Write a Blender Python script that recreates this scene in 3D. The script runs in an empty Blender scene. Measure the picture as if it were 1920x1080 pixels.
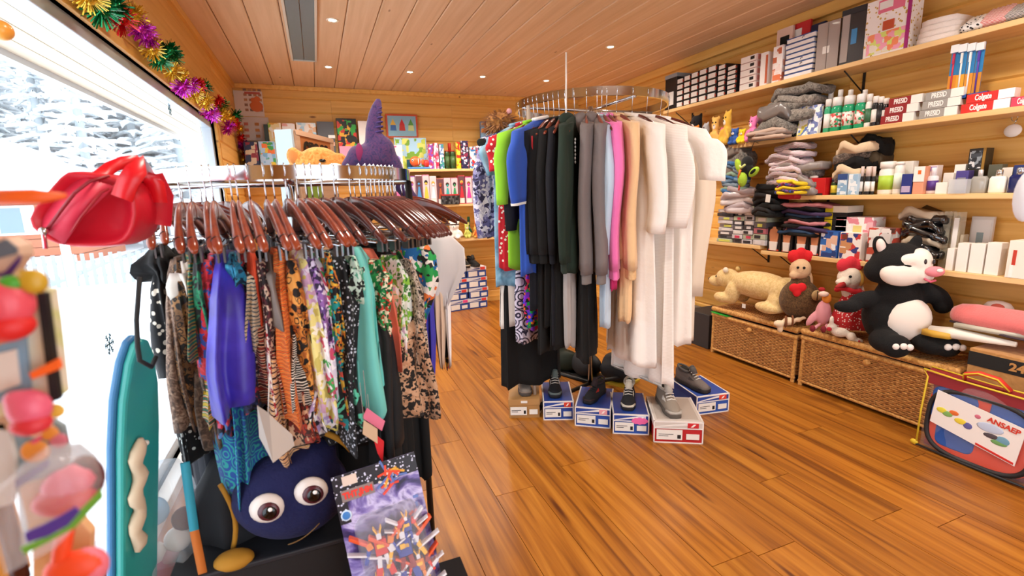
import bpy, bmesh, math, random
from math import sin, cos, pi, radians, atan2, sqrt
from mathutils import Vector, Matrix, Euler
RNG = random.Random(7)
S = bpy.context.scene
COL = S.collection
# ------------------------------------------------------------------ camera
H = 1.35                                     # eye height; X runs along the back wall, Y into the shop
YAW, PITCH, ROLL, FPX = 0.37422, 0.18946, -0.030415, 904.43
_fw = Vector((sin(YAW)*cos(PITCH), cos(YAW)*cos(PITCH), -sin(PITCH)))
_r = Vector((cos(YAW), -sin(YAW), 0)); _u = _r.cross(_fw)
CR = _r*cos(ROLL) + _u*sin(ROLL); CU = _u*cos(ROLL) - _r*sin(ROLL); EYE = Vector((0, 0, H))
cd = bpy.data.cameras.new('camera'); cam = bpy.data.objects.new('camera', cd); COL.objects.link(cam)
cd.sensor_width = 36; cd.lens = FPX/1920*36; cd.clip_start = .02; cd.clip_end = 500
m = Matrix((CR, CU, -_fw)).transposed().to_4x4(); m.translation = EYE; cam.matrix_world = m
cd.dof.use_dof = True; cd.dof.focus_distance = 2.4; cd.dof.aperture_fstop = 3.5
S.camera = cam
def P(px, py, ax, v):
    """a pixel of the photograph carried onto the world plane axis=v (walls, shelf fronts, floor)"""
    d = _fw + CR*((px-960)/FPX) + CU*((540-py)/FPX)
    return EYE + d*((v-EYE[ax])/d[ax])
# ------------------------------------------------------------------ light
vs = S.view_settings; vs.view_transform = 'Standard'; vs.look = 'None'; vs.gamma = 1; vs.use_curve_mapping = False
vs.exposure = 0.14
w = bpy.data.worlds.new('overcast'); S.world = w; w.use_nodes = True
bg = w.node_tree.nodes['Background']; bg.inputs[0].default_value = (.86, .93, 1, 1); bg.inputs[1].default_value = 3.9
XL, XR, YB, YF, C = -.70, 3.35, 5.88, -1.3, 2.55
def area(name, loc, rot, sx, sy, energy, col):
    l = bpy.data.lights.new(name, 'AREA'); l.shape = 'RECTANGLE'; l.size = sx; l.size_y = sy; l.energy = energy; l.color = col
    o = bpy.data.objects.new(name, l); COL.objects.link(o); o.location = loc; o.rotation_euler = rot; return o
pt = area('window_portal', (XL-.14, 2.6, 1.15), (0, -pi/2, 0), 1.8, 4.2, 1, (1, 1, 1)); pt.data.cycles.is_portal = True
pt = area('added_door_portal', (1.3, YF-.12, 1.2), (pi/2, 0, 0), 2.3, 2.3, 1, (1, 1, 1)); pt.data.cycles.is_portal = True
SPOTS = [(.22, 1.3), (.22, 2.5), (.22, 3.73), (.22, 4.97), (.96, 4.97), (1.70, 4.97), (2.42, 4.97), (2.42, 3.73), (2.42, 2.6), (2.42, 1.3), (1.3, .2), (2.42, .2)]
SPOT_W = 55
# ------------------------------------------------------------------ materials
def lin(h):
    if isinstance(h, str):
        c = [int(h[i:i+2], 16)/255 for i in (0, 2, 4)]
        return tuple((x/12.92 if x < .04045 else ((x+.055)/1.055)**2.4) for x in c) + (1,)
    return tuple(h) + (1,) if len(h) == 3 else tuple(h)
_M = {}
def nodes(name):
    m = bpy.data.materials.new(name); m.use_nodes = True; nt = m.node_tree
    return m, nt, nt.nodes['Principled BSDF']
def plain(h, rough=.6, metal=0, sheen=0, trans=0, alpha=1, emit=0, coat=0, bump=0, bscale=300):
    k = ('p', h, rough, metal, sheen, trans, alpha, emit, coat, bump)
    if k in _M: return _M[k]
    m, nt, b = nodes('plain_%s' % h); b.inputs['Base Color'].default_value = lin(h)
    b.inputs['Roughness'].default_value = rough; b.inputs['Metallic'].default_value = metal
    b.inputs['Sheen Weight'].default_value = sheen; b.inputs['Transmission Weight'].default_value = trans
    b.inputs['Alpha'].default_value = alpha; b.inputs['Coat Weight'].default_value = coat
    if emit: b.inputs['Emission Color'].default_value = lin(h); b.inputs['Emission Strength'].default_value = emit
    if bump:
        t = nt.nodes.new('ShaderNodeTexNoise'); t.inputs['Scale'].default_value = bscale; t.inputs['Detail'].default_value = 3
        c = nt.nodes.new('ShaderNodeTexCoord'); nt.links.new(c.outputs['Object'], t.inputs['Vector'])
        q = nt.nodes.new('ShaderNodeBump'); q.inputs['Strength'].default_value = bump; q.inputs['Distance'].default_value = .004
        nt.links.new(t.outputs['Fac'], q.inputs['Height']); nt.links.new(q.outputs[0], b.inputs['Normal'])
    _M[k] = m; return m
def ramp(nt, cols, const=True, pos=None):
    r = nt.nodes.new('ShaderNodeValToRGB'); cr = r.color_ramp; cr.interpolation = 'CONSTANT' if const else 'LINEAR'
    n = len(cols)
    while len(cr.elements) < n: cr.elements.new(.5)
    for i, c in enumerate(cols):
        cr.elements[i].position = pos[i] if pos else (i/n if const else i/max(1, n-1)); cr.elements[i].color = lin(c)
    return r
def mapping(nt, scale, loc=(0, 0, 0), rot=(0, 0, 0), rand=False):
    c = nt.nodes.new('ShaderNodeTexCoord'); mp = nt.nodes.new('ShaderNodeMapping')
    mp.inputs['Scale'].default_value = scale; mp.inputs['Rotation'].default_value = rot; mp.inputs['Location'].default_value = loc
    nt.links.new(c.outputs['Object'], mp.inputs['Vector'])
    if rand:
        oi = nt.nodes.new('ShaderNodeObjectInfo'); mu = nt.nodes.new('ShaderNodeVectorMath'); mu.operation = 'SCALE'
        mu.inputs[0].default_value = (37, 91, 53); nt.links.new(oi.outputs['Random'], mu.inputs['Scale'])
        ad = nt.nodes.new('ShaderNodeVectorMath'); nt.links.new(mp.outputs[0], ad.inputs[0]); nt.links.new(mu.outputs[0], ad.inputs[1])
        return ad.outputs[0], oi
    return mp.outputs[0], None
def wood(name, dark, mid, light, axis, rough=.5, knots='5a3413', kscale=1.0, coat=0, streak=1.0, tone=.16, kthr=.045, kasp=1.9):
    """boards: grain stretched along `axis`, knots, each board its own tone"""
    m, nt, b = nodes(name); L = nt.links
    sc = [26, 26, 26]; sc[axis] = 1.1
    v, oi = mapping(nt, sc, rand=True)
    n1 = nt.nodes.new('ShaderNodeTexNoise'); n1.inputs['Scale'].default_value = 1; n1.inputs['Detail'].default_value = 5; n1.inputs['Distortion'].default_value = .6*streak
    L.new(v, n1.inputs['Vector'])
    r1 = ramp(nt, [dark, mid, light], False, [.28, .5, .75]); L.new(n1.outputs['Fac'], r1.inputs[0])
    sk = [5.5*kscale]*3; sk[axis] = kasp*kscale
    v2, _ = mapping(nt, sk, rand=True)
    vo = nt.nodes.new('ShaderNodeTexVoronoi'); vo.inputs['Scale'].default_value = 1; L.new(v2, vo.inputs['Vector'])
    rk = ramp(nt, ['ffffff', 'ffffff', '000000'], False, [0, kthr, kthr*2.6]); L.new(vo.outputs['Distance'], rk.inputs[0])
    mx = nt.nodes.new('ShaderNodeMixRGB'); L.new(rk.outputs[0], mx.inputs[0]); L.new(r1.outputs[0], mx.inputs[1]); mx.inputs[2].default_value = lin(knots)
    hs = nt.nodes.new('ShaderNodeHueSaturation'); L.new(mx.outputs[0], hs.inputs['Color'])
    mr = nt.nodes.new('ShaderNodeMapRange'); mr.inputs['To Min'].default_value = 1-tone; mr.inputs['To Max'].default_value = 1+tone
    L.new(oi.outputs['Random'], mr.inputs['Value']); L.new(mr.outputs[0], hs.inputs['Value'])
    L.new(hs.outputs[0], b.inputs['Base Color']); b.inputs['Roughness'].default_value = rough; b.inputs['Coat Weight'].default_value = coat
    bp = nt.nodes.new('ShaderNodeBump'); bp.inputs['Strength'].default_value = .15; bp.inputs['Distance'].default_value = .002
    L.new(n1.outputs['Fac'], bp.inputs['Height']); L.new(bp.outputs[0], b.inputs['Normal'])
    return m
def fab(kind, cols, scale=30, rough=.85, seed=0, sheen=.15):
    """printed or woven cloth / printed card: the pattern follows the thing"""
    k = ('f', kind, tuple(cols), scale, rough, seed)
    if k in _M: return _M[k]
    m, nt, b = nodes('print_' + kind); L = nt.links
    v, _ = mapping(nt, (scale,)*3, loc=(seed*3.7, seed*1.3, seed*2.1))
    if kind in ('floral', 'art', 'dots', 'leopard'):
        if kind == 'leopard' or kind == 'floral':
            nz = nt.nodes.new('ShaderNodeTexNoise'); nz.inputs['Scale'].default_value = .8; L.new(v, nz.inputs['Vector'])
            av = nt.nodes.new('ShaderNodeVectorMath'); L.new(v, av.inputs[0]); L.new(nz.outputs['Color'], av.inputs[1]); v = av.outputs[0]
        vo = nt.nodes.new('ShaderNodeTexVoronoi'); vo.inputs['Scale'].default_value = 1; L.new(v, vo.inputs['Vector'])
        if kind == 'art': vo.distance = 'CHEBYCHEV'
        sp = nt.nodes.new('ShaderNodeSeparateColor'); L.new(vo.outputs['Color'], sp.inputs[0])
        r = ramp(nt, cols); L.new(sp.outputs[0], r.inputs[0]); out = r.outputs[0]
        if kind == 'dots':
            r2 = ramp(nt, ['ffffff', '000000'], True, [0, .3]); L.new(vo.outputs['Distance'], r2.inputs[0])
            mx = nt.nodes.new('ShaderNodeMixRGB'); L.new(r2.outputs[0], mx.inputs[0]); mx.inputs[1].default_value = lin(cols[1]); mx.inputs[2].default_value = lin(cols[0]); out = mx.outputs[0]
        if kind == 'floral':
            sc2 = nt.nodes.new('ShaderNodeVectorMath'); sc2.operation = 'SCALE'; sc2.inputs['Scale'].default_value = 2.6; L.new(v, sc2.inputs[0])
            v2_ = nt.nodes.new('ShaderNodeTexVoronoi'); v2_.inputs['Scale'].default_value = 1; L.new(sc2.outputs[0], v2_.inputs['Vector'])
            s2_ = nt.nodes.new('ShaderNodeSeparateColor'); L.new(v2_.outputs['Color'], s2_.inputs[0]); r3 = ramp(nt, cols[::-1]); L.new(s2_.outputs[1], r3.inputs[0])
            r4 = ramp(nt, ['000000', 'ffffff'], True, [0, .58]); L.new(s2_.outputs[0], r4.inputs[0])
            m4 = nt.nodes.new('ShaderNodeMixRGB'); L.new(r4.outputs[0], m4.inputs[0]); L.new(out, m4.inputs[1]); L.new(r3.outputs[0], m4.inputs[2]); out = m4.outputs[0]
        if kind in ('leopard', 'floral'):
            r2 = ramp(nt, ['000000', 'ffffff', '000000'], True, [0, .32, .46]) if kind == 'leopard' else ramp(nt, ['ffffff', '000000'], True, [0, .16])
            L.new(vo.outputs['Distance'], r2.inputs[0])
            mx = nt.nodes.new('ShaderNodeMixRGB'); L.new(r2.outputs[0], mx.inputs[0]); L.new(out, mx.inputs[1]); mx.inputs[2].default_value = lin(cols[-1]); out = mx.outputs[0]
    elif kind in ('zebra', 'stripes', 'wave'):
        wv = nt.nodes.new('ShaderNodeTexWave'); wv.inputs['Scale'].default_value = 1; L.new(v, wv.inputs['Vector']); wv.bands_direction = 'Z'
        wv.inputs['Distortion'].default_value = {'zebra': 7, 'stripes': 0, 'wave': 2.5}[kind]; wv.inputs['Detail'].default_value = 1.5
        r = ramp(nt, cols); L.new(wv.outputs['Fac'], r.inputs[0]); out = r.outputs[0]
    elif kind == 'mandala':      # rings around centres over a plain ground
        vo = nt.nodes.new('ShaderNodeTexVoronoi'); vo.inputs['Scale'].default_value = 1; L.new(v, vo.inputs['Vector'])
        mm = nt.nodes.new('ShaderNodeMath'); mm.operation = 'MULTIPLY'; mm.inputs[1].default_value = 28; L.new(vo.outputs['Distance'], mm.inputs[0])
        sn = nt.nodes.new('ShaderNodeMath'); sn.operation = 'SINE'; L.new(mm.outputs[0], sn.inputs[0])
        r = ramp(nt, [cols[0], cols[1]], True, [0, .35]); L.new(sn.outputs[0], r.inputs[0]); out = r.outputs[0]
    else:                        # marble / mottled
        nz = nt.nodes.new('ShaderNodeTexNoise'); nz.inputs['Scale'].default_value = 1; nz.inputs['Detail'].default_value = 4; nz.inputs['Distortion'].default_value = 1.2
        L.new(v, nz.inputs['Vector']); r = ramp(nt, cols, False, [.3+.4*i/(len(cols)-1) for i in range(len(cols))]); L.new(nz.outputs['Fac'], r.inputs[0]); out = r.outputs[0]
    L.new(out, b.inputs['Base Color']); b.inputs['Roughness'].default_value = rough; b.inputs['Sheen Weight'].default_value = sheen
    _M[k] = m; return m
def clear(h='ffffff', alpha=.18, rough=.08):
    return plain(h, rough, alpha=alpha)
# ------------------------------------------------------------------ mesh building
class MB:
    def __init__(s): s.v = []; s.f = []; s.sm = []
    def add(s, vs, fs, smooth=False):
        o = len(s.v); s.v += [tuple(x) for x in vs]; s.f += [tuple(i+o for i in f) for f in fs]; s.sm += [smooth]*len(fs); return s
    def box(s, x0, x1, y0, y1, z0, z1, M=None, taper=0):
        t = taper
        vs = [Vector(q) for q in ((x0, y0, z0), (x1, y0, z0), (x1, y1, z0), (x0, y1, z0), (x0+t, y0+t, z1), (x1-t, y0+t, z1), (x1-t, y1-t, z1), (x0+t, y1-t, z1))]
        if M: vs = [M @ q for q in vs]
        return s.add(vs, [(0, 3, 2, 1), (4, 5, 6, 7), (0, 1, 5, 4), (1, 2, 6, 5), (2, 3, 7, 6), (3, 0, 4, 7)])
    def loft(s, rings, cap=True, smooth=True, closed=True):
        n = len(rings[0]); vs = [q for r in rings for q in r]; fs = []
        for i in range(len(rings)-1):
            for j in range(n if closed else n-1):
                k = (j+1) % n; fs.append((i*n+j, i*n+k, (i+1)*n+k, (i+1)*n+j))
        if cap and closed: fs += [tuple(range(n))[::-1], tuple((len(rings)-1)*n+j for j in range(n))]
        return s.add(vs, fs, smooth)
    def tube(s, pts, r, n=8, cap=True, flat=1.0):
        pts = [Vector(p) for p in pts]; rs = r if isinstance(r, (list, tuple)) else [r]*len(pts); rings = []; up = None
        for i, p in enumerate(pts):
            t = (pts[min(i+1, len(pts)-1)]-pts[max(i-1, 0)]).normalized()
            if up is None: up = Vector((0, 0, 1)) if abs(t.z) < .9 else Vector((0, 1, 0))
            a = t.cross(up).normalized(); b = a.cross(t).normalized(); up = b
            rings.append([p+a*cos(2*pi*j/n)*rs[i]*flat+b*sin(2*pi*j/n)*rs[i] for j in range(n)])
        return s.loft(rings, cap)
    def ell(s, c, r, R=None, n=16, m=10):
        r = (r,)*3 if not isinstance(r, (list, tuple)) else r; c = Vector(c); R = Euler(R).to_matrix() if R else Matrix.Identity(3)
        rings = []
        for i in range(m+1):
            ph = -pi/2+pi*(i+.02)/(m+.04)
            rings.append([c+R @ Vector((r[0]*cos(ph)*cos(2*pi*j/n), r[1]*cos(ph)*sin(2*pi*j/n), r[2]*sin(ph))) for j in range(n)])
        return s.loft(rings)
    def lathe(s, prof, c=(0, 0, 0), n=20):
        return s.loft([[(c[0]+r*cos(2*pi*j/n), c[1]+r*sin(2*pi*j/n), c[2]+z) for j in range(n)] for r, z in prof])
    def prism(s, pts2, y0, y1, M=None):       # outline in xz pushed along y
        n = len(pts2); vs = [Vector((x, y0, z)) for x, z in pts2]+[Vector((x, y1, z)) for x, z in pts2]
        if M: vs = [M @ q for q in vs]
        return s.add(vs, [tuple(range(n)), tuple(range(2*n-1, n-1, -1))]+[(i, i+n, (i+1) % n+n, (i+1) % n) for i in range(n)])
def obj(name, mb, mat, parent=None, loc=None, rot=None, bevel=0, subsurf=0, remesh=0, smooth=0, **kw):
    if isinstance(mb, MB):
        me = bpy.data.meshes.new(name); me.from_pydata(mb.v, [], mb.f); me.polygons.foreach_set('use_smooth', mb.sm)
        bm = bmesh.new(); bm.from_mesh(me); bmesh.ops.recalc_face_normals(bm, faces=bm.faces); bm.to_mesh(me); bm.free()
        me.materials.append(mat); me.update()
    else: me = mb
    o = bpy.data.objects.new(name, me); COL.objects.link(o)
    if parent: o.parent = parent
    if loc is not None: o.location = loc
    if rot is not None: o.rotation_euler = rot
    if remesh:
        q = o.modifiers.new('r', 'REMESH'); q.mode = 'VOXEL'; q.voxel_size = remesh; q.use_smooth_shade = True
        q = o.modifiers.new('s', 'SMOOTH'); q.iterations = smooth or 5; q.factor = .5
    if bevel: q = o.modifiers.new('b', 'BEVEL'); q.width = bevel; q.segments = 2; q.limit_method = 'ANGLE'
    if subsurf: q = o.modifiers.new('u', 'SUBSURF'); q.levels = q.render_levels = subsurf
    for k, x in kw.items(): o[k] = x
    return o
def tag(o, label, cat, group=None):
    o['label'] = label; o['category'] = cat
    if group: o['group'] = group
    return o
def thing(name, label, cat, loc=(0, 0, 0), rot=(0, 0, 0), group=None):
    o = bpy.data.objects.new(name, None); COL.objects.link(o); o.location = loc
    o.rotation_euler = rot if isinstance(rot, (tuple, list, Euler)) else (0, 0, rot); o.empty_display_size = .05
    return tag(o, label, cat, group)
def kids(o): return [x for x in bpy.data.objects if x.parent == o]
def dup(o, loc, rot=None, label=None, group=None, ch=None):
    c = o.copy(); COL.objects.link(c); c.location = loc
    if rot is not None: c.rotation_euler = rot if isinstance(rot, (tuple, list)) else (0, 0, rot)
    if label: c['label'] = label
    if group: c['group'] = group
    for k, g in (ch if ch is not None else tree(o)):
        q = k.copy(); COL.objects.link(q); q.parent = c
        for s in g: z = s.copy(); COL.objects.link(z); z.parent = q
    return c
def tree(o): return [(k, kids(k)) for k in kids(o)]
def text(body, size, mat, parent, loc, rot, name='lettering', ext=.0006, align='CENTER', sx=1, shear=0, bold=0):
    cu = bpy.data.curves.new(name, 'FONT'); cu.body = body; cu.size = size; cu.extrude = ext; cu.align_x = align; cu.align_y = 'CENTER'; cu.shear = shear
    cu.offset = bold; cu.materials.append(mat); cu.resolution_u = 3
    tmp = bpy.data.objects.new(name, cu); COL.objects.link(tmp); bpy.context.view_layer.update()
    me = bpy.data.meshes.new_from_object(tmp.evaluated_get(bpy.context.evaluated_depsgraph_get())); bpy.data.objects.remove(tmp); bpy.data.curves.remove(cu)
    if not me.materials: me.materials.append(mat)
    o = bpy.data.objects.new(name, me); COL.objects.link(o); o.parent = parent; o.location = loc; o.rotation_euler = rot; o.scale = (sx, 1, 1)
    return o
TX_BACK = (pi/2, 0, 0)                 # lettering that faces -Y
TX_RIGHT = (pi/2, 0, -pi/2)            # lettering that faces -X
# ------------------------------------------------------------------ room shell
W_CEIL = wood('pine_ceiling', 'cfa982', 'd8b38d', 'dfbe9b', 1, .55, '8a6244', 1.0, 0, .6, .04, .022)
W_BACK = wood('pine_wall_boards', 'd39c4c', 'e2ae5a', 'eabc6c', 0, .5, '8a5524', .9, 0, 1, .06, .028)
W_SIDE = wood('pine_side_boards', 'd29a48', 'e1ac56', 'e8b868', 1, .5, '7d4a1e', .9, 0, 1, .07, .03)
W_SHELF = wood('pine_shelf', 'd9ae70', 'e4bd82', 'ecc994', 1, .45, 'a5713a', .7, 0, 1, .04, .02)
W_SHELFB = wood('pine_shelf_back', 'd9ae70', 'e4bd82', 'ecc994', 0, .45, 'a5713a', .7, 0, 1, .04, .02)
W_FLOOR = wood('floor_laminate', '6e3c10', '9c5e1a', 'b67829', 1, .36, '5a2c0c', 1.6, 0, 1.6, .10, .05, .62)
W_DARK = wood('under_boards', '5a3414', '6a4120', '7a4d28', 1, .8)
def struct(name, mb, mat, parent=None, **k):
    o = obj(name, mb, mat, parent, **k)
    if not parent: o['kind'] = 'structure'
    return o
fl = struct('floor', MB().box(XL-.1, XR+.1, YF, YB+.1, -.06, -.006), W_DARK)
PW, PL = .193, 1.28
pm = MB().box(0, PW-.0012, 0, PL-.0015, -.006, 0, taper=.0008)
base = None
x = XL-.02; i = 0
while x < XR:
    y = YF - RNG.random()*PL
    while y < YB:
        y0 = max(y, YF); y1 = min(y+PL, YB)
        if y1-y0 > .05:
            if abs(y1-y0-PL) < 1e-6:
                if base is None: base = obj('plank', pm, W_FLOOR, fl, (x, y, 0)).data
                else: obj('plank', base, None, fl, (x, y, 0))
            else: obj('plank', MB().box(0, PW-.0012, 0, y1-y0-.0015, -.006, 0), W_FLOOR, fl, (x, y0, 0))
        y += PL
    x += PW
ce = struct('ceiling', MB().box(XL-.1, XR+.1, YF, YB+.1, C+.012, C+.05), W_DARK)
cm = None
x = XL
for k in range(21):
    w0 = .2
    if k == 3:      # the plank next to the heater is cut to its length
        pass
    mbp = MB().prism([(.003, C+.012), (.004, C+.006), (.010, C), (w0-.007, C), (w0-.001, C+.006), (w0-.001, C+.012)], YF, YB)
    if cm is None: cm = obj('ceiling_plank', mbp, W_CEIL, ce, (x, 0, 0)).data
    else: obj('ceiling_plank', cm, None, ce, (x, 0, 0))
    x += w0
# log-profile boards of the walls
BH = .143
def boards(parent, along, a0, a1, plane, sgn, z0, z1, mat, joints=()):
    z = z0
    while z < z1-.01:
        zt = min(z+BH, z1); h = zt-z
        segs = [a0]+[j for j in joints if a0 < j < a1 and RNG.random() < .45]+[a1]
        for s0, s1 in zip(segs, segs[1:]):
            d = .016
            pr = [(-.004, 0), (-.004, h), (.006, h), (d, h-.012), (d, .012), (.006, 0)]
            mb = MB(); L = s1-s0-.0015
            vs = []
            for t in (0, L):
                for p, q in pr:
                    vs.append((t, sgn*p, q) if along == 0 else (sgn*p, t, q))
            n = len(pr); mb.add(vs, [tuple(range(n)), tuple(range(2*n-1, n-1, -1))]+[(i, i+n, (i+1) % n+n, (i+1) % n) for i in range(n)])
            obj('board', mb, mat, parent, (s0, plane, z) if along == 0 else (plane, s0, z))
        z = zt
wb = struct('wall_back', MB().box(XL-.1, XR+.1, YB+.004, YB+.1, 0, C), W_DARK)
boards(wb, 0, XL, XR, YB, -1, 0, C, W_BACK, (.25, .45, 1.6, 2.5))
wr = struct('wall_right', MB().box(XR+.004, XR+.1, YF, YB, 0, C), W_DARK)
boards(wr, 1, YF, YB, XR, -1, 0, C, W_SIDE, (1.05, 2.3, 3.6))
WY0, WY1, WZ0, WZ1 = .35, 4.64, .22, 2.0
wl = struct('wall_left', MB().box(XL-.1, XL-.004, YF, WY0, 0, C).box(XL-.1, XL-.004, WY1, YB, 0, C).box(XL-.1, XL-.004, WY0, WY1, 0, WZ0).box(XL-.1, XL-.004, WY0, WY1, WZ1, C), W_DARK)
boards(wl, 1, YF, WY0-.06, XL, 1, 0, C, W_SIDE); boards(wl, 1, WY1+.06, YB, XL, 1, 0, C, W_SIDE)
boards(wl, 1, WY0-.06, WY1+.06, XL, 1, 0, WZ0-.05, W_SIDE)
obj('header_board', MB().box(XL-.004, XL+.02, WY0-.06, WY1+.06, WZ1+.05, C), W_SIDE, wl, bevel=.003)
# front wall behind the camera; unseen glazed door opening added to let daylight in
wf = struct('wall_front', MB().box(XL-.1, -.5, YF-.1, YF, 0, C).box(3.1, XR+.1, YF-.1, YF, 0, C).box(-.5, .15, YF-.1, YF, 0, 2.35).box(2.45, 3.1, YF-.1, YF, 0, 2.35).box(-.5, 3.1, YF-.1, YF, 2.35, C).box(-.5, 3.1, YF-.1, YF, 0, .05), W_SIDE)
d1 = struct('added_door_1', MB().box(.15, .23, YF-.08, YF-.02, .05, 2.35).box(2.37, 2.45, YF-.08, YF-.02, .05, 2.35).box(1.26, 1.34, YF-.08, YF-.02, .05, 2.35).box(.15, 2.45, YF-.08, YF-.02, 2.27, 2.35), plain('dfe3e6', .4))
obj('pane', MB().box(.2, 2.4, YF-.052, YF-.048, .06, 2.3), clear('ffffff', .04), d1)
# cornice strips
for nm, mb in (('trim_1', MB().prism([(XL, C), (XR, C), (XR, C-.045), (XL, C-.045)], YB-.05, YB-.014)), ('trim_2', MB().box(XR-.06, XR-.014, YF, YB-.05, C-.075, C)), ('trim_3', MB().box(XL, XL+.045, YF, YB-.05, C-.05, C))):
    struct(nm, mb, W_SIDE, bevel=.006)
struct('baseboard_back', MB().box(XL, XR, YB-.03, YB-.014, 0, .07), W_BACK, bevel=.003)
struct('baseboard_right', MB().box(XR-.03, XR-.014, YF, YB-.03, 0, .07), W_SIDE, bevel=.003)
# window
ALU = plain('b9c3cc', .35, .3); UPVC = plain('e4e6e6', .5)
wn = struct('window_1', MB().box(XL-.10, XL+.012, WY0-.06, WY0, WZ0-.05, WZ1+.05).box(XL-.10, XL+.012, WY1, WY1+.06, WZ0-.05, WZ1+.05).box(XL-.10, XL+.012, WY0, WY1, WZ1, WZ1+.05), W_SIDE, bevel=.004)
obj('window_frame', MB().box(XL-.09, XL-.02, WY0, WY0+.05, WZ0, WZ1).box(XL-.09, XL-.02, WY1-.05, WY1, WZ0, WZ1).box(XL-.09, XL-.02, WY0, WY1, WZ1-.05, WZ1).box(XL-.09, XL-.02, WY0, WY1, WZ0, WZ0+.05), ALU, wn, bevel=.004)
obj('pane', MB().box(XL-.062, XL-.056, WY0+.04, WY1-.04, WZ0+.04, WZ1-.04), plain('eef6ff', .02, alpha=.05), wn)
obj('window_sill', MB().box(XL-.1, XL+.05, WY0-.06, WY1+.06, WZ0-.05, WZ0), UPVC, wn, bevel=.004)
# ------------------------------------------------------------------ outdoors, seen through the window
SNOW = plain('f2f6fb', .8, bump=.3, bscale=6)
GZ = -.35
def grid(nx, ny, x0, x1, y0, y1, fz):
    vs = [(x0+(x1-x0)*i/nx, y0+(y1-y0)*j/ny, fz(x0+(x1-x0)*i/nx, y0+(y1-y0)*j/ny)) for j in range(ny+1) for i in range(nx+1)]
    return vs, [(j*(nx+1)+i, j*(nx+1)+i+1, (j+1)*(nx+1)+i+1, (j+1)*(nx+1)+i) for j in range(ny) for i in range(nx)]
gv, gf = grid(80, 60, -70, XL-.12, -10, 75, lambda x, y: GZ+.04*sin(x*.9)*cos(y*.7)+.02*sin(3*x+y)-max(0, -x-45)*0)
tag(obj('snowy_ground', MB().add(gv, gf, True), SNOW), 'white snow covered ground outside the shop window', 'snow')['kind'] = 'stuff'
k = MB()
a, b = P(60, 542, 2, GZ+.06), P(262, 470, 2, GZ+.06); dv = (b-a); a = a-dv*.5
for i in range(14):
    q = a+dv*(i*.115); q2 = q+dv*.105; s = Vector((-dv.y, dv.x, 0)).normalized()*.07; mbv = [q-s, q+s, q2+s, q2-s]
    k.add([v+Vector((0, 0, -.1)) for v in mbv]+[v+Vector((0, 0, .03)) for v in mbv], [(0, 1, 2, 3), (4, 7, 6, 5), (0, 4, 5, 1), (1, 5, 6, 2), (2, 6, 7, 3), (3, 7, 4, 0)])
tag(obj('kerb', k, plain('8c9a9e', .8)), 'grey kerb stones running across the snow outside', 'kerb')
# eave over the window: soffit boards and fascia
ev = thing('roof_eave', 'pale board soffit of the eave above the window, outside', 'eave')
for i in range(4):
    obj('soffit_board', MB().box(XL-.13-.1*(i+1), XL-.13-.1*i-.004, -.6, 6.3, 2.06+.0*i, 2.085), plain('d9cdb6', .7), ev, bevel=.002)
obj('fascia', MB().box(XL-.57, XL-.53, -.6, 6.3, 2.03, 2.2), plain('cfd6dc', .6), ev)
# house
def face_M(o, yaw): return Matrix.Translation(o) @ Matrix.Rotation(yaw, 4, 'Z')
hx = P(190, 380, 1, 19.5); hl = P(-160, 380, 1, 19.5)
ho = thing('house', 'reddish brown house with thick snow on its roof beyond the yard', 'house', (hx.x-2.0, 19.5, GZ))
HB = plain('a5654a', .9)
for i in range(9): obj('wall_board', MB().box(-7.5, 1.2, 0, 4, i*.27, i*.27+.255), HB, ho, bevel=.02)
obj('wall', MB().box(-7.4, 1.1, .05, 3.9, 0, 2.5), plain('8c5038', .9), ho)
def rr(z): return [(-8.3, z), (2.3, z)]
obj('snowy_roof', MB().add([(-8.4, -1, 2.2), (2.2, -1, 2.2), (2.2, 5, 2.2), (-8.4, 5, 2.2), (-8.4, -1, 2.55), (2.2, -1, 2.55), (2.2, 5, 2.55), (-8.4, 5, 2.55), (-5.5, 2, 4.1), (-1.2, 2, 4.1)],
    [(0, 1, 2, 3), (0, 4, 5, 1), (1, 5, 6, 2), (2, 6, 7, 3), (3, 7, 4, 0), (4, 8, 9, 5), (5, 9, 6), (6, 9, 8, 7), (7, 8, 4)]), SNOW, ho, bevel=.1)
for xx in (-5.6, -2.9, -.3):
    wq = obj('window', MB().box(xx-.6, xx+.6, -.05, .02, .95, 1.85), plain('f4f4f4', .6), ho)
    obj('pane', MB().box(xx-.28, xx+.28, -.07, -.04, 1.02, 1.78), plain('6f8795', .2), wq)
obj('porch_deck', MB().box(-7, 1.1, -1.4, 0, 0, .25), SNOW, ho)
# leaning white pole
q0 = P(104, 375, 1, 12.0); q1 = P(80, 262, 1, 12.0)
tag(obj('white_pole', MB().tube([(q0.x, q0.y, GZ), q0, q1], .075, 10), plain('f4f8fb', .6)), 'leaning white snow-coated pole standing before the house', 'pole')
# fence
fe = thing('picket_fence', 'low grey picket fence in the snow before the house', 'fence', (P(10, 400, 1, 13).x-3, 13.4, GZ))
for i in range(34): obj('picket', MB().box(i*.17, i*.17+.07, 0, .02, 0, .72), plain('8f9aa2', .8), fe)
obj('rail', MB().box(0, 5.8, .02, .05, .5, .56), plain('a8b2b8', .8), fe); obj('rail', MB().box(0, 5.8, .02, .05, .18, .24), plain('a8b2b8', .8), fe)
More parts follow.
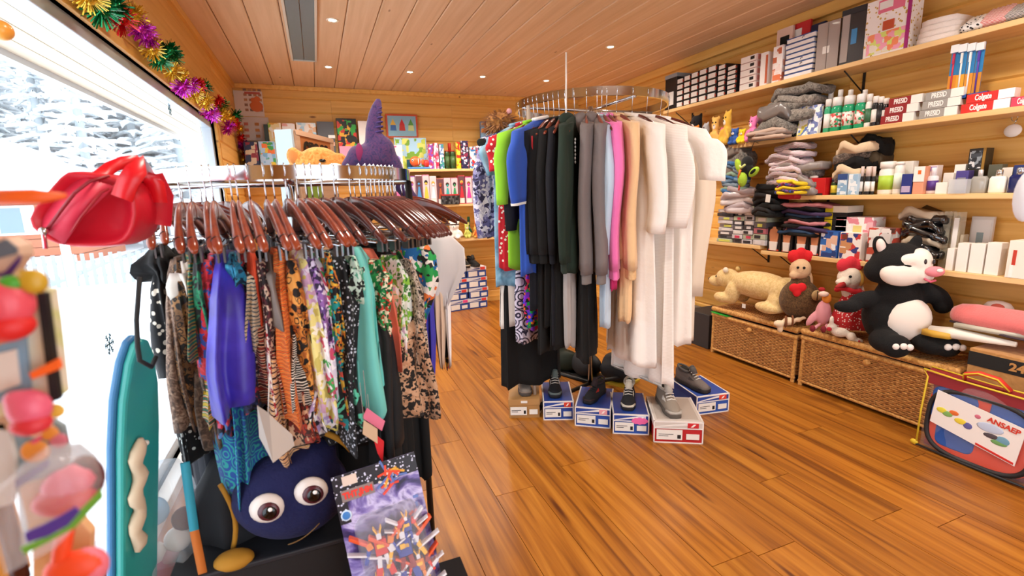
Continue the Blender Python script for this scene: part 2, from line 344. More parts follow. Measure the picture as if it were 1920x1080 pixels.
# snow-laden trees; the outdoor haze is put into their pale colours
HAZE_BARK = plain('a5aeb3', .9); FROST_HAZE = fab('mottle', ['c3d0d6', 'e3eaef', 'ffffff'], 5, .9); FROST_HAZE2 = fab('mottle', ['ccd7dd', 'edf2f5', 'ffffff'], 4, .9, 2)
trees = []
for kk in range(4):
    r = random.Random(50+kk); hh = 11+3*kk % 7
    t = thing('snowy_tree', 'tall snow-laden tree beyond the yard', 'tree', (0, 0, -50), group='snowy trees beyond the window')
    obj('trunk', MB().tube([(0, 0, 0), (.05, 0, hh*.5), (0, .04, hh)], [.17, .12, .03], 8), HAZE_BARK, t)
    bmx = MB(); z = 1.2+kk*.4
    while z < hh:
        L = (.13*(hh-z)+.35)*(.7+.5*r.random())
        for b_ in range(9):
            an = r.random()*2*pi; dz = -.22*L+r.uniform(-.15, .25); pts = []
            n = Vector((cos(an), sin(an), 0)); s = Vector((-sin(an), cos(an), 0))
            vs = []; fs = []
            for i in range(7):
                tt = i/6; c = n*L*tt+Vector((0, 0, z+dz*tt*tt+r.uniform(-.04, .04))); wd = .26*L*(1-tt)*(.3 if i == 0 else 1)*r.uniform(.5, 1)+.02
                vs += [c-s*wd+Vector((0, 0, -.12*wd)), c+Vector((0, 0, .07)), c+s*wd+Vector((0, 0, -.12*wd)), c+Vector((0, 0, -.05))]
                if i: o_ = (i-1)*4; fs += [(o_, o_+1, o_+5, o_+4), (o_+1, o_+2, o_+6, o_+5), (o_+2, o_+3, o_+7, o_+6), (o_+3, o_, o_+4, o_+7)]
            bmx.add(vs, fs, True)
        z += .36
    obj('foliage', bmx, FROST_HAZE if kk % 2 else FROST_HAZE2, t); trees.append((t, tree(t)))
rt = random.Random(5); spots_t = []
for i in range(60):
    a_ = rt.uniform(-.5, .42); d_ = rt.uniform(24, 52)
    ux = P(60+a_*700, 300, 1, d_); spots_t.append((ux.x, d_))
spots_t += [(P(160, 300, 1, 22).x, 22), (P(222, 300, 1, 30).x, 30), (P(255, 300, 1, 26).x, 26), (P(90, 300, 1, 25).x, 25), (P(330, 300, 1, 27).x, 27)]
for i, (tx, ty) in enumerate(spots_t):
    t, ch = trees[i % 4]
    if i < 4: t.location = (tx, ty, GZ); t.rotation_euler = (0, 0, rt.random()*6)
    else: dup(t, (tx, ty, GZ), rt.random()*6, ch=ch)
for px, py in ((318, 205), (205, 645)):      # snowflake stickers on the glass
    c = P(px, py, 0, XL-.054); s = .035 if px > 300 else .04; q = MB()
    for a in range(6):
        an = a*pi/3
        q.box(-.0025, .0025, 0, s, 0, .0012, Matrix.Rotation(pi/2, 4, 'Y') @ Matrix.Rotation(an, 4, 'Z'))
        for tpos in (.45, .75):
            for sg in (-1, 1): q.box(-.002, .002, 0, s*.3, 0, .0012, Matrix.Rotation(pi/2, 4, 'Y') @ Matrix.Rotation(an, 4, 'Z') @ Matrix.Translation((0, s*tpos, 0)) @ Matrix.Rotation(sg*.9, 4, 'Z'))
    tag(obj('snowflake_sticker', q, plain('2f6f86', .5), None, c), 'blue snowflake sticker on the glass ' + ('near the top of the window' if px > 300 else 'low beside the teal sledge'), 'sticker')
# ------------------------------------------------------------------ ceiling fittings
def spot_fit(i, x, y):
    desc = {2: 'ceiling spotlight beside the grey heater panel', 3: 'ceiling spotlight nearest the window in the far row', 4: 'second ceiling spotlight from the window in the far row', 5: 'third ceiling spotlight from the window in the far row',
            6: 'ceiling spotlight in the far row just above the white rack rod', 7: 'ceiling spotlight over the white robes, one row nearer than the far row', 8: 'ceiling spotlight at the top edge above the shelf of boxes'}
    t = thing('ceiling_spotlight', 'small round recessed ' + desc.get(i, 'ceiling spotlight behind the camera'), 'spotlight', (x, y, C), group='recessed ceiling spotlights')
    obj('bezel', MB().lathe([(.026, .004), (.026, -.002), (.036, -.005), (.042, -.002), (.042, .004)], n=24), plain('e8e2d4', .3, .6), t)
    obj('lamp', MB().lathe([(.0, -.001), (.0255, -.001), (.0255, .003), (0, .003)], n=20), plain('fff0d8', .5, emit=14), t)
    l = bpy.data.lights.new('spot', 'SPOT'); l.energy = SPOT_W; l.color = (1, .9, .78); l.spot_size = radians(150); l.spot_blend = .9; l.shadow_soft_size = .05
    o = bpy.data.objects.new('spot_beam', l); COL.objects.link(o); o.location = (x, y, C-.03)
for i, (x, y) in enumerate(SPOTS): spot_fit(i, x, y)
hp = thing('ceiling_heater', 'long dark grey heater panel set between the ceiling planks', 'heater panel', (.02, 3.65, C))
obj('frame', MB().box(-.1, -.085, -1.1, 1.1, -.022, .0).box(.085, .1, -1.1, 1.1, -.022, 0).box(-.1, .1, 1.085, 1.1, -.022, 0).box(-.1, .1, -1.1, -1.085, -.022, 0), plain('d8d6cc', .4, .4), hp)
for s in (-1, 1): obj('panel', MB().box(min(s*.002, s*.085), max(s*.002, s*.085), -1.085, 1.085, -.014, -.001), plain('6d7a7c', .55), hp, bevel=.002)
# ------------------------------------------------------------------ tinsel garland
ga = thing('tinsel_garland', 'looped garland of gold, green, red and magenta tinsel above the window', 'garland')
TI = {'g': 'd9b23a', 'e': '0f7a44', 'r': 'c31c22', 'p': 'c02bb0'}
def tuft(c, r, col, n=150):
    r *= 1.15; mb = MB(); rg = random.Random(int(c.y*1000))
    for i in range(n):
        d = Vector((rg.gauss(0, 1), rg.gauss(0, 1), rg.gauss(0, 1))).normalized(); L = r*rg.uniform(.7, 1.1); s = d.cross(Vector((rg.random(), rg.random(), 1))).normalized()*r*.055
        e = d*L; mb.add([-s, s, e+s*.7, e-s*.7, e*.5+d.cross(s)*.2], [(0, 1, 4), (1, 2, 4), (2, 3, 4), (3, 0, 4)])
    mb.ell((0, 0, 0), r*.45, n=8, m=5)
    return obj('tinsel_tuft', mb, plain(TI[col], .22, .75), ga, c)
gl = [(165, -6, 'g', .05), (190, 18, 'e', .055), (215, 10, 'e', .05), (228, 35, 'r', .055), (250, 28, 'g', .05), (262, 52, 'p', .05), (275, 66, 'p', .05), (285, 92, 'g', .05), (300, 112, 'e', .05), (318, 95, 'e', .055), (325, 108, 'e', .045),
      (322, 132, 'g', .05), (340, 145, 'g', .05), (342, 163, 'p', .05), (358, 158, 'p', .045), (372, 160, 'r', .045), (383, 163, 'e', .05), (366, 175, 'g', .05), (385, 190, 'g', .055), (393, 210, 'p', .055), (400, 216, 'p', .05),
      (410, 190, 'r', .045), (416, 196, 'e', .055), (418, 215, 'g', .055), (430, 223, 'g', .05), (428, 240, 'p', .06), (442, 218, 'e', .065), (441, 232, 'r', .05), (450, 242, 'g', .05), (452, 258, 'r', .045)]
for px, py, c_, r_ in gl:
    q = P(px, py, 0, XL+.07)
    if q.y > YB-.1: q = P(px, py, 1, YB-.12)
    tuft(q, r_, c_)
for px, py, c_, r_ in [(455, 272, 'p', .06), (450, 270, 'p', .05), (458, 290, 'r', .04), (456, 300, 'g', .06), (462, 312, 'g', .05)]: tuft(P(px, py, 1, YB-.12), r_, c_)
cb = thing('orange_bauble', 'orange bauble hanging at the window in the upper left corner', 'bauble', P(3, 57, 0, XL+.06))
obj('ball', MB().ell((0, 0, 0), .022), plain('e79a3c', .3), cb); obj('hook', MB().tube([(0, 0, .02), (0, 0, .12)], .0012, 5), plain('999999', .4, 1), cb)
# ------------------------------------------------------------------ clothes racks
CHROME = plain('c9ccd0', .12, 1); BLACKM = plain('17181a', .45, .3); STEEL = plain('6a6a6e', .35, .8); HW = fab('mottle', ['5c1e0c', '7c2c12', '93401c'], 14, .18, 3)
HWD = fab('mottle', ['3a0f08', '56190c', '6a2412'], 14, .18, 4)
def ring_rack(name, label, c, r, z, band, legc):
    t = thing(name, label, 'clothes rack', (c[0], c[1], 0)); n = 72
    def circ(rad, zz): return [(rad*cos(2*pi*i/n), rad*sin(2*pi*i/n), zz) for i in range(n)]
    rings = [circ(r-.007, z-band/2), circ(r+.007, z-band/2), circ(r+.007, z+band/2), circ(r-.007, z+band/2)]
    mb = MB(); vs = [p for q in rings for p in q]; fs = []
    for a in range(4):
        for i in range(n): j = (i+1) % n; b = (a+1) % 4; fs.append((a*n+i, a*n+j, b*n+j, b*n+i))
    mb.add(vs, fs, True); o = obj('rail', mb, CHROME, t); q = o.modifiers.new('e', 'EDGE_SPLIT')
    obj('spoke', MB().tube([(-r, 0, z-band/2), (r, 0, z-band/2)], .009, 8), CHROME, t); obj('spoke', MB().tube([(0, -r, z-band/2), (0, r, z-band/2)], .009, 8), CHROME, t)
    obj('post', MB().tube([(0, 0, .05), (0, 0, z)], .016, 12), CHROME, t)
    ups = (6.2,) if 'left' in label else (3.3,)
    for a in ups: obj('upright', MB().tube([(r*cos(a), r*sin(a), .03), (r*cos(a), r*sin(a), z-band/2)], .011, 10), BLACKM if 'left' in label else plain('c8b8a8', .4), t)
    for k in range(4):
        a = k*pi/2+legc; obj('leg', MB().tube([(0, 0, .09), (r*.9*cos(a), r*.9*sin(a), .05), (r*.98*cos(a), r*.98*sin(a), .012)], .014, 10), BLACKM, t)
    return t
AC, AR, AZ = (-.06, 1.62), .34, 1.42
BC, BR, BZ = (1.60, 2.68), .45, 1.865
ring_rack('round_clothes_rack', 'round chrome clothes rack at left full of swimwear and pareos', AC, AR, AZ, .032, .6)
ring_rack('round_clothes_rack', 'tall round chrome rack in the middle holding shirts and robes', BC, BR, BZ, .046, .2)
tag(obj('white_rod', MB().tube([(0, 0, 0), (.004, 0, .42)], .0045, 8), plain('f2eee6', .3), None, P(1061.5, 262, 1, 2.3)), 'thin white vertical rod standing above the middle rack', 'rod')
def proj(p):
    q = Vector(p)-EYE; d = q.dot(_fw); return (960+FPX*q.dot(CR)/d, 540-FPX*q.dot(CU)/d)
def theta_for(c, r, z, px, lo, hi):
    best = None
    for i in range(400):
        a = lo+(hi-lo)*i/399; e = abs(proj((c[0]+r*cos(a), c[1]+r*sin(a), z))[0]-px)
        if best is None or e < best[0]: best = (e, a)
    return best[1]
HP = {}; LASTH = []
def hanger(rack, a, z, c, r, tw=0, dark=False, clips=False, half=.215, drop=.085, tilt=0):
    """wooden hanger: hook over the rail, curved shoulder bar, crossbar or clips; local X points out of the ring"""
    key = (dark, clips, half); dz = -.055 if rack == 1 else .0
    loc = (c[0]+r*cos(a), c[1]+r*sin(a), z+.016)
    lab = {0: 'glossy reddish brown wooden hanger hooked on the left round rack', 1: 'wooden hanger holding clothes on the middle round rack'}[rack]
    if (rack, key) in HP:
        return dup(HP[(rack, key)][0], loc, (tilt, 0, a+tw), ch=HP[(rack, key)][1])
    t = thing('clothes_hanger', lab, 'hanger', loc, (tilt, 0, a+tw), group=('hangers on the left rack', 'hangers on the middle rack')[rack])
    hk = [(.0, 0, -.088)]+[(0, 0, -.06), (-.002, 0, -.045)]+[(.009*cos(q)-.0, 0, -.012+.0+.016*sin(q)) for q in [-.9, -.3, .3, .9, 1.5, 2.1, 2.7, 3.2]]
    hk = [(x, y, q+(dz if q < -.02 and i < 3 else 0)) for i, (x, y, q) in enumerate(hk)]; obj('hook', MB().tube(hk, .0019, 6), CHROME, t)
    mb = MB()
    for s in (-1, 1):
        rings = []
        for i in range(15):
            u = i/14; x = s*half*u; zz = dz-.092-drop*(u**1.35)+.012*sin(pi*u); hh = .014*(1-u)+.0095; tt = .006+.0045*u**2; cy = .018*u*u
            if i == 14: hh *= .55; tt *= .6
            if i == 13: hh *= .9
            rings.append([(x, cy+tt*cos(2*pi*j/10), zz-hh*.3+hh*sin(2*pi*j/10)) for j in range(10)])
        mb.loft(rings)
    obj('shoulder_bar', mb, HWD if dark else HW, t)
    for s in (-1, 1): obj('end_ring', MB().tube([(s*half*.84, .012, dz-.092-drop*.78), (s*half*.85, .013, dz-.092-drop*.795)], .0112, 10), plain('2e0c06', .3), t)
    zb = dz-.1-drop*.95
    obj('bar', MB().tube([(-half*.85, .012, zb), (half*.85, .012, zb)], .0028, 6), CHROME, t)
    if clips:
        for s in (-1, 1):
            q = MB().box(s*half*.55-.012, s*half*.55+.012, .004, .008, zb-.03, zb+.004).box(s*half*.55-.012, s*half*.55+.012, .016, .020, zb-.03, zb+.004).tube([(s*half*.55-.01, .012, zb), (s*half*.55+.01, .012, zb)], .006, 8)
            obj('clip', q, STEEL, t)
    HP[(rack, key)] = (t, tree(t)); return t
def cloth(prof, folds=5, amp=.35, n=56, seed=0, sway=.0, thick=True, twist=0, point=0, offx=0):
    """hanging cloth as a closed folded sleeve; prof = (z, half width, half thickness[, centre x])"""
    rg = random.Random(seed); ph = [rg.uniform(0, 6.3) for _ in range(6)]; mb = MB(); rings = []
    zs = []
    for (a, b) in zip(prof, prof[1:]):
        steps = max(2, int(abs(b[0]-a[0])/.035))
        for i in range(steps):
            u = i/steps; zs.append([a[k]*(1-u)+b[k]*u for k in range(3)]+[(a[3] if len(a) > 3 else 0)*(1-u)+(b[3] if len(b) > 3 else 0)*u])
    a = prof[-1]; zs.append(list(a[:3])+[a[3] if len(a) > 3 else 0])
    z0, z1 = prof[0][0], prof[-1][0]
    for (z, hw, ht, cx) in zs:
        v = (z0-z)/(z0-z1+1e-9); A = amp*min(1, .15+v*1.2); r = []
        tw = twist*v; sx = sway*sin(v*4+ph[0])*v
        for j in range(n):
            t = 2*pi*j/n; c_, s_ = cos(t), sin(t)
            ex = (abs(c_)**.8)*(1 if c_ > 0 else -1)
            f = 1+A*(.5*cos(folds*t+ph[1]+v*.8)+.35*cos((folds+3)*t+ph[2]-v*1.1)+.2*cos(11*t+ph[5]))
            x = hw*ex*(1+.08*A*cos(3*t+ph[3]))+min(hw*.22, ht*.55)*A*cos(9*t+ph[3]+v*.6); y = ht*s_*f + A*ht*.8*sin(3.5*ex*2+ph[4]+v*1.4)
            zz = z + (.012*sin(folds*t+ph[5])*v if v > .9 else 0) - point*max(0, v-.75)*4*ex*.5
            r.append((cx+offx+sx+x*cos(tw)-y*sin(tw), y*cos(tw)+x*sin(tw), zz))
        rings.append(r)
    mb.loft(rings); return mb
def sleeve(s, x, z, L, w, th, seed=0, inward=.02, fw=0, cuff=.0, u0=0, u1=1, k=1, out=0):
    rg = random.Random(seed); pts = 10; rings = []; mb = MB(); n = 18
    for i in range(pts+1):
        u = u0+(u1-u0)*i/pts; cx = s*(x-.03+.055*min(1, u*3)-inward*u+out*u+.012*sin(u*5+seed)); cz = z-L*u-.0+(.02 if u < .1 else 0); ww = w*(1-.3*u)*(1+.045*sin(u*7+seed)); tt = th*(1-.1*u)*(1+.08*sin(u*6+seed*2))
        ww *= k; tt *= k
        rings.append([(cx+ww*cos(2*pi*j/n), fw*u+.006*sin(u*6+seed)+tt*sin(2*pi*j/n)*(1+.3*cos(3*2*pi*j/n+seed)), cz-.3*ww*cos(2*pi*j/n)*s*(1 if u < .15 else .35)) for j in range(n)])
    return mb.loft(rings)
def place(name, label, cat, c, r, z, a, tw=0, group=None, tilt=0):
    return thing(name, label, cat, (c[0]+r*cos(a), c[1]+r*sin(a), z+.016), (tilt, 0, a+tw), group)
# ---- middle rack: shirts, hoodies, robes (hook pixel, colour material, body length, sleeve length, extra)
def shirt(label, a, mat, L, sl, hw=.19, th=.028, sw=.062, cat='shirt', name='shirt', collar=None, cuff=None, trim=None, folds=4, seed=0, hood=False, tw=0, dz=0, rc=None, wide=0, out=0, ro=0, famp=.3, placket=None, logo=None):
    c, r, z = rc or (BC, BR, BZ)
    if LASTH and LASTH[0]['category'] == 'hanger': LASTH[0]['label'] = ' '.join(('wooden hanger carrying the '+label).split()[:16]); LASTH.clear()
    sw *= 1.16; t = place(name, label, cat, c, r+ro, z+dz, a, tw)
    top = -.145
    prof = [(top, .045, .02), (top-.02, .09, th*.9), (top-.05, hw*.82, th), (top-.1, hw, th*1.1), (top-.3, hw*.96, th*1.15), (top-L*.7, hw*(1.0+wide*.5), th*1.3), (top-L, hw*(1.02+wide), th*1.5)]
    obj('body', cloth(prof, folds, famp, seed=seed), mat, t)
    for s in (-1, 1):
        obj('sleeve', sleeve(s, hw, top-.07, sl, sw, th*1.15, seed+s, out=out), mat, t)
        if cuff: obj('cuff', sleeve(s, hw, top-.07, sl, sw, th*1.15, seed+s, u0=1.0, u1=1+.05/sl, k=.82), cuff, t)
        if trim: obj('cuff_trim', sleeve(s, hw, top-.07, sl, sw, th*1.15, seed+s, u0=.975, u1=1.01, k=1.05), trim, t)
    if hood: obj('hood', MB().ell((.0, -.03, top-.03), (.085, .05, .06)), mat, t)
    else:
        cr = [(.055*cos(q), .026*sin(q), top+.012-.012*cos(q)) for q in [2*pi*i/16 for i in range(17)]]
        obj('collar', MB().tube(cr, .009, 6), collar or mat, t)
    if placket: obj('placket', MB().box(-.012, .012, -th*1.35, -th*1.2, top-.2, top-.03), placket, t)
    return t
def th_B(px, back=False):
    a0, a1 = (radians(150), radians(330)) if not back else (radians(-30), radians(150))
    return theta_for(BC, BR, BZ, px, a0, a1)
NAVY = plain('0b0d18', .95); BLK = plain('070708', .95); WHT = plain('f6f1ec', .9, sheen=.2, bump=.9, bscale=28); TOWEL = fab('stripes', ['f6f1ec', 'ebe4de'], 40, .95)
CREAM = plain('e6c193', .9, sheen=.2, bump=.9, bscale=30); GRY = plain('787070', .95, bump=.9, bscale=30); PINK = plain('e872b4', .9, sheen=.2, bump=.9, bscale=30); MAG = plain('c02a6a', .9); PALE = plain('b9cde0', .9)
PAIS = fab('floral', ['d9d6e2', '5a5788', 'b9b6cc', '2a2548', '8d8ab5'], 26, seed=2); PAIS2 = fab('mandala', ['cfcbe0', '1f1b3a'], 14, seed=5)
BL2 = fab('mottle', ['4f86a6', '7fb0cc', 'a5cbdc'], 9, seed=3)
def hB(a, dark=False, **k):
    LASTH[:] = [hanger(1, a, BZ, BC, BR, dark=dark, **k)]
B = []
a = th_B(974); hB(a); t = place('paisley_dress', 'purple and white paisley dress at the left end of the middle rack', 'dress', BC, BR, BZ, a)
A_L = radians(178)
def body_piece(label, name, cat, a, mat, prof, folds=5, amp=.4, seed=0, rc=None, tw=0, part=None, point=0, n=56, twist=0):
    c, r, z = rc or (BC, BR, BZ); c = (c[0], c[1])
    o = obj(name, cloth(prof, folds, amp, n, seed, point=point, twist=twist), mat, None, (c[0]+r*cos(a), c[1]+r*sin(a), z+.016), (0, 0, a+tw)); return tag(o, label, cat)
bpy.data.objects.remove(t)
shirt('purple and white paisley long-sleeved blouse at the left end of the middle rack', a+.12, PAIS, .62, .55, hw=.2, sw=.056, seed=3, ro=.05, name='blouse')
body_piece('white trousers hanging at the far left of the middle rack', 'white_trousers', 'trousers', th_B(974)+.2, plain('e3ddd5', .9), [(-.5, .15, .03), (-.9, .19, .03), (-1.3, .21, .035)], 3, .25, 11)
a = th_B(985); hB(a)
t_ = shirt('light blue mottled beach dress with a round dark badge near the left end', a+.02, BL2, .9, .2, hw=.17, sw=.055, seed=5, ro=.05, name='beach_dress', cat='dress')
obj('badge', MB().ell((.235, -.03, -.24), (.012, .02, .02)).ell((.235, .0, -.24), (.03, .006, .02)), plain('14201c', .7), t_)
o = body_piece('black velvety long skirt hanging low at the left of the middle rack', 'black_skirt', 'skirt', th_B(978)+.1, BLK, [(-.78, .16, .035), (-1.1, .19, .05), (-1.68, .2, .06)], 5, .35, 12)
body_piece('dark purple and white floral trousers below the blue dress', 'floral_trousers', 'trousers', th_B(1000)+.0, PAIS2, [(-.85, .15, .04), (-1.1, .17, .04), (-1.38, .16, .04)], 5, .35, 13)
a = th_B(992); hB(a); shirt('red shirt with small white flowers beside the lime shirt', a, fab('dots', ['f5e6e6', 'c8102a'], 42, seed=2), .8, .18, hw=.18, seed=7, ro=.03)
a = th_B(1000); hB(a); shirt('lime green short-sleeved shirt near the left end of the rack', a+.06, plain('8fd426', .85, sheen=.2), .78, .36, hw=.2, sw=.062, seed=8, ro=.04)
a = th_B(1008); hB(a); shirt('black shirt between the lime shirt and the blue polo', a, NAVY, .74, .5, seed=9)
body_piece('multicolour sequinned tunic peeping below the black shirts', 'sequin_tunic', 'tunic', th_B(1004)+.12, fab('art', ['e01f5a', '1f3fd0', '12a04a', '7a1fd0', 'f07010', '101018'], 60), [(-.85, .15, .03), (-1.12, .19, .04), (-1.28, .16, .03)], 5, .3, 14)
a = th_B(1020); hB(a); shirt('royal blue polo shirt with white collar and cuff trim', a+.05, plain('2350b5', .85, sheen=.2), .8, .36, hw=.19, sw=.075, seed=10, ro=.07, collar=plain('f0eeea', .8), trim=plain('f0eeea', .8), name='polo_shirt')
for i, (px, lab, mt, L) in enumerate([(1028, 'dark navy shirt just right of the blue polo', NAVY, 1.0), (1038, 'black jacket second to the right of the blue polo', BLK, 1.25), (1048, 'black jacket with a red side stripe in the dark group', BLK, 1.1), (1060, 'navy fleece jacket left of the green jacket', NAVY, 1.2)]):
    a = th_B(px); hB(a); t = shirt(lab, a, mt, L, .62, seed=20+i, sw=.055, cuff=mt)
    if i == 2: obj('stripe', MB().box(.2, .226, -.05, -.042, -.78, -.24), plain('a01018', .8), t)
a = th_B(1077); hB(a); shirt('dark green zipped jacket with navy panel left of the grey hoodies', a, plain('1b2c22', .95), .78, .66, hw=.19, sw=.068, seed=30, ro=.04, cuff=plain('1b2a22', .9), hood=True, name='jacket', cat='jacket', placket=plain('5a6a50', .6))
a = th_B(1077)
o = body_piece('light grey sweatpants leg hanging below the green jacket', 'grey_sweatpants', 'trousers', a+.0, plain('a39d9b', .95, sheen=.2), [(-.8, .065, .03, .13), (-1.1, .06, .03, .14), (-1.3, .045, .026, .15), (-1.34, .036, .024, .15)], 3, .2, 15)
body_piece('black trousers hanging deep in the middle rack', 'black_trousers', 'trousers', th_B(1060), BLK, [(-.8, .19, .04), (-1.35, .2, .05)], 3, .3, 16)
body_piece('black track pants with white piping behind the grey hoodies', 'track_pants', 'trousers', th_B(1100), BLK, [(-.8, .19, .04), (-1.42, .19, .05)], 3, .3, 17)
for i, (px, lab) in enumerate([(1100, 'dark grey hoodie with a white chest print, left of the two'), (1120, 'dark grey hoodie next to the pale blue top')]):
    a = th_B(px); hB(a); t = shirt(lab, a, GRY, .78, .72, hw=.19, sw=.055, seed=32+i, cuff=plain('7a7473', .95), name='hoodie', cat='hoodie', hood=True)
    if not i:
        for q in range(7): obj('print', MB().ell((.19+.012*(q % 2), -.045, -.27-.018*q), (.012, .004, .008)), plain('d8d8d8', .6), t)
a = th_B(1128); hB(a); shirt('pale blue sweatshirt between the grey and pink ones', a, PALE, .8, .62, hw=.185, sw=.05, seed=36, name='sweatshirt')
body_piece('pale blue trousers leg hanging under the pale blue sweatshirt', 'pale_blue_trousers', 'trousers', th_B(1128), PALE, [(-.82, .055, .025, .14), (-1.22, .05, .025, .15)], 3, .2, 18)
a = th_B(1137); hB(a); shirt('bright pink sweatshirt in the middle of the rack', a, PINK, .7, .7, hw=.2, sw=.06, seed=37, cuff=PINK, name='sweatshirt')
body_piece('magenta trousers leg hanging under the pink sweatshirt', 'magenta_trousers', 'trousers', th_B(1137), MAG, [(-.74, .055, .025, .15), (-1.02, .045, .022, .16)], 3, .2, 19)
a = th_B(1157); hB(a); shirt('beige sweatshirt with ribbed cuff right of the pink one', a, CREAM, .72, .7, hw=.2, sw=.064, seed=38, cuff=plain('e0b988', .95, bump=.8, bscale=200), name='sweatshirt')
body_piece('beige sweatpants legs hanging under the beige sweatshirt', 'beige_sweatpants', 'trousers', th_B(1157), CREAM, [(-.76, .06, .03, .14), (-1.15, .05, .028, .15), (-1.2, .04, .026, .15)], 3, .2, 20)
a = th_B(1186); hB(a, dark=True); shirt('white waffle bathrobe with wide sleeve, left of the two nearest robes', a, WHT, 1.31, .52, hw=.20, sw=.085, th=.035, seed=40, name='bathrobe', cat='bathrobe', wide=.15, folds=8, famp=.55)
a = th_B(1214); hB(a, dark=True); shirt('white towelling bathrobe nearest the camera with belt hanging to the shoe boxes', a, TOWEL, 1.44, .50, hw=.20, sw=.09, th=.035, seed=41, name='bathrobe', cat='bathrobe', wide=.1, folds=8, famp=.55)
a = th_B(1232)+.1; hB(a, dark=True); shirt('white bathrobe at the right end with its short wide sleeve sticking out', a, WHT, 1.25, .27, hw=.20, sw=.085, th=.035, seed=42, name='bathrobe', cat='bathrobe', wide=.02, folds=8, famp=.5, out=.10)
a = th_B(1238)+.45; hB(a, dark=True); shirt('cream white bathrobe behind at the right end of the rack', a, plain('e9dccb', .9), 1.3, .95, hw=.19, sw=.06, th=.035, seed=43, name='bathrobe', cat='bathrobe')
# far side of the ring: dark coats only glimpsed between the near ones
for i, aa in enumerate((40, 70, 100, 130)):
    a = radians(aa); hB(a); shirt('dark coat on the far side of the middle rack', a, (NAVY, BLK)[i % 2], 1.0, .6, seed=50+i)['group'] = 'coats on the far side of the middle rack'
fm = P(938, 232, 1, 2.72)
t = thing('fur_hat', 'brown fur hat with a pink tip hung on the left end of the middle rack', 'hat', fm)
FUR = fab('mottle', ['7a4a1c', 'a86f34', 'c9924f'], 40, .95, 6)
q = MB()
for i in range(420):
    d = Vector((RNG.gauss(0, 1), RNG.gauss(0, 1), RNG.gauss(0, .8))).normalized(); b_ = Vector((d.x*.075, d.y*.06, d.z*.055)); s = d.cross(Vector((0, 0, 1))).normalized()*.008
    e = b_*1.55+Vector((RNG.uniform(-.01, .01), 0, -.015)); q.add([b_*.8-s, b_*.8+s, e], [(0, 1, 2)])
obj('fur', q, FUR, t); obj('crown', MB().ell((0, 0, 0), (.075, .06, .055)), FUR, t); obj('tail', MB().tube([(.02, 0, -.04), (.03, 0, -.1), (.02, -.01, -.14)], [.03, .028, .01], 10), FUR, t)
t.scale = (1.15, 1.15, 1.15); obj('tip', MB().ell((.05, 0, .06), (.014, .012, .016)), plain('eab0b8', .8), t)

# ---- left rack: swimwear and pareos
def th_A(px): return theta_for(AC, AR, AZ, px, radians(172), radians(352))
def hA(a, **k):
    hanger(0, a, AZ, AC, AR, tw=RNG.uniform(-.06, .06), **k)
DXS = [(283, -16), (351, -6), (393, -2), (440, 12), (493, 24), (532, 42), (570, 60), (602, 72), (653, 95), (690, 112), (736, 95)]
def dirA(px):
    """direction in which the outer end of a hanger on the near side points"""
    for (x0, d0), (x1, d1) in zip(DXS, DXS[1:]):
        if px <= x1: break
    u = max(0, min(1, (px-x0)/(x1-x0))); dx = d0*(1-u)+d1*u; a = th_A(px); best = None
    ph, pv = (AC[0]+AR*cos(a), AC[1]+AR*sin(a)), None
    for i in range(200):
        f = radians(200+170*i/199); q = proj((ph[0]+.215*cos(f), ph[1]+.215*sin(f), AZ-.15)); e = abs(q[0]-px-dx)
        if best is None or e < best[0]: best = (e, f)
    return best[1]
hooks = [283, 307, 332, 351, 380, 393, 428, 440, 463, 493, 510, 532, 554, 570, 582, 602, 625, 653, 673, 685, 693, 701, 709, 716, 723, 730, 736]
ORD = 'first second third fourth fifth sixth seventh eighth ninth tenth eleventh twelfth thirteenth fourteenth'.split()
for i, px in enumerate(hooks):
    h_ = hanger(0, th_A(px), AZ, AC, AR, tw=dirA(px)-th_A(px)+RNG.uniform(-.03, .03), clips=i % 3 != 1, dark=(i > 14)); h_['label'] = 'reddish brown wooden hanger, %s from the %s on the near side of the left rack' % (ORD[i] if i < 14 else ORD[26-i], 'left' if i < 14 else 'right')
for px, cl in ((300, 0), (345, 1), (420, 0)):
    pass
for key_ in [k for k in HP if k[0] == 0]: HP[key_] = (HP[key_][0].copy(), HP[key_][1]); HP[key_][0]['label'] = 'wooden hanger on the far side of the left round rack'
for dg in (5, 12, 20, 28, 36, 45, 55, 66, 78, 90, 103, 117, 131, 145, 158): hA(radians(dg), clips=dg % 2 == 0, dark=True)
rcA = (AC, AR, AZ)
def lowz(py, px, d=1.0):       # height of a pixel at distance d along Y
    return P(px, py, 1, d).z
_fab = fab
def strip(label, px, mat, ybot, ytop=468, hw=.13, ht=.02, cat='swimsuit', name='swimsuit', folds=5, amp=.85, dx=0, wb=1.0, seed=0, tip=0, tw=0, cx=.0, tb=1.0):
    """narrow garment below the hanger; the top and bottom are given by the photograph's rows"""
    a = th_A(px)+dx; ht *= 1.2; tb *= .9; q = (AC[0]+(AR+.0)*cos(a), AC[1]+(AR)*sin(a)); pr_ = proj((q[0], q[1], AZ)); d = q[1]-.05
    zt = P(px, ytop, 1, d).z-AZ-.016; zb = P(px, ybot, 1, d).z-AZ-.016
    prof = [(zt, hw*.45, ht*.5, cx), (zt-.03, hw*.7, ht*.8, cx), (zt*.75+zb*.25, hw, ht, cx), (zt*.4+zb*.6, hw*(.5+.5*wb), ht*(.5+.5*tb)*1.2, cx), (zb, hw*wb, ht*tb*1.25, cx)]
    if tip: prof.append((zb-tip, hw*.12, ht*.3, cx+hw*.5))
    return body_piece(label, name, cat, a, mat, prof, folds, amp, seed, rcA, dirA(px)-a+tw)
_f0 = fab
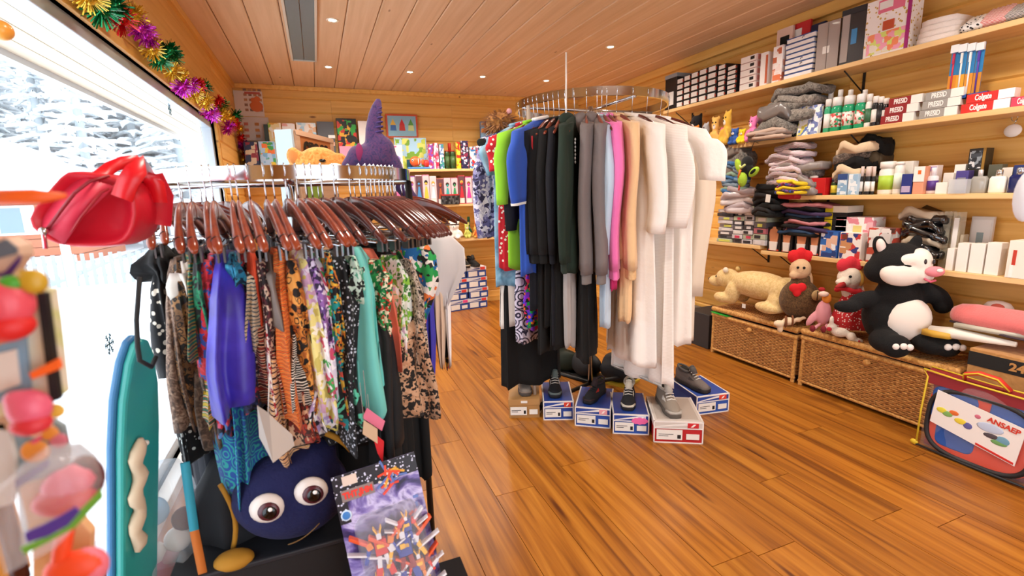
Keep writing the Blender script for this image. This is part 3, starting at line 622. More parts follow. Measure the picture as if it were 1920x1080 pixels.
def fab(kind, cols, scale=30, rough=.85, seed=0, sheen=.05):
    return _f0(kind, cols, scale*(1.7 if kind in ('floral', 'dots', 'leopard', 'mandala') else 1.35), rough, seed, sheen)
Z1 = fab('zebra', ['17120f', 'e6dccb', '17120f', 'c8a884'], 26, seed=1); TIG = fab('zebra', ['120d0a', 'e07a24', 'f0e4d4', '150f0c', 'e8b070'], 20, seed=3)
ORZ = fab('zebra', ['e0691c', 'f0a050', '3a1a0c', 'd85a18'], 22, seed=4); MUL = fab('floral', ['0f0e10', '2d6d54', 'c9a23a', '8a1f2a', 'e8ddd0', '101018'], 30, seed=5)
items = [
 ('black ruffled top with white dots at the left end of the left rack', 285, fab('dots', ['d9d2c0', '0e0f12'], 26, seed=1), 700, 480, .13, .019, 'top', 'ruffled_top'),
 ('long black scarf with tiny white dots and frayed end beside the black top', 291, fab('dots', ['cfd6d0', '0c0d10'], 40, seed=6), 865, 560, .11, .014, 'scarf', 'dotted_scarf'),
 ('brown tweed-like shirt with a mustard edge near the left end', 308, fab('mottle', ['2c1e16', '6b5140', 'a58a74'], 60, seed=1), 790, 490, .13, .02, 'shirt', 'tweed_shirt'),
 ('mustard yellow strap top behind the brown tweed shirt', 300, plain('b98a1e', .8), 660, 485, .10, .008, 'camisole', 'mustard_camisole'),
 ('teal green pareo with yellow and orange lines', 343, fab('wave', ['1d6b58', '2b8068', 'c9b23a', '1d6b58', 'e07a30', '174a40'], 14, seed=2), 655, 476, .14, .022, 'pareo', 'green_pareo'),
 ('yellow and green panelled pareo lower on the left rack', 352, fab('wave', ['c9a92e', '2a7a58', 'e6dcc8', 'd9722e', '1f5b46'], 9, seed=7), 775, 620, .12, .022, 'pareo', 'yellow_pareo'),
 ('brown patterned wrap skirt in the shade under the green pareo', 336, fab('mottle', ['21160f', '4e3a2c', '7b6350'], 50, seed=8), 830, 650, .12, .02, 'skirt', 'wrap_skirt'),
 ('red and blue abstract print swimsuit', 378, fab('floral', ['1c2f7a', 'c22a3a', '3a6fa8', '101326', 'd05a7a'], 18, seed=4), 800, 480, .12, .017, 'swimsuit', 'swimsuit'),
 ('dark blue pareo with turquoise lace print hanging lowest', 385, fab('mandala', ['1f4f9a', '2aa0a0'], 18, seed=3), 930, 600, .13, .026, 'pareo', 'blue_lace_pareo'),
 ('violet blue satin pareo with turquoise flower rings at its hem', 402, fab('mottle', ['2c1f8c', '3a2cab', '4a3cc8'], 5, .45, 3), 745, 478, .16, .034, 'pareo', 'violet_pareo'),
 ('navy swimsuit with red flecks behind the violet pareo', 428, fab('floral', ['0f1330', '26305e', 'b02030', '0d1020'], 26, seed=9), 760, 480, .12, .015, 'swimsuit', 'swimsuit'),
 ('black and cream zebra print top', 447, Z1, 640, 480, .12, .018, 'blouse', 'striped_blouse'),
 ('dark brown and orange flame print dress', 455, fab('zebra', ['120c0a', 'c2581c', 'f0d8b8', '1a100c', '8a2a14'], 16, seed=8), 760, 560, .12, .02, 'dress', 'flame_print_dress'),
 ('red scarf with white flowers', 470, fab('floral', ['b81624', 'd8c8c0', '9a1020', 'e8e0d8'], 34, seed=3), 770, 520, .11, .014, 'scarf', 'red_scarf'),
 ('orange and black tiger print dress ending in a wide tail', 478, TIG, 825, 610, .12, .026, 'dress', 'tiger_dress'),
 ('grey taupe bodice beside the zebra top', 486, plain('7d7068', .8), 600, 480, .12, .014, 'top', 'taupe_top'),
 ('orange pareo with rust patterns', 500, ORZ, 780, 470, .13, .018, 'pareo', 'orange_pareo'),
 ('white dress with black zebra lines over the orange pareo', 512, fab('zebra', ['141010', 'efe4d4', 'f4ece0', '1c1410'], 20, seed=6), 745, 580, .12, .022, 'dress', 'zebra_dress'),
 ('brown and red leaf print dress hanging lowest in the middle', 520, fab('floral', ['3a1c14', 'a03018', '1c100c', 'c8a080', '6a1c14'], 30, seed=6), 820, 690, .12, .022, 'dress', 'leaf_print_dress'),
 ('pale yellow and lilac flowered dress', 540, fab('floral', ['e6d98a', 'd9cfe0', 'f0e8d8', 'c9a0c0', 'c8b860'], 18, seed=7), 775, 468, .13, .021, 'dress', 'flowered_dress'),
 ('lilac, yellow and black butterfly print hem', 547, fab('floral', ['e0d8e6', 'b8a0d0', '1a1a24', 'd8c860', 'f4f0f0'], 22, seed=11), 800, 700, .12, .024, 'dress', 'butterfly_dress'),
 ('white swimsuit with green and red blossoms', 563, fab('floral', ['e4dde4', '3a9a4a', 'c84a6a', 'f2eef2', 'd8d0e0'], 20, seed=12), 735, 476, .12, .018, 'swimsuit', 'blossom_swimsuit'),
 ('teal, yellow and black jungle print swimsuit', 577, fab('floral', ['0f8f96', 'd8b23a', '101216', 'c84a3a', '12606a'], 24, seed=13), 800, 520, .11, .018, 'swimsuit', 'jungle_swimsuit'),
 ('black swimsuit with jade green brush marks', 586, fab('floral', ['0b0d0e', '2ea07c', '0c0e10', '58c0a0', '0e1012'], 22, seed=14), 780, 660, .13, .022, 'swimsuit', 'jade_swimsuit'),
 ('black sparkling swimsuit with silver specks in the centre', 604, fab('dots', ['c8ccd8', '0b0c12'], 60, seed=15), 830, 476, .12, .034, 'swimsuit', 'sparkling_swimsuit'),
 ('long plain aqua wrap with a pointed hem', 640, plain('6cc4bb', .8, sheen=.2), 760, 466, .12, .030, 'wrap', 'aqua_wrap'),
 ('black slip dress hanging behind the aqua wrap', 652, plain('0d0d10', .8), 850, 560, .13, .03, 'dress', 'black_slip'),
 ('coral orange halter top beside the aqua wrap', 668, plain('e8735a', .8), 690, 470, .10, .016, 'top', 'halter_top'),
 ('white flowered sarong right of the coral top', 682, fab('floral', ['eae4e6', 'c8a0c0', 'f2eeee', '7ab07a', 'e8c8a0'], 26, seed=16), 670, 500, .10, .016, 'sarong', 'flowered_sarong'),
 ('beige dress with black lace flowers and curved hem', 705, fab('floral', ['c49a78', 'b88c6a', '14100e', 'c8a080', '1a1412'], 34, seed=17), 780, 560, .13, .03, 'dress', 'lace_dress'),
 ('black bodice on thin straps above the lace dress', 700, plain('101014', .8), 600, 470, .09, .02, 'top', 'black_bodice'),
 ('green and white leafy swimsuit toward the right end', 716, fab('floral', ['2a8a3a', 'eef0e8', '104a20', 'd8e8d0', 'e05a6a'], 26, seed=18), 640, 470, .11, .014, 'swimsuit', 'leafy_swimsuit'),
]
for i, (lab, px, mt, yb, yt, hw, ht, cat, nm) in enumerate(items):
    strip(lab, px, mt, yb, yt, hw, ht, cat, nm, seed=100+i, folds=4+i % 3, wb=1.0+.1*(i % 2), tip=.1 if nm in ('aqua_wrap', 'tiger_dress') else 0)
extra = [
 ('black strappy bikini between the dotted scarf and tweed shirt', 296, BLK, 640, .07, 'bikini'), ('dark brown leopard scarf between the tweed shirt and green pareo', 320, fab('leopard', ['6a4a2a', '8a6238', '5a3c20', '0f0c0a'], 40, seed=2), 760, .08, 'scarf'),
 ('white crochet top with clips just left of the green pareo', 331, plain('d8d2c8', .9), 560, .07, 'blouse'), ('emerald and black swimsuit hidden behind the green pareo', 356, fab('floral', ['0e5a40', '101412', '0e7a50', '0c0e0e'], 24, seed=41), 700, .09, 'swimsuit'),
 ('black swimsuit just left of the violet pareo', 366, BLK, 780, .1, 'swimsuit'), ('scarlet swimsuit with blue flecks left of the violet pareo', 372, fab('floral', ['c01c2c', '8a1020', '2a4a9a', 'c83040'], 26, seed=42), 700, .08, 'swimsuit'),
 ('turquoise and blue bikini top at the shoulder of the violet pareo', 418, fab('floral', ['1f7aa0', '3aa0c0', '12304a'], 30, seed=43), 540, .07, 'bikini'), ('black lace dress just right of the violet pareo', 436, BLK, 800, .1, 'dress'),
 ('maroon and cream speckled scarf left of the taupe bodice', 466, fab('floral', ['5a1420', 'c8a890', '3a0c14', '1a0a0c'], 40, seed=44), 690, .07, 'scarf'), ('orange red strap bikini left of the orange pareo', 452, plain('c8401c', .8), 660, .05, 'bikini'),
 ('black swimsuit between the tiger dress and orange pareo', 489, BLK, 800, .1, 'swimsuit'), ('black and amber animal print scarf right of the orange pareo', 521, fab('leopard', ['c87a28', 'a85a1c', 'e09a48', '120c08'], 36, seed=45), 730, .08, 'scarf'),
 ('black swimsuit left of the pale yellow flowered dress', 531, BLK, 800, .09, 'swimsuit'), ('purple and white tie print top right of the yellow dress', 552, fab('floral', ['5a3a7a', 'd8c8e0', '8a5aa0', '2a1a3a'], 26, seed=46), 700, .08, 'blouse'),
 ('black swimsuit between the blossom and jungle swimsuits', 570, BLK, 790, .1, 'swimsuit'), ('orange and teal strappy bikini in front of the jungle swimsuit', 582, fab('floral', ['e07a28', '1fa0a0', 'f0c040', '1a1a20'], 36, seed=47), 690, .06, 'bikini'),
 ('mint green floral bikini between the sparkling swimsuit and aqua wrap', 622, fab('floral', ['5aa888', '101412', 'c8e0d0'], 30, seed=48), 560, .07, 'bikini'), ('green and red tropical top just right of the aqua wrap', 660, fab('floral', ['1a8a40', 'c83a28', 'f0e0c0', '14502a'], 34, seed=49), 600, .08, 'blouse'),
 ('black swimsuit just right of the coral top', 676, BLK, 720, .09, 'swimsuit'), ('white and lime leaf scarf right of the flowered sarong', 690, fab('floral', ['f0f0e8', '8ac040', 'e8e8e0', '3a7a30'], 30, seed=50), 640, .07, 'scarf'),
 ('cream lace sleeve hanging right of the lace dress', 712, fab('floral', ['c8b8a8', '9a8878', '2a2420'], 50, seed=51), 720, .08, 'blouse')]
for i, (lab, px, mt, yb, hw, cat) in enumerate(extra):
    strip(lab, px, mt, yb, 474+7*(i % 3), hw, .011+.004*(i % 3), cat, {'bikini': 'bikini', 'scarf': 'patterned_scarf', 'blouse': 'summer_blouse', 'swimsuit': 'swimsuit', 'dress': 'lace_dress'}[cat], seed=300+i, folds=3+i % 4, wb=.7, cx=.06 if mt is not BLK else -.09, tip=.05 if i % 2 else 0)
fab = _f0
rt_ = [o for o in bpy.data.objects if o.name.startswith('ruffled_top')][0]
def lpt(px, py, y): q = P(px, py, 1, y)-rt_.location; q.rotate(Euler((0, 0, -rt_.rotation_euler.z))); return q
obj('strap', MB().tube([lpt(262, 520, 1.12), lpt(256, 600, 1.12), lpt(258, 650, 1.11), lpt(262, 676, 1.1), lpt(284, 688, 1.12), lpt(292, 670, 1.16)], .0045, 8), plain('0c0c0e', .7), rt_)
obj('ruffle', cloth([(lpt(268, 482, 1.14).z, .03, .012, .05), (lpt(268, 520, 1.14).z, .075, .03, .08), (lpt(268, 560, 1.14).z, .06, .026, .06)], 7, .8, 40, 77), plain('0a0a0c', .9), rt_)
# right end pieces, hanging outward
for i, (lab, nm, cat, deg, mt, z0, z1, hw, cx) in enumerate([
 ('sheer white mesh beach cover at the right end of the left rack', 'mesh_cover', 'cover-up', -22, plain('d9d4d4', .9, alpha=.93), -.19, -.42, .095, .07),
 ('white cord of the mesh beach cover dangling at the right end', 'mesh_tie', 'tie', -20, plain('eceaea', .8), -.26, -.62, .010, .10),
 ('violet blue pointed scarf tail at the right end of the left rack', 'pointed_scarf', 'scarf', -26, plain('3a35a8', .8), -.34, -.68, .02, .045),
 ('beige scarf tail beside the violet pointed scarf', 'beige_scarf', 'scarf', -22, plain('cdb39c', .8), -.34, -.62, .018, .075),
 ('black scarf with red and yellow flecks at the right end', 'flecked_scarf', 'scarf', -16, fab('floral', ['101010', 'c83020', '181818', 'd8b040'], 40, seed=20), -.3, -.64, .018, .09),
 ('green and orange tropical swimsuit at the right end', 'tropical_swimsuit', 'swimsuit', -34, fab('floral', ['1f9a48', 'f0e8e0', 'e07030', '1060a0', '101010'], 30, seed=21), -.2, -.45, .07, .03),
 ('pink and white hibiscus swimsuit on the far right', 'hibiscus_swimsuit', 'swimsuit', 2, fab('floral', ['f0d0d8', 'e85080', 'ffffff', '3a9050'], 30, seed=22), -.2, -.5, .08, .05)]):
    a = radians(deg); body_piece(lab, nm, cat, a, mt, [(z0, hw*.5, .012, cx), (z0-.05, hw, .018, cx), (z0*.5+z1*.5, hw, .02, cx), (z1, hw*.35, .01, cx+.0)], 4, .5, 150+i, rcA)
for i, dg in enumerate((40, 62, 84, 106, 128, 150)):
    a = radians(dg); o = body_piece('dark swimsuit on the far side of the left rack', 'swimsuit', 'swimsuit', a, [BLK, NAVY, fab('floral', ['101014', '802040', '14305a', '101014'], 25, seed=30)][i % 3], [(-.2, .07, .02), (-.3, .13, .03), (-.7, .14, .035)], 5, .5, 170+i, rcA); o['group'] = 'swimwear on the far side of the left rack'
# ------------------------------------------------------------------ shelves
XS = 3.09; YS = 5.61
def shelf(label, lo, hi, z, back=False, depth=None, grp=None):
    t = thing('wall_shelf', label, 'shelf', ((lo+hi)/2, YB-.016, z) if back else (XR-.016, (lo+hi)/2, z))
    L = (hi-lo)/2; d = depth or (.254 if back else .244)
    if back: obj('board', MB().box(-L, L, -d, 0, -.028, 0), W_SHELFB, t, bevel=.003)
    else: obj('board', MB().box(-d, 0, -L, L, -.028, 0), W_SHELF, t, bevel=.003)
    n = max(2, int((hi-lo)/1.1)); BR_ = plain('26211d', .5, .5)
    for i in range(n):
        u = -L+.12+(2*L-.24)*i/(n-1)
        b = MB()
        if back: b.box(u-.008, u+.008, -.006, -.001, -.16, -.029).tube([(u, -.004, -.15), (u, -d*.8, -.03)], .004, 6)
        else: b.box(-.006, -.001, u-.008, u+.008, -.16, -.029).tube([(-.004, u, -.15), (-d*.8, u, -.03)], .004, 6)
        obj('bracket', b, BR_, t)
    return t
Z1S, Z2S, Z3S, Z4S = 2.082, 1.69, 1.29, .885
shelf('topmost pine shelf on the right wall carrying sock boxes', -1.0, 3.87, Z1S)
shelf('second pine shelf from the top on the right wall, with toothpaste', -1.0, 3.75, Z2S)
shelf('third pine shelf on the right wall carrying perfumes and creams', -1.0, 2.49, Z3S)
shelf('lowest pine shelf on the right wall above the cat plush', -1.0, 2.69, Z4S)
shelf('short lowest pine shelf under the packed tights by the middle rack', 2.7, 3.9, Z4S+.035)
for z, l in ((1.675, 'upper pine shelf of games on the back wall'), (1.27, 'middle pine shelf of boxed dolls on the back wall'), (.855, 'lower pine shelf of plush toys on the back wall')): shelf(l, XL+.02, 2.35, z, True)
LB = plain('e9e6e0', .6); TXB = plain('17171a', .6)
def extent_r(px0, px1, pt, x, z):
    y1 = P(px0, 300, 0, x).y if 0 else None
    def yat(px, zz):        # y on plane x where the picture column px meets height zz
        lo, hi = -.5, 5.8
        for _ in range(40):
            m_ = (lo+hi)/2
            if proj((x, m_, zz))[0] > px: lo = m_
            else: hi = m_
        return lo
    ya, yb = yat(px0, z), yat(px1, z); ym = (ya+yb)/2
    lo, hi = z, z+1.2
    for _ in range(40):
        m_ = (lo+hi)/2
        if proj((x, ym, m_))[1] > pt: lo = m_
        else: hi = m_
    return min(ya, yb), max(ya, yb), lo-z
def extent_b(px0, px1, pt, y, z):
    def xat(px):
        lo, hi = -1, 4
        for _ in range(40):
            m_ = (lo+hi)/2
            if proj((m_, y, z))[0] < px: lo = m_
            else: hi = m_
        return lo
    a, b = xat(px0), xat(px1); lo, hi = z, z+1.2
    for _ in range(40):
        m_ = (lo+hi)/2
        if proj(((a+b)/2, y, m_))[1] > pt: lo = m_
        else: hi = m_
    return a, b, lo-z
# a box facing -X (right wall) or -Y (back wall): local +X runs along the face to the viewer's right, local -Y is the front
def frame_for(side, px0, px1, pt, z, off):
    if side == 'r':
        x = XS+off; a, b, h = extent_r(px0, px1, pt, x, z); return Vector((x, (a+b)/2, z)), -pi/2, b-a, h
    y = YS+off; a, b, h = extent_b(px0, px1, pt, y, z); return Vector(((a+b)/2, y, z)), 0, b-a, h
def carton(label, side, px0, px1, pt, z, mat, front=None, off=.01, depth=.12, name='box', cat='box', group=None, extra=None, tilt=0, yaw=0, gap=.98, dz=0, parts=()):
    """printed carton; front: material of a separate face panel"""
    o, rz, w_, h = frame_for(side, px0, px1, pt, z, off); w_ *= gap; h = max(h-dz, .02)
    if side == 'r': depth = min(depth, XR-.03-o.x)
    else: depth = min(depth, YB-.03-o.y)
    t = thing(name, label, cat, o+Vector((0, 0, dz)), (tilt, 0, rz+yaw), group)
    obj('carton', MB().box(-w_/2, w_/2, 0, depth, 0, h), mat, t, bevel=min(.002, w_/20))
    if front: obj('front_print', MB().box(-w_/2*.94, w_/2*.94, -.0012, .002, h*.03, h*.97), front, t)
    for pi_, (kind, u0, u1, v0, v1, m_) in enumerate(parts):
        obj(kind, MB().box(w_*(u0-.5), w_*(u1-.5), -.0026-.0008*pi_, .001, h*v0, h*v1), m_, t)
    t['_w'] = w_; t['_h'] = h
    if extra: extra(t, w_, h)
    return t
def bottle(label, side, px0, px1, pt, z, body, cap, off=.03, name='bottle', cat='bottle', neck=.3, capw=.6, lab=None, group=None, round_=True, shoulder=.12):
    o, rz, w_, h = frame_for(side, px0, px1, pt, z, off); r = w_*.48; d = min(r, .035)
    t = thing(name, label, cat, o+Vector((d if side == 'r' else 0, 0 if side == 'r' else d, 0)), rz, group)
    k = d/r; hb = h*(1-neck)
    def lt(prof): 
        mb = MB().lathe(prof, n=20); mb.v = [(x, y*k, zz) for x, y, zz in mb.v]; return mb
    obj('body', lt([(r*.9, 0), (r, .006), (r, hb*(1-shoulder)), (r*.85, hb*.97), (r*capw*.8, hb)]), body, t)
    obj('cap', lt([(r*capw, hb), (r*capw, h*.985), (r*capw*.9, h)]), cap, t)
    if lab:
        mb = MB().lathe([(r*1.012, hb*.18), (r*1.012, hb*.72)], n=20); mb.v = [(x, y*k, zz) for x, y, zz in mb.v]; obj('label', mb, lab, t)
    return t
def art(cols, s=40, seed=0): return fab('art', cols, s, .35, seed)
# ---- top shelf, right wall
GLOSSK = plain('14151a', .4)
carton('black shoe box with grey lid at the far end of the top shelf', 'r', 1246, 1268, 140, Z1S, GLOSSK, depth=.22, parts=(('label', .1, .75, .12, .5, LB),), name='shoe_box', extra=lambda t, w_, h: obj('lid', MB().box(-w_/2-.003, w_/2+.003, -.003, .2, h-.03, h+.002), plain('8f979c', .5), t))
cols_ = [(1268, 1281, 146, 5), (1281, 1294, 140, 5), (1294, 1309, 134, 5), (1309, 1325, 128, 5), (1325, 1343, 122, 5), (1344, 1360, 120, 6), (1361, 1381, 122, 6)]
sb = None
for ci, (a, b, tp, n) in enumerate(cols_):
    o, rz, w_, h = frame_for('r', a, b, tp, Z1S, .012); hh = h/n
    for k in range(n):
        g = 'small sock boxes stacked on the top shelf'
        if sb is None:
            sb = thing('sock_box', 'x', 'box', o, rz, g)
            obj('carton', MB().box(-.5, .5, 0, .2, 0, .92), GLOSSK, sb); obj('label', MB().box(-.40, .34, -.004, .001, .12, .82), LB, sb); obj('sticker', MB().box(.36, .46, -.005, .001, .2, .6), plain('b5462f', .6), sb); sbc = tree(sb)
            q = sb
        else: q = dup(sb, o, rz, ch=sbc)
        q.location = o+Vector((0, 0, k*hh)); q.scale = (w_*.96, 1, hh*.985)
        if ci > 4: q.rotation_euler = (0, 0, rz+RNG.uniform(-.1, .1))
        q['label'] = '%s black sock box in the column %s' % (['lowest', 'second', 'third', 'fourth', 'fifth', 'sixth'][k], ['next to the grey-lidded shoe box', 'second from the grey-lidded box', 'third from the grey-lidded box', 'fourth from the grey-lidded box', 'fifth from the grey-lidded box', 'just left of the messy last column', 'nearest the white shoe boxes'][ci])
o, rz, w_, h = frame_for('r', 1386, 1416, 104, Z1S, .012)
for k in range(5):
    t = thing('slipper_box', '%s white and pink box of the stack of five on the top shelf' % ['lowest', 'second lowest', 'middle', 'second highest', 'highest'][k], 'box', o+Vector((0, 0, k*h/5)), rz, 'white and pink boxes on the top shelf')
    obj('carton', MB().box(-w_/2, w_/2, 0, .2, .001, h/5-.002), plain('e6cfca', .5), t, bevel=.001); obj('label', MB().box(-w_*.46, w_*.44, -.002, .001, .004, h/5-.006), plain('f0e9e2', .5), t)
    obj('mark', MB().box(w_*.12, w_*.36, -.003, .001, h/5*.3, h/5*.75), TXB, t)
    obj('side_panel', MB().box(w_/2-.001, w_/2+.001, .01, .18, .006, h/5-.008), plain('c77f78', .5), t)
PKW = art(['f2ece8', 'e8a890', 'f0e0dc', 'c46a4a', 'f6f2f0'], 30, 2)
carton('white and salmon upright pack beside the stack of five', 'r', 1423, 1437, 98, Z1S, plain('eee8e4', .5), depth=.16, name='pack', parts=(('side_print', .75, 1.0, .05, .9, plain('c4603c', .5)),))
carton('salmon and white upright pack leaning by the striped stack', 'r', 1446, 1464, 86, Z1S, PKW, depth=.14, name='pack', parts=(('stripe', .1, .9, .05, .2, plain('e07a50', .5)),))
carton('tall card with a black tank top picture behind the striped stack', 'r', 1450, 1480, 52, Z1S, plain('d8b8a8', .5), off=.1, depth=.02, name='pack', cat='pack', parts=(('picture', .25, .8, .35, .85, BLK),))
carton('red topped card pack with a white sticker on the top shelf', 'r', 1474, 1512, 42, Z1S, plain('c01c22', .5), off=.13, depth=.02, name='pack', parts=(('sticker', .15, .6, .72, .9, LB),))
carton('navy blue card pack leaning behind the striped stack', 'r', 1508, 1540, 44, Z1S, plain('101c42', .5), off=.14, depth=.02, name='pack')
o, rz, w_, h = frame_for('r', 1468, 1520, 66, Z1S, .012); nm_ = ['lowest', 'second', 'third', 'fourth', 'fifth', 'sixth', 'seventh', 'topmost']
for k in range(8):
    t = thing('folded_towel_pack', '%s pack from the shelf up in the blue and white striped stack' % nm_[k], 'pack', o+Vector((RNG.uniform(0, .01), RNG.uniform(-.006, .006), k*h/8)), rz, 'blue and white striped packs on the top shelf')
    obj('pack', MB().box(-w_/2, w_/2, 0, .18, .002, h/8-.003), plain('ece8e6', .5), t, bevel=.004); obj('blue_edge', MB().box(-w_/2-.001, w_/2+.001, -.001, .18, h/8-.0075, h/8-.0015), plain('274a8e', .5), t)
    if k in (2, 3, 7): obj('lettering', MB().tube([(w_*.1+.008*cos(q), -.003, h/16+.006*sin(q*1.5)) for q in [i*.5 for i in range(12)]], .0016, 5), plain('161d33', .5), t)
carton('transparent bag with a folded grey shirt on the top shelf', 'r', 1528, 1568, 40, Z1S, plain('a2948c', .4, coat=.5), off=.03, depth=.06, name='shirt_pack', cat='pack', parts=(('tag', .3, .6, .35, .5, LB), ('fold', .47, .5, .02, .98, plain('8a7d76', .6))), yaw=.1)
carton('black shirt pack with a blue label on the top shelf', 'r', 1572, 1616, 14, Z1S, plain('1d2026', .35, coat=.5), off=.03, depth=.08, name='shirt_pack', cat='pack', parts=(('label', .45, .68, .35, .62, plain('3f8ac4', .5)), ('shirt', .05, .35, .05, .9, plain('a79c95', .6)), ('header', 0, 1, .9, 1, plain('23262c', .5))), yaw=.08)
GIRL = fab('dots', ['c9a24a', 'f2ece8'], 50, seed=3)
carton('white dotted girls bedding bag with pink top and magenta side', 'r', 1616, 1702, -8, Z1S, GIRL, off=.01, depth=.1, name='bedding_bag', cat='bag', parts=(('window', .08, .92, .04, .4, art(['e8d048', 'f08a5a', 'd8e070', 'f0a0b8', 'e8e0d0'], 30, 4)), ('pink_flap', .28, .85, .74, .96, plain('e0708c', .5)), ('sticker', .3, .6, .8, .93, LB), ('side', .93, 1.0, 0, 1, plain('a01a70', .4)), ('bow', .42, .66, .42, .58, plain('c0502a', .6))))
o, rz, w_, h = frame_for('r', 1716, 1796, 4, Z1S, .02)
for k in range(4):
    q = MB(); z0 = k*.028; q.loft([[(x*w_/2*(1-.06*k), y, z) for x, y in [(-.95, .0), (-.5, -.02), (.3, -.015), (.95, .01), (1, .1), (.9, .19), (0, .2), (-.9, .19)]] for z in (z0, z0+.008, z0+.02, z0+.027)])
    tag(obj('folded_towel', q, plain('ece0d8', .95, bump=.8, bscale=200), None, o, (0, 0, rz)), 'white folded towel, %s of four on the top shelf' % ['lowest', 'second', 'third', 'topmost'][k], 'towel', 'white folded towels on the top shelf')
for i, (a, b, tp, cols, lab) in enumerate([(1800, 1835, 10, ['101010', 'e8e4e0'], 'black and white spotted socks bundle on the top shelf'), (1836, 1880, -12, ['c8201c', 'f0e4dc'], 'red and white striped socks bundle on the top shelf'), (1882, 1930, -18, ['101012', 'e6dfd8'], 'black and white striped socks at the top right corner')]):
    o, rz, w_, h = frame_for('r', a, b, tp, Z1S, .02); mt = fab('dots' if i == 0 else 'stripes', cols, 60, seed=i); t = thing('sock_bundle', lab, 'socks', o, rz)
    for k in range(5): obj('sock', MB().tube([(-w_/2+w_*k/5+.01, .0, .018), (-w_/2+w_*k/5+.02, .06, h*.5), (-w_/2+w_*k/5+.01, .16, h*.3)], [.018, .022, .015], 8), mt, t)
# ---- second shelf, right wall: toothpaste, bottles
def tp_box(a, b, k, n, top, mat, word, wm, lab, txm, grp):
    o, rz, w_, h = frame_for('r', a, b, top, Z2S, .012); hh = h/n
    t = thing('toothpaste_box', lab, 'toothpaste', o+Vector((0, 0, k*hh)), rz, grp)
    obj('carton', MB().box(-w_/2, w_/2, 0, .05, .001, hh-.001), mat, t, bevel=.001); obj('end_panel', MB().box(w_*.18, w_*.5+.001, -.001, .049, .0015, hh-.0015), wm, t)
    text(word, hh*.8, txm, t, (-w_*.13, -.0015, hh*.5), TX_BACK, sx=w_*.5/(hh*len(word)*.5), bold=.001)
for k in range(3): tp_box(1650+k*6, 1712+k*6, k, 3, 180, plain('8f1f22', .4), 'PRESID', LB, '%s dark red toothpaste box in the stack of three' % ['bottom', 'middle', 'top'][k], plain('f0e8e4', .5), 'dark red toothpaste boxes')
for k in range(3): tp_box(1722+k*4, 1793+k*4, k, 3, 168, plain('9b9792', .4), 'PRESID', LB, '%s grey toothpaste box in the stack of three' % ['bottom', 'middle', 'top'][k], plain('f0eeea', .5), 'grey toothpaste boxes')
RED = plain('d02a22', .4)
for k in range(2): tp_box(1800+k*8, 1892+k*6, k, 3, 152, plain('cf2a22', .4), 'Colgate', plain('f2f0ee', .4), '%s red and white toothpaste box at the right of the grey ones' % ['lower', 'upper'][k], plain('f8f4f0', .5), 'red and white toothpaste boxes')
tp_box(1894, 1960, 0, 3, 140, plain('d8405a', .4), 'Colgate', LB, 'pinkish red toothpaste box at the right picture edge', plain('f8f4f0', .5), None)
def tray(a, b, lab, pt=160):
    o, rz, w_, h = frame_for('r', a, b, pt, Z2S+.075, .02)
    t = thing('toothbrush_tray', lab, 'tray', o, rz); BL = plain('1f4f9e', .5)
    obj('tray', MB().box(-w_/2, w_/2, 0, .07, 0, .004).box(-w_/2, w_/2, 0, .003, 0, .02).box(-w_/2, w_/2, .067, .07, 0, .02).box(-w_/2, -w_/2+.003, 0, .07, 0, .02).box(w_/2-.003, w_/2, 0, .07, 0, .02), BL, t); obj('label', MB().box(-w_*.2, w_*.25, -.001, .001, .005, .015), LB, t)
tray(1768, 1812, 'left blue cardboard tray of toothbrushes on the toothpaste stack'); tray(1813, 1852, 'right blue cardboard tray of toothbrushes on the toothpaste stack')
for i, px in enumerate((1779, 1794, 1810, 1826)):
    o, rz, w_, h = frame_for('r', px-7.4, px+7.4, 84-i*1.5, Z2S+.08, .03)
    t = thing('toothbrush_pack', 'blister toothbrush pack with blue top, %s in the blue trays' % ['first from the left', 'second from the left', 'third from the left', 'rightmost'][i], 'toothbrush', o+Vector((0, 0, 0)), rz, 'toothbrush packs in blue trays')
    obj('card', MB().box(-w_/2, w_/2, .006, .009, 0, h), plain('2f7fb8', .4), t); obj('lower_print', MB().box(-w_/2, w_/2, .003, .006, 0, h*.45), plain(['d88a2a', 'e0a030', 'd89030', 'c8842a'][i], .4), t)
    obj('cap_blister', MB().box(-w_/2, w_/2, -.006, .006, h*.86, h), plain('e8ecf0', .2), t); obj('brush', MB().tube([(0, 0, .01), (0, -.002, h*.5), (0, 0, h*.84)], [.003, .004, .004], 8).box(-.004, .004, -.008, 0, h*.66, h*.84), plain(['c02a4a', 'e8e4de', 'f0f0f0', '5a3aa8'][i], .4), t)
for i, (px, w_) in enumerate(((1560, 19), (1582, 21), (1605, 20))):
    bottle('green mouthwash bottle with white cap, %s of the green ones' % ['left', 'middle', 'right'][i], 'r', px-w_/2-1, px+w_/2, 182-3*i, Z2S, plain('1fa070', .2), plain('f0efee', .4), neck=.25, capw=.85, lab=art(['dfeee6', '1f9a68', 'e8d8d0', 'c83a3a'], 70, i), group='green mouthwash bottles')
for i, px in enumerate((1545, 1622, 1634, 1644, 1654)):
    bottle(['white topped green bottle at the left end of the mouthwash row', 'white shampoo bottle right of the green bottles', 'black bottle with white label, first after the white shampoo', 'black bottle with white cap, second after the white shampoo', 'black bottle next to the red toothpaste'][i], 'r', px-6, px+6, [186, 176, 180, 181, 184][i], Z2S, plain(['3aa67a', 'ece8e2', '1a1a1e', '141418', '1a1a20'][i], .3), plain('efece8', .4), lab=plain(['e8e6e2', '3a6a4a', 'e8e4de', '202024', 'dcd8d4'][i], .5), name='shampoo_bottle', neck=.22, capw=.85)
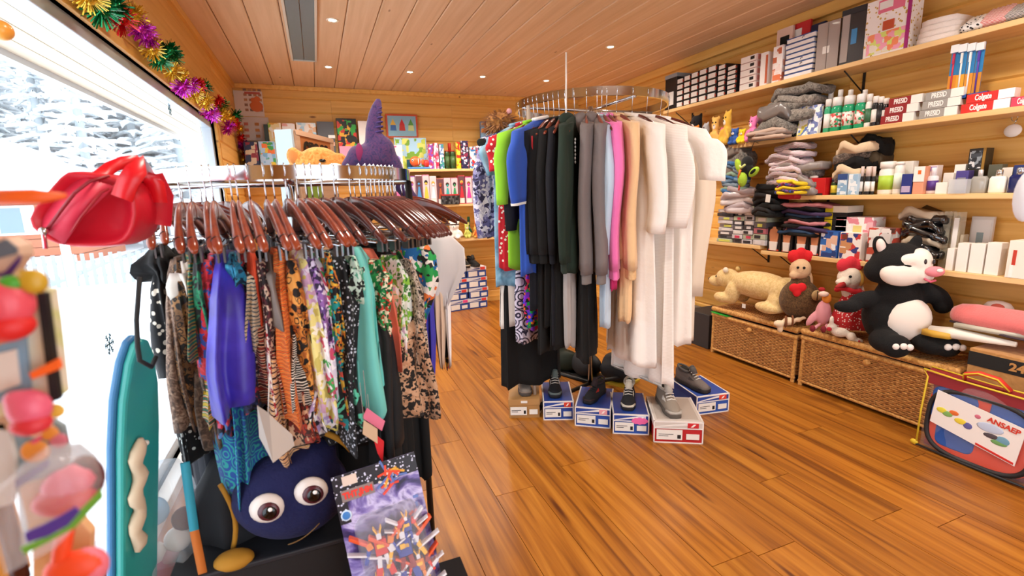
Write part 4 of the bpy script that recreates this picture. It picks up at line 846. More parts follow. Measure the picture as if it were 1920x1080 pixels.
for i, px in enumerate((1548, 1566, 1585, 1612)):
    bottle('white capped dark bottle in the back row behind the green mouthwash', 'r', px-5, px+5, 168, Z2S, plain('d8d4ce', .4), plain('f2efea', .4), off=.13, capw=.85, neck=.25, group='bottles in the back row of the second shelf')
for i, (a, b, tp) in enumerate(((1490, 1512, 192), (1510, 1532, 196))):
    carton(['white leaflet pack with blue and yellow print at the left', 'blue and white flowered napkin pack beside the leaflet'][i], 'r', a, b, tp, Z2S, art([['f0eeea', 'd8d060', 'e8e6e2', '5a78b8', 'f4f2f0'], ['e4e4ec', '8a9ac8', 'f2f2f4', '6a7ab0', 'f0f0f0']][i], 45, i), depth=.03, tilt=-.1, name='leaflet_pack', cat='pack')
def lump(label, name, cat, side, px0, px1, pt, z, mat, off=.03, seed=0, depth=.16, n=3, folds=True, dz=0, group=None, flat=1, yaw=0, part='layer'):
    """soft pile: a stack of folded, sagging layers"""
    o, rz, w_, h = frame_for(side, px0, px1, pt, z, off); h -= dz; rg = random.Random(seed); mats = mat if isinstance(mat, list) else [mat]
    t = thing(name, label, cat, o+Vector((0, 0, dz)), rz+yaw, group); n = int(n*1.8); hh = h/n
    for k in range(n):
        rings = []; W_ = w_*rg.uniform(.8, 1.06); sx = rg.uniform(-.08, .08)*w_; p1 = rg.uniform(0, 6); fq = rg.uniform(1.2, 3.2)
        for zz, sc in ((0, .93), (.22, 1.0), (.75, 1.0), (.97, .9)):
            r = []
            for j in range(26):
                a_ = 2*pi*j/26; c_, s_ = cos(a_), sin(a_); ex = abs(c_)**.45*(1 if c_ > 0 else -1); ey = abs(s_)**.45*(1 if s_ > 0 else -1)
                r.append((sx+W_/2*ex*sc, depth/2+depth/2*ey*sc*(1+.1*sin(5*a_+p1)+.06*sin(9*a_)), k*hh+zz*hh*1.1+hh*.42*sin(fq*ex*1.6+p1)*(.3+.7*min(1, k))-abs(ex)**4*hh*.5*(k > 0)+hh*.16*sin(7*a_+p1)*(zz > .5)))
            rings.append(r)
        obj(part, MB().loft(rings), mats[k % len(mats)], t, None, (rg.uniform(-.05, .05), rg.uniform(-.05, .05), rg.uniform(-.14, .14)))
    return t
KN = fab('mottle', ['3a3633', '6b655f', '8f8982'], 70, .95, 7)
lump('grey knitted hats heaped at the top of the second shelf', 'knitted_hats', 'hats', 'r', 1425, 1520, 166, Z2S, [KN, fab('mottle', ['5a544e', '857d75', 'a8a098'], 70, .95, 8)], seed=3, n=3, dz=.1, off=-.02, depth=.2, part='hat')
lump('grey knitwear in a clear plastic bag under the hats', 'bagged_knitwear', 'knitwear', 'r', 1400, 1476, 205, Z2S, [plain('6f6a68', .3, coat=.8), KN], seed=4, n=2, off=-.05)
lump('beige folded packs hanging over the edge of the second shelf', 'beige_packs', 'pack', 'r', 1392, 1470, 243, Z2S, [plain('b39a8a', .5), plain('8c7a72', .4)], seed=5, n=2, off=-.09, depth=.1)
lump('black shiny cap pile under the grey hats', 'peaked_hats', 'caps', 'r', 1476, 1492, 200, Z2S, BLK, seed=6, n=2, off=.0)
toycols = [['f0a030', 'e8c040', 'f0d890'], ['e890b0', 'e0408a', 'f0c0d0'], ['f0f0f0', 'd8d8d8', 'a0a0a8'], ['e85020', 'f0b030', '2a50a0']]
tl = [(1292, 1312, 232, 'f08a28', 'orange plush leg at the left end of the second shelf'), (1312, 1334, 226, 'a8a8ac', 'grey plush toy in a clear bag beside the orange one'), (1330, 1350, 214, 'e9b860', 'yellow plush duck on the second shelf'), (1346, 1362, 236, 'e04a8c', 'pink toy with a white face on the second shelf'), (1350, 1376, 202, 'e0b040', 'tall yellow banana-like plush on the second shelf'), (1366, 1388, 238, '2c58a8', 'blue and yellow toy car on the second shelf'), (1382, 1400, 240, 'f0d020', 'yellow toy next to the blue car'), (1398, 1424, 214, 'e878b0', 'pink cloth doll leaning on the grey knitwear')]
def plush(label, name, loc, rot, ells, col, extras=(), voxel=.006, cat='plush toy', mat=None, group=None, scale=1, smooth=5):
    t = thing(name, label, cat, loc, rot, group); mb = MB()
    for c, r, *R in ells: mb.ell(c, r, R[0] if R else None, 16, 10)
    obj('body', mb, mat or fab('mottle', [col, col, col], 10, .95), t, remesh=voxel, smooth=smooth)
    for (nm, c, r, cl, *R) in extras: obj(nm, MB().ell(c, r, R[0] if R else None, 14, 8), cl if not isinstance(cl, str) else plain(cl, .9 if nm not in ('eye', 'nose') else .2), t)
    if scale != 1: t.scale = (scale,)*3
    return t
def small_plush(label, side, px0, px1, pt, z, col, name='plush_toy', off=.05, seed=0, muzzle='f0e4d8', ears='round', group=None, dz=0):
    """sitting plush animal filling the given pixels"""
    o, rz, w_, h = frame_for(side, px0, px1, pt, z, off); h -= dz; s = h; k = w_/h
    e = [((0, 0, .3), (.3*k, .22*k, .3)), ((0, -.02, .68), (.27*k, .22*k, .24)), ((-.34*k, -.12, .3), (.1*k, .1*k, .2), (0, .5, 0)), ((.34*k, -.12, .3), (.1*k, .1*k, .2), (0, -.5, 0)), ((-.2*k, -.2*k, .1), (.13*k, .22*k, .1)), ((.2*k, -.2*k, .1), (.13*k, .22*k, .1))]
    if ears == 'round': e += [((-.22*k, 0, .88), (.09*k, .05*k, .1)), ((.22*k, 0, .88), (.09*k, .05*k, .1))]
    else: e += [((-.14*k, .02, .98), (.06*k, .04*k, .2)), ((.14*k, .02, .98), (.06*k, .04*k, .2))]
    e = [(tuple(q*s for q in c), tuple(q*s for q in r), *R) for c, r, *R in e]
    t = plush(label, name, o+Vector((0, 0, dz)), rz+random.Random(seed).uniform(-.4, .4), e, col, voxel=max(.004, s*.045), group=group, smooth=3)
    obj('muzzle', MB().ell((0, -.21*s*k, .62*s), (.1*s*k, .06*s*k, .08*s)), plain(muzzle, .9), t)
    obj('nose', MB().ell((0, -.27*s*k, .65*s), (.03*s*k, .02*s, .025*s), n=8, m=6), plain('1a1210', .3), t)
    for q in (-1, 1): obj('eye', MB().ell((q*.1*s*k, -.22*s*k, .74*s), (.024*s, .02*s, .026*s), n=8, m=6), plain('0c0a0a', .15), t)
    return t
for i, (a, b, tp, c_, lab) in enumerate(tl): small_plush(lab, 'r', a, b, tp, Z2S, c_, off=.0, seed=i, name='plush_toy')
small_plush('black plush dog behind the orange toy near the robes', 'r', 1288, 1322, 210, Z2S, '15151a', off=.12, seed=9)
# ---- third shelf, right wall
def flacon(label, px0, px1, pt, col, capc, off=.04, z=Z3S, capw=.3, glass=False, side='r'):
    o, rz, w_, h = frame_for(side, px0, px1, pt, z, off); t = thing('perfume_bottle', label, 'perfume', o, rz)
    hb = h*.72; rings = []
    for zz, s in ((0, .9), (.004, 1), (hb*.85, 1), (hb, .8)):
        rings.append([((w_/2*.96)*s*(abs(cos(q))**.5)*(1 if cos(q) > 0 else -1), .02+.018*s*(abs(sin(q))**.5)*(1 if sin(q) > 0 else -1), zz) for q in [2*pi*j/24 for j in range(24)]])
    obj('flacon', MB().loft(rings), plain(col, .12, coat=.4), t); obj('cap', MB().lathe([(w_*capw*.5, hb), (w_*capw*.5, h*.98), (w_*capw*.4, h)], (0, .02, 0), 16), capc, t)
    return t
carton('bright red gift box with white bow on the third shelf', 'r', 1508, 1546, 334, Z3S, plain('c0151c', .45), depth=.1, name='gift_box', parts=(('trim', .05, .9, -.02, .12, plain('2a2024', .5)),), extra=lambda t, w_, h: obj('bow', MB().ell((-w_*.2, .02, h+.008), (.03, .02, .012)), plain('e8e0dc', .6), t))
bottle('dark green bottle with lemon label on the third shelf', 'r', 1553, 1566, 336, Z3S, plain('27421e', .3), plain('1a2a40', .4), lab=plain('e0d040', .5), neck=.15, capw=.9)
carton('pale blue face cream box, left of two', 'r', 1568, 1586, 326, Z3S, plain('a8c4dc', .4), depth=.05, front=art(['b8d0e4', 'dfeaf2', '8ab0d0'], 40, 1), name='cream_box', parts=(('lid', 0, 1, .72, 1, plain('2c4a86', .5)),))
carton('pale blue face cream box, right of two', 'r', 1588, 1606, 326, Z3S, plain('b8d0e4', .4), depth=.05, front=art(['c8dcea', 'e8f0f6', '9abcd8'], 40, 2), name='cream_box')
carton('white and blue box behind the pale blue ones', 'r', 1588, 1612, 310, Z3S, plain('cfdbe8', .4), off=.09, depth=.05, name='cream_box', parts=(('band', 0, 1, .55, .75, plain('203a78', .5)),))
for i, (a, b) in enumerate(((1608, 1614), (1616, 1628), (1630, 1636))):
    bottle(['thin black and white tube, left of the three', 'black and white deodorant with blue band, middle of the three', 'thin black deodorant next to the lime tin'][i], 'r', a, b, 312, Z3S, plain('1a1a20', .4), plain('e8d4cc', .4), lab=plain('e8e6e4', .5), neck=.35, capw=.95, name='deodorant', cat='deodorant')
bottle('wide cream jar with lime green label', 'r', 1638, 1667, 303, Z3S, plain('efeae2', .4), plain('f2eee8', .4), lab=plain('a8c83a', .5), neck=.2, capw=1.0, name='cream_jar', cat='jar')
bottle('white lotion bottle with a small green print', 'r', 1668, 1686, 303, Z3S, plain('f0ece6', .4), plain('f4f0ea', .4), lab=plain('dfeadb', .5), neck=.1, capw=.9, name='lotion_bottle')
carton('white box behind the white lotion bottle', 'r', 1688, 1706, 302, Z3S, plain('ece8e0', .5), off=.12, depth=.05, name='box')
carton('navy blue cream box with pink lower part', 'r', 1687, 1707, 326, Z3S, plain('25327e', .4), depth=.05, name='cream_box', parts=(('print', .1, .9, .1, .4, plain('b8a8c8', .5)),))
carton('peach box with white top and orange mark', 'r', 1709, 1729, 312, Z3S, plain('e09a7a', .4), depth=.05, name='soap_box', parts=(('top_band', 0, 1, .45, 1, plain('f0ece6', .4)), ('mark', .4, .7, .72, .86, plain('e06a20', .5))))
bottle('white bottle with purple oval label', 'r', 1731, 1751, 314, Z3S, plain('e8dfe4', .35), plain('eee8ec', .4), lab=plain('54328c', .5), neck=.3, capw=.5, name='lotion_bottle')
carton('pale pink box behind the purple labelled bottle', 'r', 1734, 1752, 310, Z3S, plain('e8d8d4', .5), off=.11, depth=.05, name='box', parts=(('print', .1, .9, .8, .95, plain('8a6ab8', .5)),))
carton('low white soap box between the bottles', 'r', 1752, 1774, 342, Z3S, plain('f0ebe2', .5), depth=.06, name='soap_box')
carton('cream white box behind the low soap box', 'r', 1764, 1784, 324, Z3S, plain('efe9e0', .5), off=.12, depth=.05, name='box')
carton('white box standing at the rear beside the dark gold box', 'r', 1783, 1804, 308, Z3S, plain('f0ebe2', .5), off=.14, depth=.05, name='box')
carton('purple perfume box with a silver window', 'r', 1787, 1811, 320, Z3S, plain('4a3f86', .4), off=.06, depth=.05, name='perfume_box', parts=(('window', .15, .85, .15, .7, plain('a8a8b8', .25, .6)),))
t = carton('clear glass box with silver edges in front of the purple box', 'r', 1776, 1810, 336, Z3S, plain('e8eef2', .1, alpha=.35), off=-.005, depth=.04, name='glass_box', cat='box')
carton('tall dark box with gold side at the back of the third shelf', 'r', 1806, 1838, 278, Z3S, plain('2e2a22', .35), off=.13, depth=.07, name='perfume_box', parts=(('picture', .1, .8, .55, .95, art(['d8d8d8', '3a4048', '8a949c', '20242a'], 50, 3)), ('gold_side', .85, 1, 0, 1, plain('a8803a', .4, .5))))
flacon('square grey glass perfume bottle with pale label', 1814, 1845, 318, 'a09e98', plain('e8e8ea', .2, .6)); flacon('cream white perfume bottle with rounded corners', 1848, 1881, 318, 'f2ede2', plain('c8c4bc', .2, .8), capw=.4)
flacon('navy blue perfume bottle at the right end', 1884, 1925, 314, '12205a', plain('b8c0d0', .2, .8), capw=.4)
for i, (a, b, tp, c_, lab) in enumerate([(1846, 1872, 308, '5a5a4a', 'olive box behind the grey perfume bottle'), (1872, 1892, 314, 'e8e2d8', 'white box behind the cream perfume bottle'), (1893, 1925, 309, '20306e', 'blue box behind the navy perfume bottle'), (1708, 1724, 318, 'ece6dc', 'white box behind the peach soap box')]): carton(lab, 'r', a, b, tp, Z3S, plain(c_, .5), off=.13, depth=.05, name='box')
lump('grey and cream fur slippers heaped with a black strap on the third shelf', 'fur_slippers', 'slippers', 'r', 1548, 1622, 268, Z3S, [fab('mottle', ['2c2420', '5a4c44', '8a7a6c'], 70, .95, 10), plain('d8c0a0', .95), BLK], seed=8, n=3, off=.03, dz=.08, part='slipper')
lump('black leather gloves on top of the fur slippers', 'black_gloves', 'gloves', 'r', 1595, 1645, 258, Z3S, [BLK, plain('4a3c28', .8)], seed=9, n=2, off=.1, dz=.15, part='glove')
STR = fab('wave', ['d8a8b0', '6a9ab8', 'e8e0dc', '8aa870', 'c87a90', '2a2a30'], 40, .9, 4)
lump('striped multicolour beach towels piled under the second shelf', 'striped_towels', 'towels', 'r', 1430, 1502, 272, Z3S, [STR, fab('wave', ['c890a8', 'e8d0d8', '70a0b8', 'f0e8e0'], 50, .9, 5)], seed=10, n=5, off=-.03, dz=.07, part='towel')
lump('crumpled grey scarves in clear wrap on the third shelf', 'grey_scarves', 'scarves', 'r', 1430, 1530, 305, Z3S, [plain('8a8280', .4, coat=.5), KN], seed=11, n=3, off=-.02, part='scarf')
lump('red cloth folded at the edge of the third shelf', 'red_cloth', 'cloth', 'r', 1450, 1490, 340, Z3S, [plain('b01820', .7), BLK], seed=12, n=2, off=-.06, part='fold', dz=-.02)
# the packed piles between the two shelves near the robes
SP = Z4S+.035
PKc = [plain('b8b2b4', .3, coat=.6), plain('8f8a90', .3, coat=.6), plain('d0ccce', .35, coat=.5), plain('5a565c', .35), plain('a8606a', .5), plain('c8c4c8', .3), plain('3a383e', .4), plain('b0b8a0', .4)]
rp = random.Random(21)
for ci, (a, b, tp, n, lab) in enumerate([(1344, 1371, 392, 9, 'tights pack in the left stack on the short shelf'), (1372, 1390, 388, 8, 'tights pack in the middle stack on the short shelf'), (1391, 1409, 386, 8, 'tights pack in the third stack on the short shelf'), (1411, 1434, 384, 7, 'tights pack in the right stack on the short shelf')]):
    o, rz, w_, h = frame_for('r', a, b, tp, SP, -.0); hh = h/n
    for k in range(n):
        t = thing('tights_pack', ('%s ' % ['lowest', 'second', 'third', 'fourth', 'fifth', 'sixth', 'seventh', 'eighth', 'ninth'][k])+lab, 'pack', o+Vector((rp.uniform(0, .012), rp.uniform(-.008, .008), k*hh)), rz+rp.uniform(-.1, .1), 'packed tights on the short shelf')
        obj('pack', MB().box(-w_/2, w_/2, 0, .18, .001, hh-.002), rp.choice(PKc), t, bevel=.003); obj('label', MB().box(-w_*rp.uniform(.1, .4), w_*rp.uniform(.1, .4), -.0015, .002, hh*.2, hh*.75), plain(rp.choice(['e8e4e2', 'd8d4d6', 'c83a5a', 'd0d460', '2a2a30', 'e0dcd8']), .5), t)
lump('pale plastic wrapped shirts piled on the tights packs', 'wrapped_shirts', 'shirts', 'r', 1342, 1408, 352, SP, [plain('c0b4b8', .3, coat=.7), plain('a89aa0', .3, coat=.7), plain('d8d0d2', .3, coat=.7)], seed=13, n=3, off=-.02, dz=.235, part='shirt')
lump('blue jeans folded in a stack above the wrapped shirts', 'folded_jeans', 'jeans', 'r', 1344, 1376, 302, SP, [plain('6a86a0', .9), plain('3a6a9c', .9), plain('87a08a', .9), plain('7a8a98', .9)], seed=14, n=6, off=-.01, dz=.37, part='jeans')
lump('grey folded jumpers on top of the jeans stack', 'grey_jumpers', 'jumpers', 'r', 1346, 1384, 276, SP, [plain('8a8078', .95), KN], seed=15, n=2, off=.0, dz=.55, part='jumper')
lump('black trousers with white tag hanging over the shelf end', 'black_folded_trousers', 'trousers', 'r', 1402, 1452, 345, SP, [BLK, plain('17171c', .8), BLK], seed=16, n=4, off=-.05, dz=.22, part='fold')
tg = P(1440, 372, 0, 3.02); tag(obj('price_tag', MB().box(-.018, .018, -.001, .001, -.028, .028), LB, None, tg, (.1, .15, -pi/2+.1)), 'white price tag hanging on the black folded trousers', 'price tag')
lump('yellow edged towel with red and blue print folded on the shelf end', 'yellow_edged_towel', 'towel', 'r', 1440, 1492, 338, SP, [plain('e0c020', .9), fab('floral', ['a02a4a', '2a50a0', '202024', '6a3a7a'], 30, seed=31)], seed=17, n=3, off=-.09, dz=.38, part='layer', depth=.12)
t = plush('black and lime green goblin plush hanging between the shelves', 'goblin_plush', P(1400, 318, 0, 2.99), -pi/2, [((0, 0, 0), (.05, .04, .055)), ((0, 0, .05), (.045, .04, .05))], '101012', voxel=.006)
LIME = plain('a8cc3a', .95, bump=1, bscale=150)
obj('ear', MB().ell((-.065, -.01, .03), (.03, .018, .06), (0, -.5, 0)), LIME, t); obj('ear', MB().ell((.075, -.01, -.02), (.05, .018, .028), (0, -.6, 0)), LIME, t); obj('ear_inside', MB().ell((.08, -.025, -.018), (.028, .008, .012), (0, -.6, 0)), BLK, t)
obj('snout', MB().ell((-.005, -.03, -.07), (.035, .03, .055)), LIME, t); obj('brow', MB().tube([(-.02, -.05, .03), (.0, -.052, .015), (.03, -.05, .035)], .008, 8), plain('cfd88a', .9), t); obj('beak', MB().tube([(-.01, -.05, .0), (-.02, -.06, -.06)], [.009, .004], 8), plain('e8721c', .6), t)
obj('tongue', MB().tube([(-.02, -.04, -.11), (-.02, -.045, -.15)], .006, 8), plain('d8441c', .6), t); obj('loop', MB().tube([(0, 0, .09), (0, .06, .2), (0, .104, Z2S-.014-t.location.z)], .002, 5), BLK, t)
# ---- lowest shelf, right wall
SKIN = plain('c8845c', .6)
def torso(i, a, b, tp):
    o, rz, w_, h = frame_for('r', a, b, tp, Z4S, .012)
    t = thing('underwear_pack', 'black card pack with a cut-out underwear torso, %s' % ['leftmost of four', 'second of four', 'third of four', 'next to the blue box'][i], 'pack', o, rz, 'underwear card packs on the lowest shelf')
    obj('card', MB().box(-w_/2, w_/2, .01, .05, 0, h*.97), plain('131216', .5), t)
    pts = [(-.22, .25), (-.3, .5), (-.34, .72), (-.3, .86), (-.12, .93), (-.08, 1.0), (.08, 1.0), (.12, .93), (.3, .86), (.34, .72), (.3, .5), (.22, .25)]
    obj('torso_print', MB().prism([(x*w_, z*h) for x, z in pts], .004, .01), SKIN, t); obj('brief_print', MB().prism([(x*w_, z*h) for x, z in [(-.3, .4), (-.24, .05), (.24, .05), (.3, .4)]], .0, .009), plain('e8e2dc', .6), t)
    obj('lettering', MB().box(-w_*.4, w_*.4, .008, .011, h*.03, h*.09), plain('c8402a', .5), t)
for i, (a, b, tp) in enumerate(((1436, 1460, 425), (1462, 1482, 426), (1487, 1512, 428), (1514, 1534, 430))): torso(i, a, b, tp)
BLUEB = art(['1f4f9a', 'e8ecf2', '2f6ab8', 'e0b8a0', '183a7c'], 28, 5)
carton('blue and white packaged box with baby pictures', 'r', 1535, 1568, 433, Z4S, plain('2456a4', .4), BLUEB, depth=.1, name='box')
carton('white box with pink flowers lying on the blue box', 'r', 1560, 1630, 407, Z4S, art(['f0e8e6', 'e8b8c0', 'f4f0ee', 'e08a98', 'f0ece8'], 30, 6), off=.06, depth=.12, name='box', dz=.115, parts=(('yellow_oval', .5, .72, .35, .65, plain('e0d080', .5)),))
carton('box with a small dog and a red and blue flag picture', 'r', 1571, 1612, 436, Z4S, plain('efe9e4', .4), art(['f0ebe6', 'c83a34', 'f2eeea', '2a3a80', 'c89060', 'f4f0ec'], 26, 7), depth=.1, name='box', parts=(('photo', .1, .35, .75, .93, plain('7a3a28', .5)),))
carton('clear box with red and white toy set beside the cat', 'r', 1622, 1664, 428, Z4S, art(['d8d0cc', 'c83a24', '5a3024', 'e8e0dc', 'b8442a'], 30, 8), depth=.1, name='toy_box', parts=(('label', .05, .5, .72, .95, LB),))
for i in range(5):
    o, rz, w_, h = frame_for('r', 1543, 1584, 386, Z4S+.115, .06); hh = h/5
    t = thing('board_game', '%s flat box with %s in the pile above the blue box' % (['lowest', 'second', 'third', 'fourth', 'topmost'][i], 'a yellow edge' if i < 4 else 'a white and yellow top'), 'box', o+Vector((0, 0, i*hh)), rz, 'flat boxes above the blue box')
    obj('carton', MB().box(-w_/2, w_/2, 0, .15, .001, hh-.001), plain('17181e' if i < 4 else 'e8e0d0', .5), t, bevel=.001); obj('yellow_label', MB().box(-w_/2-.001, -w_*.15, -.001, .02, .002, hh-.003), plain('e0c81c', .5), t)
lump('dark clothes with pink and green hems piled over the underwear packs', 'dark_clothes', 'clothes', 'r', 1452, 1540, 383, Z4S, [BLK, plain('1c3a5c', .8), plain('3a2850', .8), BLK, plain('c07a80', .8)], seed=18, n=6, off=.0, dz=.125, part='garment')
lump('black glossy bags lying on the lowest shelf behind the cat', 'glossy_bags', 'bags', 'r', 1672, 1756, 392, Z4S, [plain('0c0c10', .15, coat=1), plain('17171c', .2, coat=1), plain('c8b8a0', .4), plain('0e0e12', .2, coat=1)], seed=19, n=4, off=.05, dz=.05, part='bag')
for i, (a, b, tp) in enumerate(((1757, 1770, 396), (1774, 1789, 398), (1792, 1797, 440))):
    carton(['tall clear acrylic stand behind the cat head', 'clear acrylic tube with a white card, right of the taller stand', 'thin low acrylic strip beside the tube'][i], 'r', a, b, tp, Z4S, plain('e8e0c8', .1, alpha=.3), off=.09, depth=.05, name='acrylic_stand', cat='stand', parts=(('card', .2, .8, .35, .9, plain('e8e4e0', .5)),) if i == 1 else ())
carton('white framed picture with a grey blue centre on the lowest shelf', 'r', 1808, 1850, 406, Z4S, plain('cfc8c2', .4), off=.19, depth=.02, name='framed_picture', cat='picture', parts=(('mount', .08, .92, .06, .94, plain('ddd8d4', .5)), ('picture', .33, .64, .22, .7, plain('8a9a9c', .5))))
for i, (a, b, tp) in enumerate(((1771, 1784, 466), (1789, 1810, 456), (1813, 1840, 457), (1843, 1870, 455), (1862, 1877, 456))):
    carton('plain white cosmetic box, %s on the lowest shelf' % ['small one just right of the cat nose', 'second from the cat', 'third from the cat', 'fourth from the cat', 'last and set further back'][i], 'r', a, b, tp, Z4S, plain('f0e8e0', .45), off=.02 if i < 4 else .1, depth=.06, name='cosmetic_box', cat='box', group='white cosmetic boxes')
carton('white paper bag with a red label at the right end of the lowest shelf', 'r', 1882, 1930, 452, Z4S, plain('efe6da', .6), off=.0, depth=.12, name='paper_bag', cat='bag', parts=(('red_label', .22, .36, .35, .75, plain('c0341c', .5)), ('flap', .15, .3, .02, .35, plain('f4f0ea', .6))))
mr = thing('round_tag', 'round white mirror tag hanging from a metal hook on the right wall', 'mirror', P(1899, 245, 0, 3.3), -pi/2); obj('disc', MB().ell((0, 0, 0), (.036, .012, .032)), plain('f0ece8', .3), mr); obj('hook', MB().tube([(.012*cos(q), 0, .06+.014*sin(q)) for q in [i*.5 for i in range(13)]]+[(0, 0, .03)], .002, 6), CHROME, mr)
# ---- back wall: upper shelf
ZB1, ZB2, ZB3 = 1.675, 1.27, .855
bx = [
 ('dark blue round monster picture box at the left end', 462, 489, 265, .0, plain('14284e', .5), art(['14284e', '2a5a8c', '14284e', 'c8b8a0', '8a2a3a'], 25, 9)),
 ('pale blue box with orange and green fish', 490, 521, 265, .0, plain('a8c4e0', .5), art(['a8c8e8', 'a8c8e8', 'e8742a', '78b0d8', '3a9a4a', 'e0c030'], 24, 10)),
 ('thin dark green game box at the rear left', 504, 512, 233, .13, plain('2a3a34', .5), None), ('yellow and green game box at the rear', 512, 537, 230, .14, art(['e8d8a0', '8ab84a', 'f0e8d8', 'e0a840'], 25, 11), None),
 ('white and pink game box at the rear', 538, 562, 231, .14, art(['f0e8e4', 'e8b0a8', 'f4f0ec'], 20, 12), None), ('green edged picture box', 564, 601, 230, .14, art(['a8cce0', 'f0e8e0', 'c8e0e8', 'e0b088'], 22, 13), None),
 ('dark grey game box with peach stripe', 602, 634, 228, .13, plain('4e5054', .5), None), ('black game box with bright caterpillar picture', 638, 676, 222, .12, plain('151412', .5), art(['15140f', '15140f', '2a9a3a', '15140f', 'd8a02a', 'c0301c'], 22, 14)),
 ('white game box behind the purple plush', 678, 721, 227, .13, plain('ece6e2', .5), None), ('landscape picture box with green meadow', 742, 803, 258, .12, plain('9ac4dc', .5), art(['a8d0e8', 'b8cc50', 'd8dc70', 'a8d0e8', '7aa83a'], 18, 15)),
 ('white box with a smiling child picture', 727, 757, 272, .02, plain('efe8e8', .5), art(['f4eef0', 'd85a8c', 'f0e0d8', 'f4f0f0', '8a70c0'], 22, 16)),
 ('purple and white slim box', 805, 814, 270, .02, art(['8a4ab0', 'f0e8ee', 'c83a5a'], 40, 17), None), ('pink and white slim box', 815, 824, 268, .02, art(['e888a8', 'f4eef0', 'c83050'], 40, 18), None), ('blue and white slim box', 826, 834, 270, .02, art(['5a80b8', 'f0f0f0', '3a9a8a'], 40, 19), None),
 ('yellow and red slim box', 857, 865, 266, .02, art(['e8c820', 'e8d850', 'c8301c'], 40, 20), None), ('navy box with silver flecks', 866, 880, 264, .02, art(['1a1f3e', '2a2a58', 'd8d8e8', '1a1f3e', '8a2a4a'], 50, 21), None),
 ('red and white dotted box', 882, 893, 275, .02, art(['f0e8e4', 'c82a30', 'f0ecea', '3a7ab8'], 45, 22), None), ('red, white and blue box', 894, 904, 273, .02, art(['c82a30', 'f0ecea', 'f4f0f0', '5a80b8'], 45, 23), None), ('white and red box at the right end', 905, 916, 275, .02, art(['f0e8e4', 'f4f0ee', 'c8404a'], 45, 24), None),
 ('pink box hidden behind the plush', 640, 664, 274, .05, plain('e088a0', .5), None), ('green topped box on the upper back shelf', 566, 600, 262, .06, art(['e8ece8', '5ab06a', 'f0f0ee'], 25, 27), None)]
for lab, a, b, tp, off, mt, fr in bx: carton(lab+' on the upper back shelf' if 'back shelf' not in lab else lab, 'b', a, b, tp, ZB1, mt, fr, off=off, depth=.1 if off < .1 else .03, name='game_box', gap=.97)
sv = [x for x in bpy.data.objects if x.get('label', '').startswith('dark grey game box')][0]
obj('stripe', MB().box(-.08, .08, -.003, .001, .26, .3), plain('d8a890', .5), sv); obj('sticker', MB().box(.02, .09, -.003, .001, .34, .37), LB, sv)
for i, (a, b) in enumerate(((836, 845), (846, 856))):
    bottle('dark green tin with silver band, %s of the pair' % ['left', 'right'][i], 'b', a, b, 282, ZB1, plain('2a4a22', .3), plain('b82a20', .5), neck=.05, capw=.95, name='tin', cat='tin', lab=plain('4a6a3a', .4), group='dark green tins')
bottle('red topped tube behind the green tins', 'b', 841, 851, 268, ZB1, plain('c8a05a', .5), plain('c82a20', .5), off=.1, name='tube', cat='tube', neck=.4, capw=.6)
t = thing('toy_fish', 'round orange toy fish on a blue stand on the upper back shelf', 'toy', frame_for('b', 757, 805, 290, ZB1, .03)[0])
obj('base', MB().box(-.1, .15, -.03, .05, 0, .022), plain('4a88c8', .4), t, bevel=.006); obj('body', MB().ell((-.01, 0, .085), (.062, .04, .058)), plain('e8622a', .4), t); obj('stripe', MB().lathe([(.0415, -.004), (.0415, .004)], n=20), plain('f4ece4', .5), t, (.02, 0, .085), (0, pi/2, 0)); obj('eye', MB().ell((-.045, -.03, .095), (.012, .008, .014)), plain('f4f4f4', .2), t); obj('pupil', MB().ell((-.048, -.037, .095), (.006, .004, .007)), BLK, t)
obj('tail', MB().ell((.075, 0, .08), (.02, .012, .035)), plain('e8622a', .4), t); obj('side_toy', MB().ell((.115, 0, .06), (.035, .03, .045)), plain('c83028', .4), t); obj('backdrop', MB().box(-.1, -.04, .03, .04, .02, .11), plain('184858', .5), t)
# gnome picture
o = P(722, 217, 1, YB-.03); o2 = P(784, 256, 1, YB-.03)
t = thing('picture_puzzle', 'red edged card with three coloured gnome figures leaning above the upper back shelf', 'picture', (o.x, YB-.045, o2.z+.0)); W_ = o2.x-o.x; Hh = o.z-o2.z+.02
obj('card', MB().box(0, W_, 0, .02, -.02, Hh), plain('c8502c', .5), t); obj('sky_print', MB().box(.02, W_-.02, -.001, .002, 0, Hh-.02), plain('8ab8cc', .5), t)
for i, (c1, c2) in enumerate((('e0b84a', '3a68a8'), ('c82a2c', 'c83a30'), ('58a048', 'c8d890'))):
    x0 = W_*(.22+.28*i); obj('gnome_print', MB().prism([(x0-.035, .06), (x0+.035, .06), (x0+.028, .12), (x0-.028, .12)], -.003, 0), plain(c2, .6), t); obj('hat_print', MB().prism([(x0-.032, .12), (x0+.032, .12), (x0, .19)], -.003, 0), plain(c1, .6), t)
